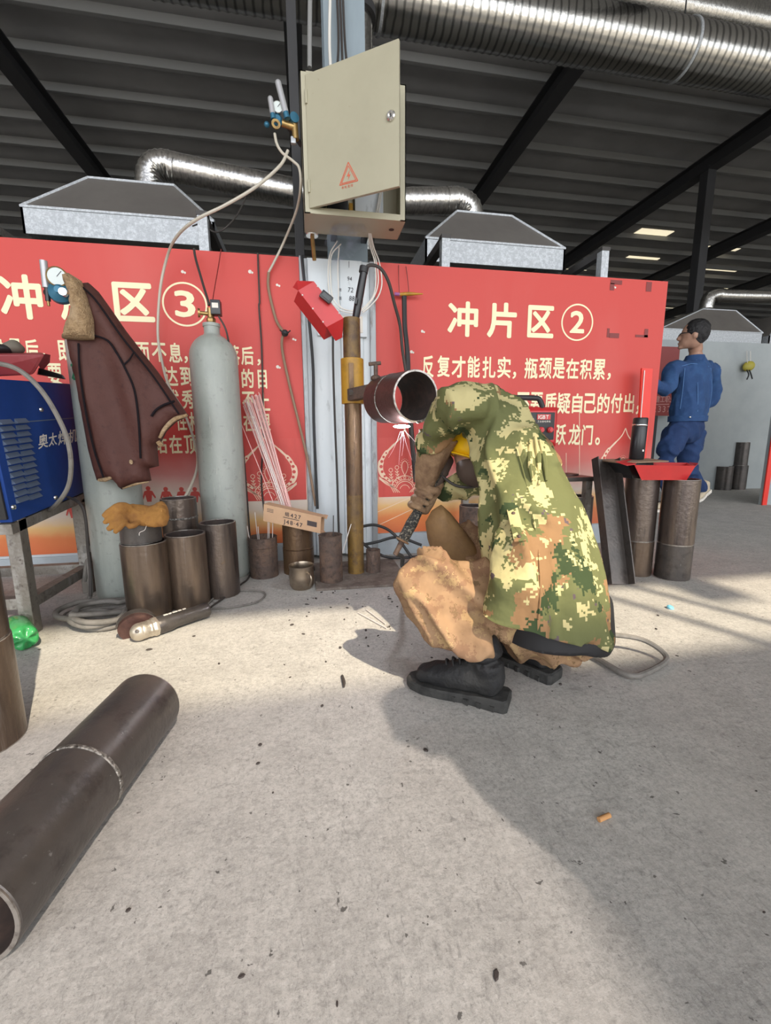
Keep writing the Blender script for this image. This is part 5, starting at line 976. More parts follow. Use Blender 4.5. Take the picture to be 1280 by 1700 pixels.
MB().tube([(-0.4724, 1.9, 0.7999), (-0.522, 1.9, 0.783), (-0.5615, 1.9, 0.7471), (-0.5854, 1.9, 0.7087)], [0.006, 0.009, 0.008, 0.006], 8).build('fleece_cuff', 'fur', ct)
MB().tube([(-0.5904, 1.89, 0.6943), (-0.5824, 1.89, 0.6822), (-0.5729, 1.89, 0.687)], 0.009, 8).build('fleece_tuft', 'fur', ct)
MB().tube([(-0.8235, 1.89, 0.5437), (-0.7949, 1.88, 0.5464), (-0.7608, 1.88, 0.5577)], [0.006, 0.009, 0.005], 8).tube([(-0.7388, 1.89, 0.5074), (-0.6864, 1.88, 0.5243), (-0.6393, 1.89, 0.5319)], [0.003, 0.005, 0.003], 8).build('fleece_hem', 'fur', ct)
MB().ell(onfront((-0.6931, 1.93, 0.614)), (0.007, 0.002, 0.010)).build('worn_eyelet', 'fur', ct)

# ------------------------------------------------------------------ blue welding power source on its cart
XF = -1.0
wd = thing('welding_machine', 'big blue welding power source with louvred side, on a steel cart', 'welding machine', (-1.22, 1.9, 0.43))
tl = atan2(0.041, 0.474); Ry = Matrix.Rotation(tl, 3, 'X'); yc_, zc_ = 1.905, 0.685
def tb(dx, dy, dz): return V((XF + dx, yc_, zc_)) + Ry @ V((0, dy, dz))
MB().box(tb(-0.24, 0.0, 0), (0.48, 0.56, 0.475), Ry).build('case', 'blue', wd, bevel=0.006)
MB().box(tb(-0.24, -0.284, 0), (0.46, 0.012, 0.45), Ry).build('front_panel', 'bluedark', wd, bevel=0.004)
MB().box(tb(0.0005, 0.0, 0.093), (0.002, 0.55, 0.004), Ry).build('panel_joint', 'louver', wd, smooth=0)
for col_ in (0, 1):
    for i in range(13):
        f = i / 12
        a = V((-1, 1.6835, 0.761)).lerp(V((-1, 1.7094, 0.4942)), f) if col_ == 0 else V((-1, 1.7669, 0.7682)).lerp(V((-1, 1.7825, 0.4953)), f)
        MB().prism([(XF, a.y - 0.032, a.z - 0.009), (XF + 0.012, a.y - 0.032, a.z - 0.006), (XF, a.y - 0.032, a.z + 0.009)], (0, 0.064, 0.005)).build('louvre', 'louver', wd, smooth=0)
mb = MB()
for ch, a, b_, c_ in (('奥', (-1, 1.8457, 0.6686), (-1, 1.9098, 0.6765), (-1, 1.8585, 0.7226)), ('太', (-1, 1.9139, 0.6764), (-1, 1.9746, 0.685), (-1, 1.9262, 0.7279)), ('焊', (-1, 1.9821, 0.6801), (-1, 2.0519, 0.6866), (-1, 1.9963, 0.7384)), ('机', (-1, 2.0613, 0.6865), (-1, 2.1328, 0.6963), (-1, 2.0756, 0.7449))): put_glyph(mb, ch, a, b_, c_, 0.012, True, (0.001, 0, 0))
mb.build('lettering', 'paper', wd, smooth=0, fix=False)
for p in ((-1, 1.9005, 0.8188), (-1, 1.6602, 0.4759), (-1, 1.9152, 0.4753)): MB().lathe([(0.001, 0), (0.010, 0), (0.008, 0.005), (0.001, 0.006)], p, (1, 0, 0), 12).build('screw', 'chrome', wd)
for z in (-0.12, -0.18): MB().lathe([(0.001, 0), (0.014, 0), (0.011, 0.02), (0.001, 0.022)], tb(-0.05, -0.288, z), (0, -1, 0), 14).build('panel_knob', 'galv', wd)
kt = thing('welder_cart', 'dirty square-tube cart under the blue welding power source', 'cart', (-1.22, 1.9, 0))
for i, (x, y, h) in enumerate(((-1.025, 1.70, 0.43), (-1.025, 2.14, 0.44), (-1.43, 1.70, 0.41), (-1.43, 2.14, 0.44))): MB().box((x, y, h / 2), (0.046, 0.046, h)).build('leg', 'postsq', kt, smooth=0, bevel=0.003)
for x in (-1.025, -1.43):
    MB().bar((x, 1.64, 0.402), (x, 2.17, 0.447), 0.046, 0.036).build('top_rail', 'postsq', kt, smooth=0); MB().bar((x, 1.70, 0.115), (x, 2.14, 0.115), 0.04, 0.04).build('lower_rail', 'postsq', kt, smooth=0)
for y in (1.70, 2.14): MB().bar((-1.025, y, 0.12), (-1.43, y, 0.12), 0.04, 0.04).build('cross_bar', 'postsq', kt, smooth=0)
MB().bar((-1.025, 2.12, 0.21), (-0.99, 2.14, 0.21), 0.03, 0.03).build('stub', 'postsq', kt, smooth=0)
# dusty mask and black things on top of the blue machine
t = thing('welding_mask', 'dusty dark red mask lying on top of the blue machine', 'welding mask', (-1.079, 1.9, 0.9553), 'red welding masks')
mb = MB(); mb.loft([[V(q) for q in ((-1.1394, 1.72, 0.9086), (-0.9566, 1.8, 0.9349), (-1.0628, 2, 0.961), (-1.3238, 2, 0.9493))], [V(q) for q in ((-1.1401, 1.7, 0.9819), (-0.897, 1.78, 1.003), (-1.0257, 2.02, 1.0506), (-1.3548, 2.02, 1.0349))]]); mb.build('shell', 'reddull', t, smooth=0, bevel=0.01)
MB().prism([(-0.9322, 1.77, 0.9962), (-0.9049, 1.8, 1.0085), (-0.9406, 1.86, 0.9909), ((-0.9741, 1.88, 0.9675))], (0.004, 0.02, 0)).build('chin_flap', 'reddull', t, smooth=0, bevel=0.003)
tag(MB().loft([[V(q) for q in ((-1.058, 2.02, 0.9662), (-0.9604, 2.03, 0.9481), (-1.0219, 2.15, 0.9626), (-1.1311, 2.15, 0.9807))], [V(q) for q in ((-1.0504, 2.02, 0.992), (-0.9714, 2.03, 0.9669), (-1.0285, 2.13, 0.9799), (-1.1079, 2.13, 1.0055))]]).build('cable_clamp', 'blackplastic', smooth=0, bevel=0.005), 'flat black clamp at the back edge of the blue machine', 'clamp')
tag(MB().ell((-1.0744, 1.92, 1.0457), (0.035, 0.04, 0.022)).ell((-1.0692, 1.92, 1.0545), (0.02, 0.03, 0.022)).build('rag', mat('grey_green_rag', (0.16, 0.14, 0.11), 0.9), remesh=0.006, sm=3), 'small grey-green rag on top of the dusty red mask', 'rag')
tag(MB().ell((-1.1034, 1.9, 1.0367), (0.04, 0.05, 0.018)).build('glove', 'black'), 'black glove lying on the dusty red mask at the picture edge', 'glove')
cable('cable', [(-1, 1.62, 0.9454), (-0.9224, 1.6, 0.9367), (-0.8644, 1.58, 0.9093), (-0.8208, 1.58, 0.8549), (-0.7971, 1.6, 0.7811), (-0.7861, 1.62, 0.7033), (-0.7944, 1.64, 0.6221), (-0.8301, 1.68, 0.5464), (-0.8836, 1.72, 0.4889), (-1.0249, 1.9, 0.4198)], 0.0075, 'cablegrey', 'grey cable curving over the front of the blue welding machine')
cable('cable', [(-0.9888, 1.98, 0.4688), (-0.9403, 1.95, 0.4537), (-0.9122, 1.93, 0.4231), (-0.9035, 1.92, 0.3616), (-0.9082, 1.92, 0.2598), (-0.9108, 1.92, 0.1559), (-0.913, 1.9, 0.0574)], 0.006, 'cabledark', 'dark cable dropping from the blue machine beside the gas cylinder')

# ------------------------------------------------------------------ suede glove, grinder, hoses on the left
gl = thing('work_glove', 'tan suede work glove lying on the short grey pipe ring', 'glove', (-0.6537, 1.75, 0.3843))
gy = 1.735
mb = MB()
mb.chain([(-0.5724, 1.75, 0.4091), (-0.6188, 1.75, 0.4157), (-0.6608, 1.74, 0.426), (-0.6875, 1.74, 0.4293)], [(0.045, 0.026), (0.046, 0.028), (0.046, 0.026), (0.036, 0.022)], (0, 0.75, 0.65))
for pts, r in ((((-0.6607, 1.73, 0.4529), (-0.6787, 1.7, 0.4672), (-0.7042, 1.69, 0.4541), (-0.7305, 1.68, 0.4302)), 0.0125), (((-0.6644, 1.72, 0.441), (-0.6809, 1.69, 0.4466), (-0.7031, 1.68, 0.4269), (-0.7249, 1.67, 0.4075)), 0.0125), (((-0.6684, 1.715, 0.4238), (-0.6796, 1.68, 0.4215), (-0.6937, 1.67, 0.4017), (-0.7113, 1.66, 0.3845)), 0.012), (((-0.6637, 1.71, 0.4108), (-0.6659, 1.67, 0.4005), (-0.6754, 1.66, 0.3874), (-0.6888, 1.655, 0.3735)), 0.011), (((-0.6271, 1.72, 0.3982), (-0.6379, 1.69, 0.3908), (-0.6507, 1.68, 0.3889)), 0.012)): mb.chain(pts, [r, r, r * 0.95, r * 0.8], None, 12)
mb.build('glove_body', 'glove', gl, remesh=0.004, sm=4, wrinkle=lambda c: 0.0022 * noise.noise(c * 60), smooth=80)
MB().chain([(-0.6118, 1.748, 0.4157), (-0.5848, 1.75, 0.4143), (-0.5524, 1.752, 0.4221)], [(0.046, 0.027), (0.053, 0.030), (0.062, 0.032)], (0, 0.75, 0.65)).build('cuff', 'glove', gl, remesh=0.004, sm=2, wrinkle=lambda c: 0.004 * noise.noise(c * 60), smooth=80)
MB().tube([(-0.5951, 1.69, 0.3867), (-0.5992, 1.68, 0.373), (-0.6164, 1.68, 0.3647), (-0.6195, 1.68, 0.3535)], 0.0012, 5).build('loose_thread', 'rodwhite', gl)

ga, gb = V((-0.563, 1.5856, 0.034)), V((-0.4484, 1.6844, 0.034)); gd = (gb - ga).normalized(); gs = gd.cross(V((0, 0, 1))).normalized()
ag = thing('angle_grinder', 'angle grinder with metal head lying on the sunlit floor', 'angle grinder', (ga.x, ga.y, 0), None)
MB().lathe([(0.001, 0), (0.030, 0), (0.033, 0.01), (0.033, 0.05), (0.028, 0.07), (0.027, 0.15), (0.030, 0.19), (0.027, 0.20), (0.001, 0.20)], ga, gd, 28).build('handle_body', 'pipe_dark', ag)
mb = MB(); gu, gw, _ = frame_of(gd); line_text(mb, 'ANGLE', ga + gd * 0.04 + gs * -0.008 + V((0, 0, 0.0345)), gd, V((0, 0, 1)).cross(gd), 0.010, 0.02, 0.15, 1.1)
mb = MB()
for i, (u0_, u1_) in enumerate(((0.03, 0.045), (0.048, 0.058), (0.062, 0.08), (0.083, 0.095), (0.10, 0.112))): mb.bar(ga + gd * u0_ + V((0, 0, 0.0335)) + gs * 0.004, ga + gd * u1_ + V((0, 0, 0.0335)) + gs * 0.004, 0.008, 0.002)
mb.build('label_marks', 'paper', ag, smooth=0)
hd = MB().lathe([(0.036, 0), (0.037, 0.012), (0.032, 0.018), (0.034, 0.026), (0.026, 0.038)], ga + gd * 0.004, -gd, 8, True).ell(ga - gd * 0.055, (0.030, 0.030, 0.032)).chain([ga - gd * 0.02, ga - gd * 0.045, ga - gd * 0.066], [0.03, 0.031, 0.024]).build('gear_head', 'alu', ag, bevel=0.002)
MB().lathe([(0.001, 0), (0.008, 0), (0.007, 0.008), (0.001, 0.009)], ga - gd * 0.05 + gs * -0.0 + V((0.0, -0.026, 0.012)), (0.1, -0.9, 0.4), 6).build('spindle_button', 'pipe_dark', hd)
gc = ga - gd * 0.062 + V((-0.012, 0.036, 0.004)); gax = (V((-0.35, 0.9, 0.15))).normalized()
MB().lathe([(0.012, 0), (0.060, 0.002), (0.061, 0.004), (0.012, 0.006)], gc, gax, 36, True).build('disc', 'pipe_wine', ag)
mb = MB(); u, w, _ = frame_of(gax); ringa = [gc - gax * 0.01 + (u * cos(a) + w * sin(a)) * 0.066 for a in [0.2 + pi * i / 14 for i in range(15)]]; mb.sheet(lambda s, q: ringa[min(14, int(s * 14 + 0.5))] + gax * (0.026 * q), 14, 1, 0.0018); mb.build('guard', 'pipe_dark', ag)
cable('cable', [gb + gd * 0.008, gb + gd * 0.03 + V((0, 0, -0.02)), V((-0.4193, 1.8049, 0.008)), V((-0.3799, 1.9244, 0.008)), V((-0.3372, 2.0797, 0.008)), V((-0.3146, 2.1677, 0.008)), V((-0.3157, 2.3793, 0.008))], 0.0045, 'cabledark', 'thin dark flex trailing from the grinder past the pipe feet')
cable('cable', [(-0.4405, 1.8479, 0.006), (-0.4188, 1.9529, 0.006), (-0.3384, 1.9921, 0.006), (-0.2416, 1.9725, 0.006), (-0.209, 1.9106, 0.006), (-0.2393, 1.8284, 0.006), (-0.333, 1.7925, 0.006), (-0.4128, 1.7953, 0.006)], 0.0042, 'cablegrey', 'flat loop of thin grey flex on the floor before the upright cylinder')
random.seed(11)
pts = []
for i in range(74):
    a = i * 2 * pi / 17 + 2.2; rr = 0.105 + 0.028 * sin(i * 0.53) + 0.014 * sin(i * 1.1); pts.append((-0.805 + rr * 1.15 * cos(a) + 0.04 * sin(i * 0.21), 1.765 + rr * 0.95 * sin(a) + 0.03 * cos(i * 0.27), 0.012 + 0.0105 * (i // 17) + 0.004 * sin(i * 0.9)))
cable('hose_coil', pts + [(-0.68, 1.80, 0.02), (-0.62, 1.86, 0.02), (-0.60, 1.99, 0.015)], 0.0105, 'cablegrey', 'loose coil of grey rubber hose on the floor by the cart leg', 'hose', n=10, k=4)
cable('hose', [(-0.977, 2, 0.0939), (-0.9426, 1.98, 0.193), (-0.9259, 1.93, 0.0606), (-0.9528, 1.9, 0.0074), (-0.9907, 1.86, 0.0007), (-0.9846, 1.82, -0.0213)], 0.009, 'cablegrey', 'grey hose end rising from the coil beside the left gas cylinder', 'hose')
bt = thing('plastic_bottle', 'green plastic bottle lying on the floor between cart leg and pipe stack', 'bottle', (-0.9491, 1.5325, 0))
bc = V((-0.9534, 1.5405, 0.042)); ba = V((-0.6, 0.75, 0.0)).normalized()
vsr = []
u, w, _ = frame_of(ba); rings = []
for z, r, am in ((0.0, 0.008, 0), (0.002, 0.020, 0.2), (0.0, 0.03, 0.28), (0.008, 0.039, 0.16), (0.03, 0.0415, 0.05), (0.06, 0.0415, 0), (0.15, 0.0415, 0), (0.20, 0.03, 0), (0.23, 0.014, 0), (0.25, 0.014, 0)):
    rings.append([bc + ba * (z + am * 0.03 * (1 - cos(5 * 2 * pi * j / 40))) + (u * cos(2 * pi * j / 40) + w * sin(2 * pi * j / 40)) * r for j in range(40)])
MB().loft(rings).build('bottle_body', 'green', bt, smooth=70)
MB().cyl(bc + ba * 0.245, bc + ba * 0.265, 0.0155, None, 20).build('cap', 'rodwhite', bt)

# ------------------------------------------------------------------ cables over the walls
cable('hose', [(-0.0316, 2.16, 1.9486), (-0.0674, 2.14, 1.8753), (-0.1722, 2.12, 1.7735), ((-0.3013, 2.12, 1.6927)), (-0.4343, 2.15, 1.6375), (-0.5396, 2.25, 1.608), (-0.6216, 2.38, 1.5698), (-0.6784, 2.42, 1.4316), (-0.7101, 2.43, 1.2366), (-0.7063, 2.43, 1.1216), (-0.6821, 2.43, 0.9751), (-0.6057, 2.4, 0.8231), (-0.5521, 2.35, 0.6091), (-0.5765, 2.25, 0.4654), (-0.6498, 2.18, 0.3528), (-0.6816, 2.15, 0.3476)], 0.0065, 'cableclear', 'long pale hose sweeping from the high regulator across the left banner', 'hose')
cable('hose', [(-0.0852, 2.16, 2.0083), (-0.0766, 2.15, 1.9616), (-0.0526, 2.15, 1.9291), (-0.01, 2.16, 1.9084), (0.015, 2.16, 1.8822), (0.0176, 2.18, 1.8208), (-0.0054, 2.3, 1.7769), (-0.0721, 2.44, 1.698), (-0.129, 2.46, 1.6027), (-0.1594, 2.47, 1.5555)], 0.006, 'cableclear', 'pale hose from the high regulator down past the switch box corner', 'hose')
cable('hose', [(-0.1594, 2.47, 1.5555), (-0.1643, 2.48, 1.4768), (-0.1346, 2.48, 1.3291), (-0.0991, 2.46, 1.2651), (-0.0932, 2.46, 1.2563), (-0.1075, 2.46, 1.2193), (-0.1052, 2.47, 1.1446), (-0.0746, 2.47, 0.9727), (-0.0312, 2.46, 0.7624), (0.0074, 2.46, 0.5625), (0.0394, 2.46, 0.3208)], 0.0075, 'cablebrown', 'brown hose hanging down the right edge of the left banner', 'hose')
tag(MB().ell((-0.0896, 2.445, 1.253), (0.018, 0.014, 0.018)).tube([(-0.1135, 2.44, 1.266), (-0.0861, 2.43, 1.2467), (-0.0608, 2.44, 1.2649)], 0.004, 6).build('tape_knot', 'black'), 'black tape knot on the brown hose by the left banner', 'tape')
cable('cable', [(-0.2105, 2.49, 1.652), (-0.2114, 2.48, 1.5618), (-0.2134, 2.48, 1.4154), (-0.2181, 2.48, 1.3855), (-0.2156, 2.48, 1.2049), (-0.2211, 2.48, 0.9876), (-0.2317, 2.48, 0.7308), (-0.2557, 2.48, 0.465), (-0.246, 2.47, 0.2601)], 0.0045, 'cabledark', 'thin dark cable hanging down the left banner near its right end')
cable('cable', [(-0.5632, 2.7, 1.8463), (-0.4968, 2.6, 1.8158), (-0.4392, 2.6, 1.7825), (-0.379, 2.55, 1.7796), (-0.3112, 2.6, 1.8789), (-0.2622, 2.7, 2.0397)], 0.004, 'cabledark', 'thin dark cable looped round the hood frame stub')
cable('cable', [(0.0133, 2.47, 1.647), (0.019, 2.46, 1.5534), (0.0275, 2.455, 1.449), (0.045, 2.455, 1.2385), (0.0513, 2.455, 1.052), (0.0456, 2.455, 0.7949), (0.0474, 2.455, 0.4599), (0.0487, 2.44, 0.3062)], 0.008, 'black', 'thick black cable down the left side of the white panel')
cable('cable', [(0.1679, 2.46, 1.3666), (0.1608, 2.455, 1.1174), (0.162, 2.455, 0.7949), (0.1667, 2.455, 0.4569), (0.1671, 2.44, 0.1059)], 0.006, 'cabledark', 'dark green-grey cable down the middle of the white panel')
for i, (a, b_, c_, d, e, f) in enumerate((((0.1933, 2.38, 1.6915), (0.1542, 2.42, 1.6339), (0.1463, 2.455, 1.5144), (0.1619, 2.44, 1.4211), (0.2038, 2.42, 1.3724), (0.2814, 2.4, 1.3523)), ((0.2114, 2.38, 1.6787), (0.1636, 2.42, 1.6344), (0.1594, 2.455, 1.53), (0.1686, 2.44, 1.4364), (0.2136, 2.42, 1.3818), (0.3008, 2.4, 1.3621)), ((0.2018, 2.38, 1.6639), (0.1976, 2.43, 1.5969), (0.1997, 2.455, 1.4874), (0.1998, 2.44, 1.4079), (0.2358, 2.42, 1.3738), (0.3139, 2.4, 1.3747)))):
    cable('wire', [a, b_, c_, d, e, f], 0.0032, 'cablewhite', 'pale wire looping down from the switch box to behind the post top, left side', 'wire', 'pale wires left of the post top')
for i, (a, b_, c_, d, e, f, g) in enumerate((((0.3369, 2.26, 1.6922), (0.3571, 2.34, 1.6582), (0.3877, 2.4, 1.6119), (0.3981, 2.43, 1.5346), (0.3826, 2.42, 1.4557), (0.3428, 2.42, 1.4026), (0.31, 2.42, 1.377)), ((0.3428, 2.26, 1.6926), (0.3664, 2.34, 1.6588), (0.3973, 2.4, 1.6124), (0.4111, 2.43, 1.5353), (0.3924, 2.42, 1.4621), (0.3493, 2.42, 1.3999), (0.3164, 2.42, 1.3712)), ((0.3458, 2.26, 1.6928), (0.3756, 2.34, 1.6538), (0.4133, 2.4, 1.6076), (0.4306, 2.43, 1.5213), (0.4086, 2.42, 1.4509), (0.3623, 2.42, 1.3974), (0.3228, 2.42, 1.3654)))):
    cable('wire', [a, b_, c_, d, e, f, g], 0.0035, 'cablewhite', 'white wire looping from the switch box to behind the post top, right side', 'wire', 'white wires right of the post top')
for i, (a, b_, c_, d) in enumerate((((0.2793, 2.42, 0.1947), (0.3824, 2.4, 0.205), (0.4809, 2.36, 0.152), (0.5915, 2.3, -0.0063)), ((0.2927, 2.4, 0.0912), (0.3813, 2.4, 0.1046), (0.5028, 2.38, 0.1321), (0.64, 2.35, 0.0854)), ((0.2905, 2.38, 0.114), (0.3743, 2.36, 0.0504), (0.4764, 2.34, 0.0214), (0.6986, 2.3, 0.034)))):
    cable('cable', [a, b_, c_, d], 0.0085, 'black', ('upper black cable arching right of the post before the banner foot', 'middle black cable rising right of the post foot', 'lower black cable sagging right of the post foot')[i])
cable('hose', [(0.9365, 1.2128, 0.02), (0.93, 1.17, 0.06), (1.05, 1.13, 0.05), (1.08, 1.06, 0.02), (0.9619, 1.0089, 0.012), (0.8992, 1.0111, 0.012), (0.8727, 1.1239, 0.012), (0.8161, 1.2173, 0.012)], 0.0085, 'cablegrey', 'dark hose looped on the sunlit floor behind the crouching welder', 'hose')
# small things on the floor
tag(MB().cyl((0.5035, 0.5987, 0.006), (0.53, 0.604, 0.006), 0.0045, None, 12).build('cigarette_butt', 'filter'), 'tan cigarette butt on the shaded floor at lower right', 'cigarette butt')
tag(MB().lathe([(0.001, 0), (0.013, 0), (0.014, 0.006), (0.010, 0.011), (0.001, 0.012)], (1.4526, 1.4367, 0), (0.2, -0.3, 1), 16).build('bottle_cap', 'bluecap'), 'pale blue bottle cap on the sunlit floor by the pipes', 'cap')
tag(MB().chain([(0.0792, 1.1764, 0.005), (0.0817, 1.1434, 0.005), (0.0796, 1.1189, 0.005)], [0.004, 0.005, 0.003]).build('twig', 'debris'), 'dark curled scrap on the sunlit floor left of the boots', 'scrap')
for p, q, l in (((0.1802, 1.6369, 0.004), (0.2688, 1.4711, 0.004), 'lower'), ((0.2181, 1.661, 0.004), (0.271, 1.5081, 0.004), 'upper')): tag(MB().cyl(p, q, 0.0026, None, 6).build('welding_rod', 'rodwhite'), '%s of the two pale rods lying on the floor under the arc' % l, 'welding rod')
random.seed(5); mb = MB()
for i in range(95):
    if i < 55: p = V((random.uniform(-0.1, 0.6), random.uniform(1.25, 1.95), 0))
    else: p = V((random.uniform(-0.6, 1.4), random.uniform(0.35, 1.9), 0))
    s_ = random.uniform(0.0015, 0.0048); mb.ell(p + V((0, 0, s_ * 0.5)), (s_ * random.uniform(1, 2.4), s_ * random.uniform(0.8, 1.4), s_ * 0.7), Matrix.Rotation(random.random() * 3, 3, 'Z'), 6, 4)
tag(mb.build('slag_debris', 'debris', smooth=0), 'dark slag crumbs scattered over the concrete floor around the welder', 'debris', None, 'stuff')

# ------------------------------------------------------------------ people
def folds(a1, f1, a2=0.0, f2=1.0, st=(1, 1, 1)):
    def fn(c):
        p = Vector((c.x * st[0], c.y * st[1], c.z * st[2]))
        r = 1 - abs(noise.noise(p * f1)) * 2
        return a1 * (r - 0.5) + a2 * noise.noise(p * f2 + Vector((7, 3, 1)))
    return fn
def folds_along(axis, amp, f, along=0.22, a2=0.0, f2=20):
    ax = V(axis).normalized()
    def fn(c):
        q = c - ax * (c.dot(ax) * (1 - along)); n1 = noise.noise(q * f); r = (1 - abs(n1) * 1.8)
        return amp * (r ** 3 if r > 0 else 0) - amp * 0.35 + a2 * noise.noise(c * f2 + Vector((7, 3, 1)))
    return fn
def clampz(o, fn):
    for v in o.data.vertices:
        z = fn(v.co)
        if v.co.z < z: v.co.z = z + (v.co.z - z) * 0.05
def boot(parent, heel, d, shaft_to, name='boot', L_=0.285, up=0.0, msole='sole', mup='boot', label=None):
    heel = V(heel); d = V(d).normalized(); s = V((0, 0, 1)).cross(d).normalized(); upv = d.cross(s) * -1
    upv = -upv if upv.dot(V((0, 0, 1))) < 0 else upv
    P = lambda a, b, c: heel + d * (a * L_) + s * (b * L_) + upv * (c * L_)
    mb = MB()
    mb.chain([P(0.13, 0, 0.20), P(0.35, 0, 0.23), P(0.60, 0, 0.19), P(0.86, 0, 0.155)], [(0.125 * L_, 0.14 * L_), (0.13 * L_, 0.15 * L_), (0.155 * L_, 0.125 * L_), (0.135 * L_, 0.085 * L_)], s)
    mb.chain([P(0.18, 0, 0.22), P(0.22, 0, 0.45), V(shaft_to)], [0.135 * L_, 0.16 * L_, 0.19 * L_])
    u = mb.build(name, mup, parent, remesh=0.006, sm=4, wrinkle=folds(0.004, 22, 0.002, 40), smooth=80)
    if label: u['label'] = label
    oc = [(0.0, -0.10), (0.03, -0.135), (0.20, -0.14), (0.38, -0.125), (0.60, -0.165), (0.78, -0.175), (0.93, -0.13), (1.0, -0.05), (1.0, 0.05), (0.94, 0.12), (0.80, 0.165), (0.62, 0.16), (0.38, 0.125), (0.20, 0.14), (0.03, 0.135), (0.0, 0.10)]
    mb = MB(); mb.loft([[P(a, b, 0.0) for a, b in oc], [P(a * 1.01 - 0.005, b * 1.04, 0.03) for a, b in oc], [P(a * 1.01 - 0.005, b * 1.04, 0.075 + (0.03 if a < 0.3 else 0)) for a, b in oc], [P(a * 0.98 + 0.01, b * 0.95, 0.09 + (0.03 if a < 0.3 else 0)) for a, b in oc]])
    for k in range(7):
        for sg in (-1, 1): mb.bar(P(0.12 + 0.12 * k, 0.11 * sg, 0.035), P(0.135 + 0.12 * k, 0.155 * sg, 0.035), 0.05 * L_, 0.05 * L_)
    mb.build('sole', msole, u, smooth=35)
    mb = MB()
    for k in range(5):
        a, c = 0.60 - 0.065 * k, 0.325 + 0.035 * k
        mb.tube([P(a, -0.07, c - 0.04), P(a + 0.01, 0, c + 0.012), P(a - 0.02, 0.07, c - 0.04)], 0.0028, 6)
    mb.build('laces', 'black', u)
    return u
def fist(parent, name, c, axis, out, m, s=1.0, rgrip=0.020, side=1):
    """gloved hand closed round a bar: axis along the bar, out = direction of the knuckles seen from the bar"""
    c, a, o = V(c), V(axis).normalized(), V(out); o = (o - a * o.dot(a)).normalized(); t = a.cross(o) * side
    mb = MB(); rf = 0.0108 * s
    for k in range(4):
        p = c + a * ((k - 1.5) * 0.0245 * s); rr = (rgrip + rf * 0.95) * (1.0, 1.04, 1.02, 0.94)[k]
        pts = [p + (o * cos(q) + t * sin(q)) * rr * f for q, f in ((2.5, 1.25), (1.6, 1.15), (0.75, 1.12), (-0.1, 1.05), (-0.9, 1.0), (-1.7, 0.98))]
        mb.chain(pts, [rf * 1.1, rf * 1.08, rf * 1.08, rf, rf * 0.95, rf * 0.85], None, 12, 4)
    mb.chain([c + (o * -0.80 + t * 0.6) * (rgrip + 0.012) - a * 0.035 * s, c + (o * -0.80 + t * 0.6) * (rgrip + 0.012) + a * 0.0, c + (o * -0.75 + t * 0.6) * (rgrip + 0.012) + a * 0.035 * s, c + (o * -0.6 + t * 0.5) * (rgrip + 0.018) + a * 0.075 * s], [(0.020 * s, 0.030 * s), (0.022 * s, 0.034 * s), (0.022 * s, 0.034 * s), (0.028 * s, 0.030 * s)], o)
    mb.chain([c + (o * -0.8 - t * 0.2) * (rgrip + 0.010) + a * 0.035 * s, c + (o * -0.35 - t * 0.95) * (rgrip + 0.011) + a * 0.042 * s, c + (o * 0.45 - t * 0.95) * (rgrip + 0.011) + a * 0.030 * s], [0.015 * s, 0.0135 * s, 0.0115 * s], None, 12)
    return mb.build(name, m, parent, remesh=0.0034, sm=2, smooth=80, wrinkle=folds(0.0012, 70))

# --- the crouching welder
wk = thing('person', 'person in camouflage jacket and brown trousers, crouching and welding the clamped pipe', 'person', (0.62, 1.06, 0))
Lf = V((-0.86, -0.52, 0)).normalized(); Fd = V((-0.52, 0.86, 0)).normalized()
T0, T1 = V((0.3194, 1.43, 0.3449)), V((0.4596, 1.46, 0.5829)); Ta = (T1 - T0).normalized(); HC = T0.lerp(T1, 0.60)
headc = V((0.5806, 1.43, 0.6542))
mb = MB()
mb.chain([(0.66, 1.06, 0.17), (0.66, 1.09, 0.30), (0.635, 1.12, 0.46), (0.612, 1.185, 0.60), (0.582, 1.25, 0.72)], [(0.12, 0.09), (0.125, 0.095), (0.105, 0.085), (0.075, 0.065), (0.05, 0.04)], Lf)
mb.chain([(0.582, 1.26, 0.73), (0.572, 1.33, 0.735), headc], [0.042, 0.045, 0.055]); mb.ell(headc, (0.075, 0.085, 0.105)); mb.ell(headc + Fd * 0.085 + V((0, 0, -0.01)), (0.014, 0.014, 0.02))
mb.chain([(0.57, 1.27, 0.75), (0.46, 1.235, 0.79), (0.416, 1.37, 0.698), (0.4056, 1.455, 0.5377)], [0.045, 0.040, 0.022, 0.016])
mb.chain([(0.57, 1.32, 0.74), (0.63, 1.38, 0.73), (0.655, 1.47, 0.57), (0.4869, 1.5, 0.5153)], [0.05, 0.042, 0.034, 0.022])
mb.chain([(0.65, 1.03, 0.19), (0.47, 1.07, 0.262), (0.31, 1.114, 0.325), (0.37, 1.055, 0.22), (0.435, 1.0, 0.09)], [0.05, 0.052, 0.042, 0.038, 0.022])
mb.chain([(0.75, 1.12, 0.2), (0.66, 1.28, 0.28), (0.56, 1.42, 0.325), (0.62, 1.25, 0.2), (0.675, 1.10, 0.10)], [0.055, 0.055, 0.045, 0.042, 0.034])
mb.build('body', 'skin', wk, remesh=0.014, sm=3, smooth=80)
mb = MB()
mb.chain([(0.645, 1.005, 0.15), (0.647, 1.055, 0.28), (0.632, 1.11, 0.44), (0.608, 1.182, 0.60), (0.578, 1.248, 0.735), (0.530, 1.27, 0.805)], [(0.160, 0.145), (0.176, 0.160), (0.162, 0.142), (0.120, 0.115), (0.092, 0.092), (0.07, 0.062)], Lf, 24)
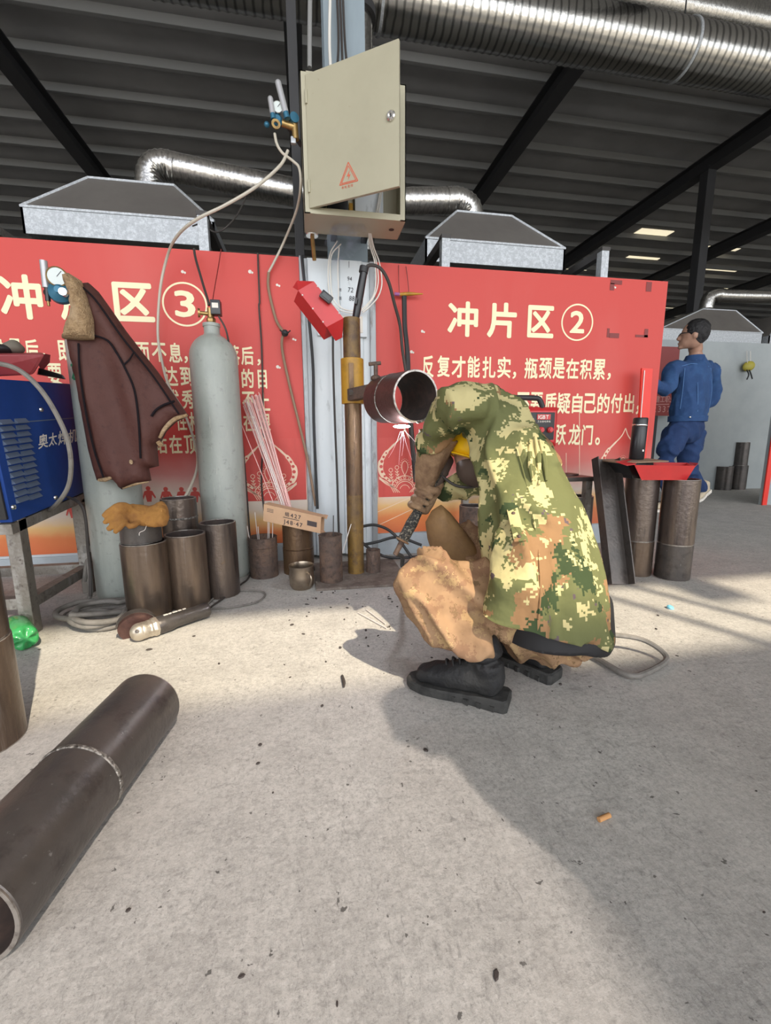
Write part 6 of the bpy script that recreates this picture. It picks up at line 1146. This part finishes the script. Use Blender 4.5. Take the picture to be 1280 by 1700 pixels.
mb.chain([(0.54, 1.27, 0.775), (0.458, 1.225, 0.800), (0.424, 1.295, 0.760), (0.414, 1.375, 0.70), (0.4182, 1.42, 0.6503)], [(0.072, 0.072), (0.074, 0.074), (0.056, 0.056), (0.046, 0.046), (0.038, 0.038)], None, 18)
mb.chain([(0.555, 1.00, 0.44), (0.535, 0.965, 0.33), (0.530, 0.945, 0.20)], [(0.075, 0.09), (0.08, 0.095), (0.085, 0.10)], Fd, 18)
mb.chain([(0.56, 1.30, 0.755), (0.635, 1.38, 0.74), (0.665, 1.45, 0.63), (0.655, 1.48, 0.55), (0.4846, 1.5, 0.5154)], [0.08, 0.066, 0.056, 0.05, 0.042], None, 18)
jf = folds_along((0.10, -0.2, -0.5), 0.026, 11, 0.3, 0.006, 20)
jk = mb.build('jacket', 'jacketcamo', wk, remesh=0.009, sm=6, wrinkle=lambda c: jf(c) * (0.35 if 0.2 < c.z < 0.62 and c.x > 0.6 else 1.0), smooth=85)
hemz = lambda c: 0.235 - (c.x - 0.53) * 0.33 + 0.006 * sin(c.x * 40)
clampz(jk, hemz)
# seam folds, tab and back pleats on the jacket
def onjacket(px, off=0.003):
    o_ = cam.matrix_world.translation; r_, loc, nr, _ = jk.ray_cast(o_, (V(px) - o_).normalized()) if False else (False, None, None, None)
    return loc
bpy.context.view_layer.update()
from mathutils.bvhtree import BVHTree
_bv = BVHTree.FromPolygons([v.co[:] for v in jk.data.vertices], [p.vertices[:] for p in jk.data.polygons])
def surf(q, frm, off=0.003):
    """the jacket point met when going from `frm` towards q"""
    hit = _bv.ray_cast(V(frm), (V(q) - V(frm)).normalized()); return hit[0] + hit[1] * off
EYE = (0.15, 0.0, 0.55)
MB().tube([surf(q, EYE, 0.0015) for q in ((0.5668, 1.1, 0.6699), (0.5884, 1.1, 0.5951), (0.6009, 1.08, 0.4961), (0.6025, 1.06, 0.3978), (0.5968, 1.04, 0.3004), (0.586, 1.02, 0.2304))], 0.0022, 6, 4).build('side_seam', 'jacketcamo', jk)
pl = [((0.6245, 1.15, 0.6972), (0.6237, 1.15, 0.6423), (0.6303, 1.15, 0.59)), ((0.6389, 1.15, 0.7073), (0.6497, 1.15, 0.6506), (0.6498, 1.15, 0.5808)), ((0.6545, 1.15, 0.697), (0.6691, 1.15, 0.6417), (0.6704, 1.15, 0.5891))]
for q in pl: MB().tube([surf(x, EYE, 0.004) for x in q], [0.003, 0.008, 0.003], 8).build('pleat', 'jacketcamo', jk)
a_, b_ = surf((0.5471, 1.1, 0.5153), EYE, 0.004), surf((0.5635, 1.1, 0.4354), EYE, 0.004)
tb_ = MB().bar(a_, b_, 0.028, 0.006, (a_ - V(EYE))).build('tab', 'jacketcamo', jk, bevel=0.002); MB().ell(a_.lerp(b_, 0.85) + (V(EYE) - a_).normalized() * 0.004, (0.005,) * 3).ell(a_.lerp(b_, 0.15) + (V(EYE) - a_).normalized() * 0.004, (0.005,) * 3).build('button', 'pipe_rust', tb_)
# shirt strip and trousers
sh = MB().chain([(0.678, 1.03, 0.125), (0.678, 1.06, 0.24)], [(0.172, 0.148), (0.170, 0.152)], Lf, 24).build('shirt', 'shirt', wk, remesh=0.012, sm=3, smooth=80)
clampz(sh, lambda c: 0.165 - max(0.0, c.x - 0.66) * 0.36)
mb = MB()
mb.chain([(0.65, 1.03, 0.19), (0.47, 1.07, 0.262), (0.308, 1.115, 0.328)], [(0.092, 0.092), (0.088, 0.088), (0.076, 0.076)], None, 20)
mb.chain([(0.308, 1.113, 0.33), (0.345, 1.075, 0.25), (0.40, 1.025, 0.185), (0.430, 1.0, 0.155)], [0.076, 0.080, 0.070, 0.060], None, 20)
lt = MB(); lt.v, lt.f, lt.m = mb.v, mb.f, mb.m
mb.chain([(0.675, 1.045, 0.145), (0.67, 1.06, 0.20)], [(0.155, 0.130), (0.155, 0.135)], Lf, 20)
mb.chain([(0.75, 1.13, 0.2), (0.66, 1.27, 0.27), (0.56, 1.42, 0.33)], [0.10, 0.095, 0.08], None, 20)
mb.chain([(0.56, 1.42, 0.33), (0.61, 1.27, 0.22), (0.655, 1.11, 0.135)], [0.08, 0.082, 0.068], None, 20)
tf = folds_along((0.13, -0.11, -0.22), 0.040, 13, 0.25, 0.004, 26)
tr = mb.build('trousers', 'trousercamo', wk, remesh=0.008, sm=5, wrinkle=tf, smooth=85)
clampz(tr, lambda c: 0.062 if c.x > 0.56 else 0.0)
boot(wk, (0.500, 0.950, 0), (-0.81, 0.585, 0), (0.437, 1.0, 0.150), label='near boot, its dusty toe pointing left')
boot(wk, (0.690, 1.035, 0), (-0.5, 0.86, 0), (0.655, 1.09, 0.135), label='far boot, only its heel showing')
# leather gauntlet, gloved hands, torch, apron, hard hat and mask
gp = [V((0.4404, 1.405, 0.7107)), V((0.4266, 1.42, 0.6584)), V((0.4138, 1.44, 0.5999)), V((0.4076, 1.455, 0.5525)), V((0.4049, 1.46, 0.5222))]
mb = MB(); n = 24; ring_ = []
for i, (p, r) in enumerate(zip(catmull(gp, 4), [0.068 - 0.036 * min(1, k / 15) ** 0.8 for k in range(17)])):
    dd = (gp[-1] - gp[0]).normalized(); u, w, _ = frame_of(dd); ring_.append([p + (u * cos(2 * pi * j / n) + w * sin(2 * pi * j / n)) * r * (1 + 0.07 * sin(j * 1.9 + i * 0.5)) for j in range(n)])
inner = [[q + (p - q) * 0.06 for q in rg] for rg, p in zip(ring_, catmull(gp, 4))]
mb.loft(ring_ + inner[::-1], False, True); gt_ = mb.build('gauntlet', 'glovegrey', wk, smooth=60)
fist(wk, 'glove', HC, Ta, V((-1, -0.25, 0.0)), 'glovegrey', 1.05, 0.021, -1)
fist(wk, 'glove', T0.lerp(T1, 0.86) + V((0.012, 0.05, 0.0)), Ta, V((0.6, 0.5, -0.2)), 'mask', 1.15, 0.014, -1)['label'] = 'dark glove of the far hand behind the torch'
ap = [(0.3893, 1.37, 0.4183), (0.41, 1.37, 0.4588), (0.4392, 1.37, 0.4783), (0.4673, 1.37, 0.4525), (0.5049, 1.37, 0.405), ((0.5457, 1.37, 0.3477)), (0.5924, 1.37, 0.2758), (0.5723, 1.37, 0.1997), (0.4498, 1.37, 0.2191), (0.4162, 1.37, 0.2969), (0.3963, 1.37, 0.3616)]
vs, fs = fillpoly([(p[0], p[2]) for p in ap], 0.012, 0.012, lambda x, z: 1.375 - (x - 0.4) * 0.25, lambda x, z: 0.040 + 0.006 * noise.noise(Vector((x * 20, z * 20, 0))), 0.07)
MB().add(vs, fs).build('apron', 'apron', wk, smooth=80)
hm = MB(); rot = Matrix.Rotation(R(-50), 3, Fd.cross(V((0, 0, 1))))
hm.ell(headc + V((0.0, 0, 0.012)), (0.10, 0.115, 0.115), rot, 28, 16); ho = hm.build('hard_hat', 'helmet', wk, smooth=80)
for v in ho.data.vertices:
    q = v.co - headc
    if q.z < -0.034 - 0.35 * (q.x): v.co.z = headc.z - 0.034 - 0.35 * q.x + (q.z + 0.034 + 0.35 * q.x) * 0.04
MB().lathe([(0.097, 0), (0.118, -0.004), (0.119, -0.008), (0.097, -0.010)], headc + V((0, 0, -0.028)), (0.33, 0, 1), 36, False, True).build('brim', 'helmet', ho)
MB().ell(V((0.5765, 1.41, 0.5967)), (0.068, 0.075, 0.066), None, 24, 14).build('face_mask', 'mask', wk, smooth=80)
tw = thing('welding_torch', 'knurled black electrode holder gripped in the crouching welder\'s gloved hands', 'tool', T0)
MB().tube([T0, T0.lerp(T1, 0.25), T0.lerp(T1, 0.4), T0.lerp(T1, 0.7), T1], [0.019, 0.021, 0.017, 0.016, 0.015], 20).build('grip', mat('knurled_black_grip', (0.03, 0.03, 0.03), 0.5, 0, [(160, (0.30, 0.27, 0.20), 0.52, 0.6)], (200, 0.8)), tw)
MB().lathe([(0.012, 0), (0.025, 0.002), (0.025, 0.007), (0.012, 0.010)], T0 + Ta * -0.004, Ta, 24).build('flange', 'glovegrey', tw)
MB().cyl(T0 - Ta * 0.004, T0 - Ta * 0.055, 0.010, 0.009).build('tail', 'pipe_rust', tw)
cable('cable', [T0 - Ta * 0.05, (0.335, 1.5, 0.2656), (0.3618, 1.62, 0.1932), (0.4477, 1.9, 0.119), (0.5657, 2.2, 0.0585)], 0.008, 'black', 'black cable from the torch tail towards the wall foot')
cable('cable', [(0.4619, 1.46, 0.5765), (0.4824, 1.44, 0.5543), (0.509, 1.42, 0.5365), (0.5457, 1.4, 0.5314), (0.6049, 1.42, 0.534)], 0.005, 'cabledark', 'thin dark cable from the torch to beneath the welder\'s chest')

# --- the man in blue walking away at the right
bm = thing('person', 'person in blue denim work jacket and trousers, walking away at the right', 'person', (3.5707, 3.5, 0.0018))
bm.location.z = 0
BL = V((-0.80, -0.35, 0)).normalized()
hc = V((3.4353, 3.47, 1.5928)); nk = V((3.5091, 3.5, 1.4152)); chest = V((3.509, 3.5, 1.2252)); waist = V((3.5015, 3.5, 0.8905)); pel = V((3.4846, 3.5, 0.7695))
la, lb, lc = V((3.2443, 3.44, 1.2952)), V((3.1352, 3.38, 1.1161)), V((2.8849, 3.3, 1.1484)); ra, rb, rc = V((3.7984, 3.6, 1.3204)), V((3.9196, 3.66, 1.0722)), V((3.8277, 3.74, 0.9389))
fh, fk, fa = V((3.3329, 3.44, 0.7361)), V((3.1881, 3.36, 0.4683)), V((3.3666, 3.42, 0.1024)); fa.z = 0.10
bh, bk, ba_ = V((3.6492, 3.56, 0.7365)), V((3.6115, 3.56, 0.41)), V((3.9081, 3.68, 0.1528))
mb = MB()
mb.chain([pel, waist, chest, nk], [(0.14, 0.10), (0.14, 0.10), (0.17, 0.10), (0.06, 0.055)], BL); mb.chain([nk - V((0, 0, 0.04)), nk + V((0, 0, 0.05)), hc], [0.06, 0.055, 0.06])
mb.ell(hc, (0.078, 0.095, 0.118), Matrix.Rotation(R(55), 3, 'Z'), 24, 16)
fdir = V((-0.80, 0.60, -0.06)).normalized(); rt_ = fdir.cross(V((0, 0, 1))).normalized()
mb.ell(hc + fdir * 0.045 + V((0, 0, -0.05)), (0.055, 0.055, 0.062)); mb.chain([hc + fdir * 0.088 + V((0, 0, 0.015)), hc + fdir * 0.112 + V((0, 0, -0.022))], [0.012, 0.018])
mb.ell(hc + fdir * 0.098 + V((0, 0, -0.06)), (0.016, 0.02, 0.008)); mb.ell(hc + fdir * 0.085 + V((0, 0, -0.092)), (0.025, 0.025, 0.02))
for sg in (1, -1): mb.ell(hc + rt_ * sg * 0.080 - fdir * 0.005 + V((0, 0, -0.012)), (0.024, 0.014, 0.034), Matrix.Rotation(atan2(fdir.y, fdir.x), 3, 'Z'))
mb.chain([chest + V((0, 0, 0.05)), la, lb, lc], [0.06, 0.05, 0.042, 0.032]); mb.chain([chest + V((0, 0, 0.05)), ra, rb, rc], [0.06, 0.05, 0.042, 0.032])
def hand(mb, w, d, s):
    d = V(d).normalized(); s = V(s).normalized(); n_ = d.cross(s)
    mb.chain([w, w + d * 0.05, w + d * 0.09], [(0.030, 0.018), (0.042, 0.016), (0.038, 0.013)], s)
    for k, L_ in enumerate((0.062, 0.072, 0.068, 0.052)):
        b_ = w + d * 0.088 + s * (0.030 - 0.02 * k); mb.chain([b_, b_ + d * L_ * 0.5 + n_ * 0.006, b_ + d * L_ * 0.85 + n_ * 0.022], [0.009, 0.0085, 0.007], None, 10)
    mb.chain([w + d * 0.025 + s * 0.03, w + d * 0.055 + s * 0.055, w + d * 0.085 + s * 0.06 + n_ * 0.012], [0.013, 0.011, 0.009], None, 10)
hand(mb, lc, lc - lb, (0, 0.2, 1)); hand(mb, rc, rc - rb, (-0.8, 0, -0.5))
for h_, k_, a_ in ((fh, fk, fa), (bh, bk, ba_)): mb.chain([h_, k_, a_], [0.08, 0.055, 0.04])
bo = mb.build('body', 'skin', bm, remesh=0.009, sm=3, smooth=80)
# hair cap
mb = MB(); mb.ell(hc - fdir * 0.022 + V((0, 0, 0.022)), (0.104, 0.094, 0.114), Matrix.Rotation(atan2(fdir.y, fdir.x), 3, 'Z'), 28, 18)
hr = mb.build('hair', 'hair', bm, remesh=0.008, sm=1, wrinkle=lambda c: 0.009 * noise.noise(c * 45) + 0.004 * noise.noise(c * 120), smooth=80)
for v in hr.data.vertices:
    q = v.co - hc; f = q.dot(fdir)
    lim = -0.095 + max(0, f + 0.045) * 1.15
    if q.z < lim: v.co.z = hc.z + lim + (q.z - lim) * 0.1; v.co -= (v.co - hc) * 0.12
for sg in (1, -1): MB().tube([hc + fdir * 0.108 + rt_ * sg * 0.012 + V((0, 0, 0.012)), hc + fdir * 0.095 + rt_ * sg * 0.07 + V((0, 0, 0.015)), hc + rt_ * sg * 0.088 + V((0, 0, 0.012))], 0.004, 6).build('glasses', 'blackplastic', bm)
mb = MB(); wv = V((0, 0, 0.02))
mb.chain([waist - V((0, 0, 0.05)), waist, waist.lerp(chest, 0.5), chest, chest.lerp(nk, 0.55), nk - V((0, 0, 0.02))], [(0.188, 0.135), (0.188, 0.14), (0.192, 0.14), (0.200, 0.135), (0.155, 0.11), (0.082, 0.075)], BL, 24)
mb.chain([chest + V((0, 0, 0.05)), la, lb, lc.lerp(lb, 0.15)], [0.075, 0.072, 0.064, 0.050], None, 18); mb.chain([chest + V((0, 0, 0.05)), ra, rb, rc.lerp(rb, 0.15)], [0.075, 0.070, 0.062, 0.050], None, 18)
bj = mb.build('jacket', 'denim', bm, remesh=0.012, sm=10, wrinkle=folds_along((0.2, 0.1, -1), 0.018, 9, 0.35, 0.004, 18), smooth=85)
clampz(bj, lambda c: waist.z - 0.055)
def oval(c, a, b, side, k=32):
    s_ = V(side).normalized(); f_ = s_.cross(V((0, 0, 1))); return [V(c) + s_ * (a * cos(2 * pi * i / k)) + f_ * (b * sin(2 * pi * i / k)) for i in range(k)]
c0_ = waist - V((0, 0, 0.055)); mb = MB(); mb.loft([oval(c0_, 0.196, 0.148, BL), oval(c0_ + V((0, 0, 0.05)), 0.197, 0.150, BL), oval(c0_ + V((0, 0, 0.052)), 0.170, 0.130, BL), oval(c0_ - V((0, 0, 0.002)), 0.170, 0.130, BL)], False, True); wb = mb.build('waistband', 'denim', bj)
_bv2 = BVHTree.FromPolygons([v.co[:] for v in bj.data.vertices], [p.vertices[:] for p in bj.data.polygons])
def surf2(q, off=0.002):
    frm = V((0.3, 0.0, 0.9)); h_ = _bv2.ray_cast(frm, (V(q) - frm).normalized()); return h_[0] + h_[1] * off if h_[0] else V(q)
for q in (((3.5197, 3.5, 1.384), (3.5563, 3.5, 1.1618), (3.5894, 3.5, 0.9182)), ((3.3683, 3.5, 1.3228), (3.4927, 3.5, 1.3465), (3.6573, 3.5, 1.3237)), ((3.402, 3.5, 1.3077), (3.4088, 3.5, 1.1063), (3.4037, 3.5, 0.9446)), ((3.6783, 3.5, 1.3136), (3.7206, 3.5, 1.1101), (3.7215, 3.5, 0.9186))): MB().tube([surf2(x) for x in q], 0.0028, 6, 5).build('stitching', 'denimseam', bj)
mb = MB(); mb.loft([oval(nk + V((0.0, 0, -0.045)), 0.100, 0.088, BL), oval(nk + V((0, 0, 0.008)), 0.074, 0.072, BL), oval(nk + V((0, 0, 0.008)), 0.068, 0.066, BL), oval(nk + V((0, 0, -0.045)), 0.090, 0.078, BL)], False, True); mb.build('collar', 'denim', bj)
MB().ell(surf2((3.5044, 3.5, 0.8686)) + V((-0.003, -0.012, 0)), (0.010, 0.010, 0.010)).build('button', 'chrome', bj)
mb = MB(); mb.chain([pel + V((0, 0, 0.08)), pel, pel - V((0, 0, 0.06))], [(0.165, 0.125), (0.168, 0.135), (0.16, 0.125)], BL, 20)
mb.chain([fh, fk, fa + V((0, 0, 0.0))], [0.105, 0.090, 0.078], None, 18); mb.chain([bh, bk, ba_ + V((0, 0, 0.02))], [0.108, 0.088, 0.072], None, 18)
mb.build('trousers', 'denimdark', bm, remesh=0.012, sm=9, wrinkle=folds_along((0.6, -0.2, -0.6), 0.022, 9, 0.3, 0.004, 18), smooth=85)
boot(bm, (fa.x + 0.03, fa.y, 0.0), (-0.95, 0.3, 0), fa + V((0, 0, 0.03)), 'shoe', 0.27, 0, 'paper', 'shoe')
hp = V((4.0439, 3.7, 0.159)); tp_ = V((3.7825, 3.6, 0.0509)); tp_.z = max(tp_.z, 0.02)
boot(bm, hp - V((0, 0, 0.02)), tp_ - hp, ba_, 'shoe', 0.26, 0, 'paper', 'shoe')

# --- the onlooker beside the camera whose shadow falls on the floor
B0 = V((0.94, -0.37, 0)); of = V((-0.908, -0.419, 0)); os_ = V((-0.419, 0.908, 0))
on = thing('person', 'person standing out of view beside the camera, casting the big shadow across the floor', 'person', B0)
def lp(f, s, z): return B0 + of * f + os_ * s + V((0, 0, z))
hd_ = lp(0.055, 0, 1.575)
mb = MB(); mb.chain([lp(0, 0, 0.92), lp(-0.01, 0, 1.1), lp(-0.005, 0, 1.3), lp(0.0, 0, 1.43)], [(0.15, 0.10), (0.14, 0.095), (0.17, 0.105), (0.06, 0.055)], os_)
mb.chain([lp(0, 0, 1.4), lp(0.03, 0, 1.48), hd_], [0.055, 0.052, 0.06]); mb.ell(hd_, (0.095, 0.078, 0.115), Matrix.Rotation(atan2(of.y, of.x), 3, 'Z')); mb.ell(hd_ + of * 0.10 + V((0, 0, -0.015)), (0.018, 0.014, 0.02)); mb.ell(hd_ + of * 0.04 + V((0, 0, -0.06)), (0.05, 0.05, 0.055))
for s_ in (-1, 1):
    mb.chain([lp(0, 0.1 * s_, 1.38), lp(0, 0.2 * s_, 1.35), lp(-0.02, 0.235 * s_, 1.10), lp(0.05, 0.23 * s_, 0.88)], [0.055, 0.05, 0.042, 0.03]); hand(mb, lp(0.05, 0.23 * s_, 0.88), of * 0.25 + V((0, 0, -1)), of)
    mb.chain([lp(0, 0.085 * s_, 0.9), lp(0.01, 0.095 * s_, 0.48), lp(-0.01, 0.10 * s_, 0.09)], [0.085, 0.058, 0.042])
mb.build('body', 'skin', on, remesh=0.012, sm=3, smooth=80)
mb = MB(); mb.chain([lp(0, 0, 0.84), lp(-0.01, 0, 1.08), lp(-0.005, 0, 1.3), lp(0.0, 0, 1.44)], [(0.185, 0.135), (0.185, 0.13), (0.205, 0.13), (0.085, 0.075)], os_, 24)
for s_ in (-1, 1): mb.chain([lp(0, 0.1 * s_, 1.36), lp(0, 0.2 * s_, 1.35), lp(-0.02, 0.24 * s_, 1.10), lp(0.045, 0.232 * s_, 0.90)], [0.08, 0.075, 0.062, 0.048])
mb.build('jacket', 'denimdark', on, remesh=0.014, sm=4, wrinkle=folds(0.010, 8), smooth=85)
mb = MB()
for s_ in (-1, 1): mb.chain([lp(0, 0.075 * s_, 0.92), lp(0.01, 0.095 * s_, 0.48), lp(-0.01, 0.10 * s_, 0.10)], [0.115, 0.085, 0.075])
mb.build('trousers', 'cabledark', on, remesh=0.014, sm=4, wrinkle=folds(0.010, 8), smooth=85)
MB().ell(hd_ - of * 0.018 + V((0, 0, 0.03)), (0.105, 0.092, 0.105), Matrix.Rotation(atan2(of.y, of.x), 3, 'Z')).build('hair', 'hair', on, smooth=80)
for s_ in (-1, 1): boot(on, lp(-0.08, 0.10 * s_, 0), of, lp(-0.01, 0.10 * s_, 0.14))

# ------------------------------------------------------------------ the far bays at the right
sbox('wall_far', (7.0, 4.79, 0.93), (5.6, 0.05, 1.86), 'farwall')
sbox('wall_far_side', (4.19, 5.4, 0.93), (0.05, 1.2, 1.86), 'farwall')
hood('dim hood over the far bay at the right, behind the man in blue', (4.4556, 5, 2.0275)[0], (6.0251, 5, 1.9926)[0], (5.2544, 5.2, 2.3603)[0], (5.7746, 5.2, 2.3905)[0], [(5.505, 5.4, 2.4262), (5.5124, 5.4, 2.5123), (5.5413, 5.4, 2.5836), (5.6341, 5.4, 2.6191), (5.7525, 5.4, 2.6171)], [(5.6742, 5.4, 2.6133), (6.1004, 5.4, 2.6261), (7.0802, 5.4, 2.6572)], 'far grey duct bending over the dim hood behind the man in blue', 5.0, (5.2421, 5, 1.7952)[2], (5.2059, 5, 2.0469)[2], (5.4705, 5.2, 2.3696)[2])
hood('dim hood cut by the right picture edge in the far bay', (5.9866, 5, 1.9913)[0] + 0.15, (7.5759, 5, 2.0438)[0], (6.5521, 5.2, 2.3697)[0], (7.1677, 5.2, 2.3956)[0], [(7.2278, 5.4, 2.4517), (7.225, 5.4, 2.5745), (7.3025, 5.4, 2.6189)], [(7.249, 5.4, 2.6164), (8.0716, 5.4, 2.638)], 'far duct stub outside the right picture edge', 5.0, (6.0217, 5, 1.7861)[2], (5.9815, 5, 2.0215)[2], (5.4705, 5.2, 2.3696)[2])
t = thing('sign_board', 'dark red board with white figures on the far wall behind the man in blue', 'sign', (4.1629, 4.6, 0.9493))
a, b_ = (3.9154, 4.6, 0.9486), (4.3982, 4.6, 1.7433)
MB().box(((a[0] + b_[0]) / 2, 4.62, (a[2] + b_[2]) / 2), (b_[0] - a[0], 0.03, b_[2] - a[2])).build('panel', 'redfar', t, smooth=0)
mb = MB(); q = (4.0544, 4.6, 1.1036); line_text(mb, '全建工职业', (q[0], 4.603, q[2]), (1, 0, 0), (0, 0, 1), 0.075, 0.01, 0.08, 0.8); q = (4.0422, 4.6, 0.9912); line_text(mb, '52337', (q[0], 4.603, q[2]), (1, 0, 0), (0, 0, 1), 0.075, 0.0, 0.35); ribbon(mb, [((4.0493, 4.6, 1.0755)[0], (4.0493, 4.6, 1.0755)[2]), ((4.3222, 4.6, 1.0845)[0], (4.3222, 4.6, 1.0845)[2])], 0.008, 4.603, 1)
mb.build('lettering', mat('faded_pale_print', (0.42, 0.22, 0.20), 0.6), t, smooth=0, fix=False)
MB().box(((a[0] + b_[0]) / 2, 4.62, (a[2]) / 2), (0.06, 0.03, a[2])).build('post', 'rafter', t, smooth=0)
t = thing('welding_mask', 'yellow-green mask hanging on two wires on the far pale wall', 'welding mask', (5.5511, 4.72, 1.4812))
MB().ell((5.5367, 4.72, 1.5688), (0.085, 0.04, 0.062), Matrix.Rotation(R(-15), 3, 'Y')).build('shell', 'yellowfar', t)
MB().tube([(5.5148, 4.75, 1.7553), (5.4941, 4.72, 1.6623), (5.4904, 4.7, 1.5936)], 0.004, 5).build('wire', 'cablewhite', t); MB().tube([(5.5693, 4.75, 1.7568), (5.5485, 4.72, 1.6636), (5.5357, 4.7, 1.5946)], 0.004, 5).build('wire', 'cablewhite', t)
MB().tube([(5.4815, 4.69, 1.5193), (5.5182, 4.69, 1.4617), (5.5005, 4.69, 1.4029)], 0.008, 6).tube([(5.5177, 4.69, 1.52), (5.5545, 4.69, 1.4624), (5.5813, 4.69, 1.4116)], 0.008, 6).build('strap', 'black', t)
c = (5.2619, 4.8504, 0); pipe((c[0], c[1], 0), (c[0], c[1], 0.14), 0.085, 'short lower pipe on the far floor right of the man in blue', 'pipe', group='far pipe pieces')
pipe((c[0], c[1], 0.141), (c[0], c[1], 0.50), 0.085, 'taller pipe stacked on the far floor right of the man in blue', 'pipe', group='far pipe pieces')
c = (5.6377, 4.7586, 0); pipe((c[0], c[1], 0), (c[0], c[1], 0.32), 0.10, 'lower pipe of the far dark stack before the pale wall', 'pipe_dark', group='far pipe pieces'); pipe((c[0], c[1], 0.321), (c[0], c[1], 0.62), 0.085, 'upper pipe of the far dark stack before the pale wall', 'pipe_dark', group='far pipe pieces')
c = (5.396, 4.7472, 0); pipe((c[0], c[1], 0), (c[0], c[1], 0.31), 0.10, 'dark pipe left of the far dark stack before the pale wall', 'pipe_dark', group='far pipe pieces')
t = thing('panel_board', 'red-edged pale panel at the right picture edge', 'board', (4.6037, 3.5882, 0))
e0 = V((4.5804, 3.5935, 0)); MB().box((e0.x + 0.45, e0.y, 0.85), (0.9, 0.04, 1.70)).build('panel', 'farwall', t, smooth=0)
MB().box((e0.x + 0.02, e0.y - 0.022, 0.85), (0.055, 0.012, 1.70)).build('edge_band', 'redboard', t, smooth=0)
# dark purple-grey haze of weld smoke under the switch box
sm_ = bpy.data.materials.new('weld_smoke'); sm_.use_nodes = True; n = sm_.node_tree.nodes; L = sm_.node_tree.links; n.remove(n['Principled BSDF'])
pv = n.new('ShaderNodeVolumePrincipled'); pv.inputs['Color'].default_value = (0.72, 0.74, 0.86, 1); tc = n.new('ShaderNodeTexCoord'); nz = n.new('ShaderNodeTexNoise'); nz.inputs['Scale'].default_value = 14; nz.inputs['Detail'].default_value = 4; nz.inputs['Distortion'].default_value = 0.8
L.new(tc.outputs['Object'], nz.inputs['Vector']); mr = n.new('ShaderNodeMapRange'); mr.inputs[1].default_value = 0.48; mr.inputs[2].default_value = 0.72; mr.inputs[4].default_value = 14.0; L.new(nz.outputs['Fac'], mr.inputs[0]); L.new(mr.outputs[0], pv.inputs['Density']); L.new(pv.outputs[0], n['Material Output'].inputs['Volume'])
tag(MB().chain([(0.1722, 2.3, 1.5535), (0.1825, 2.26, 1.6014), (0.2234, 2.22, 1.633), (0.2907, 2.18, 1.6521)], [0.035, 0.07, 0.085, 0.05], None, 14).build('smoke', sm_, smooth=80), 'thin bluish welding smoke drifting under the beige switch box', 'smoke', None, 'stuff')
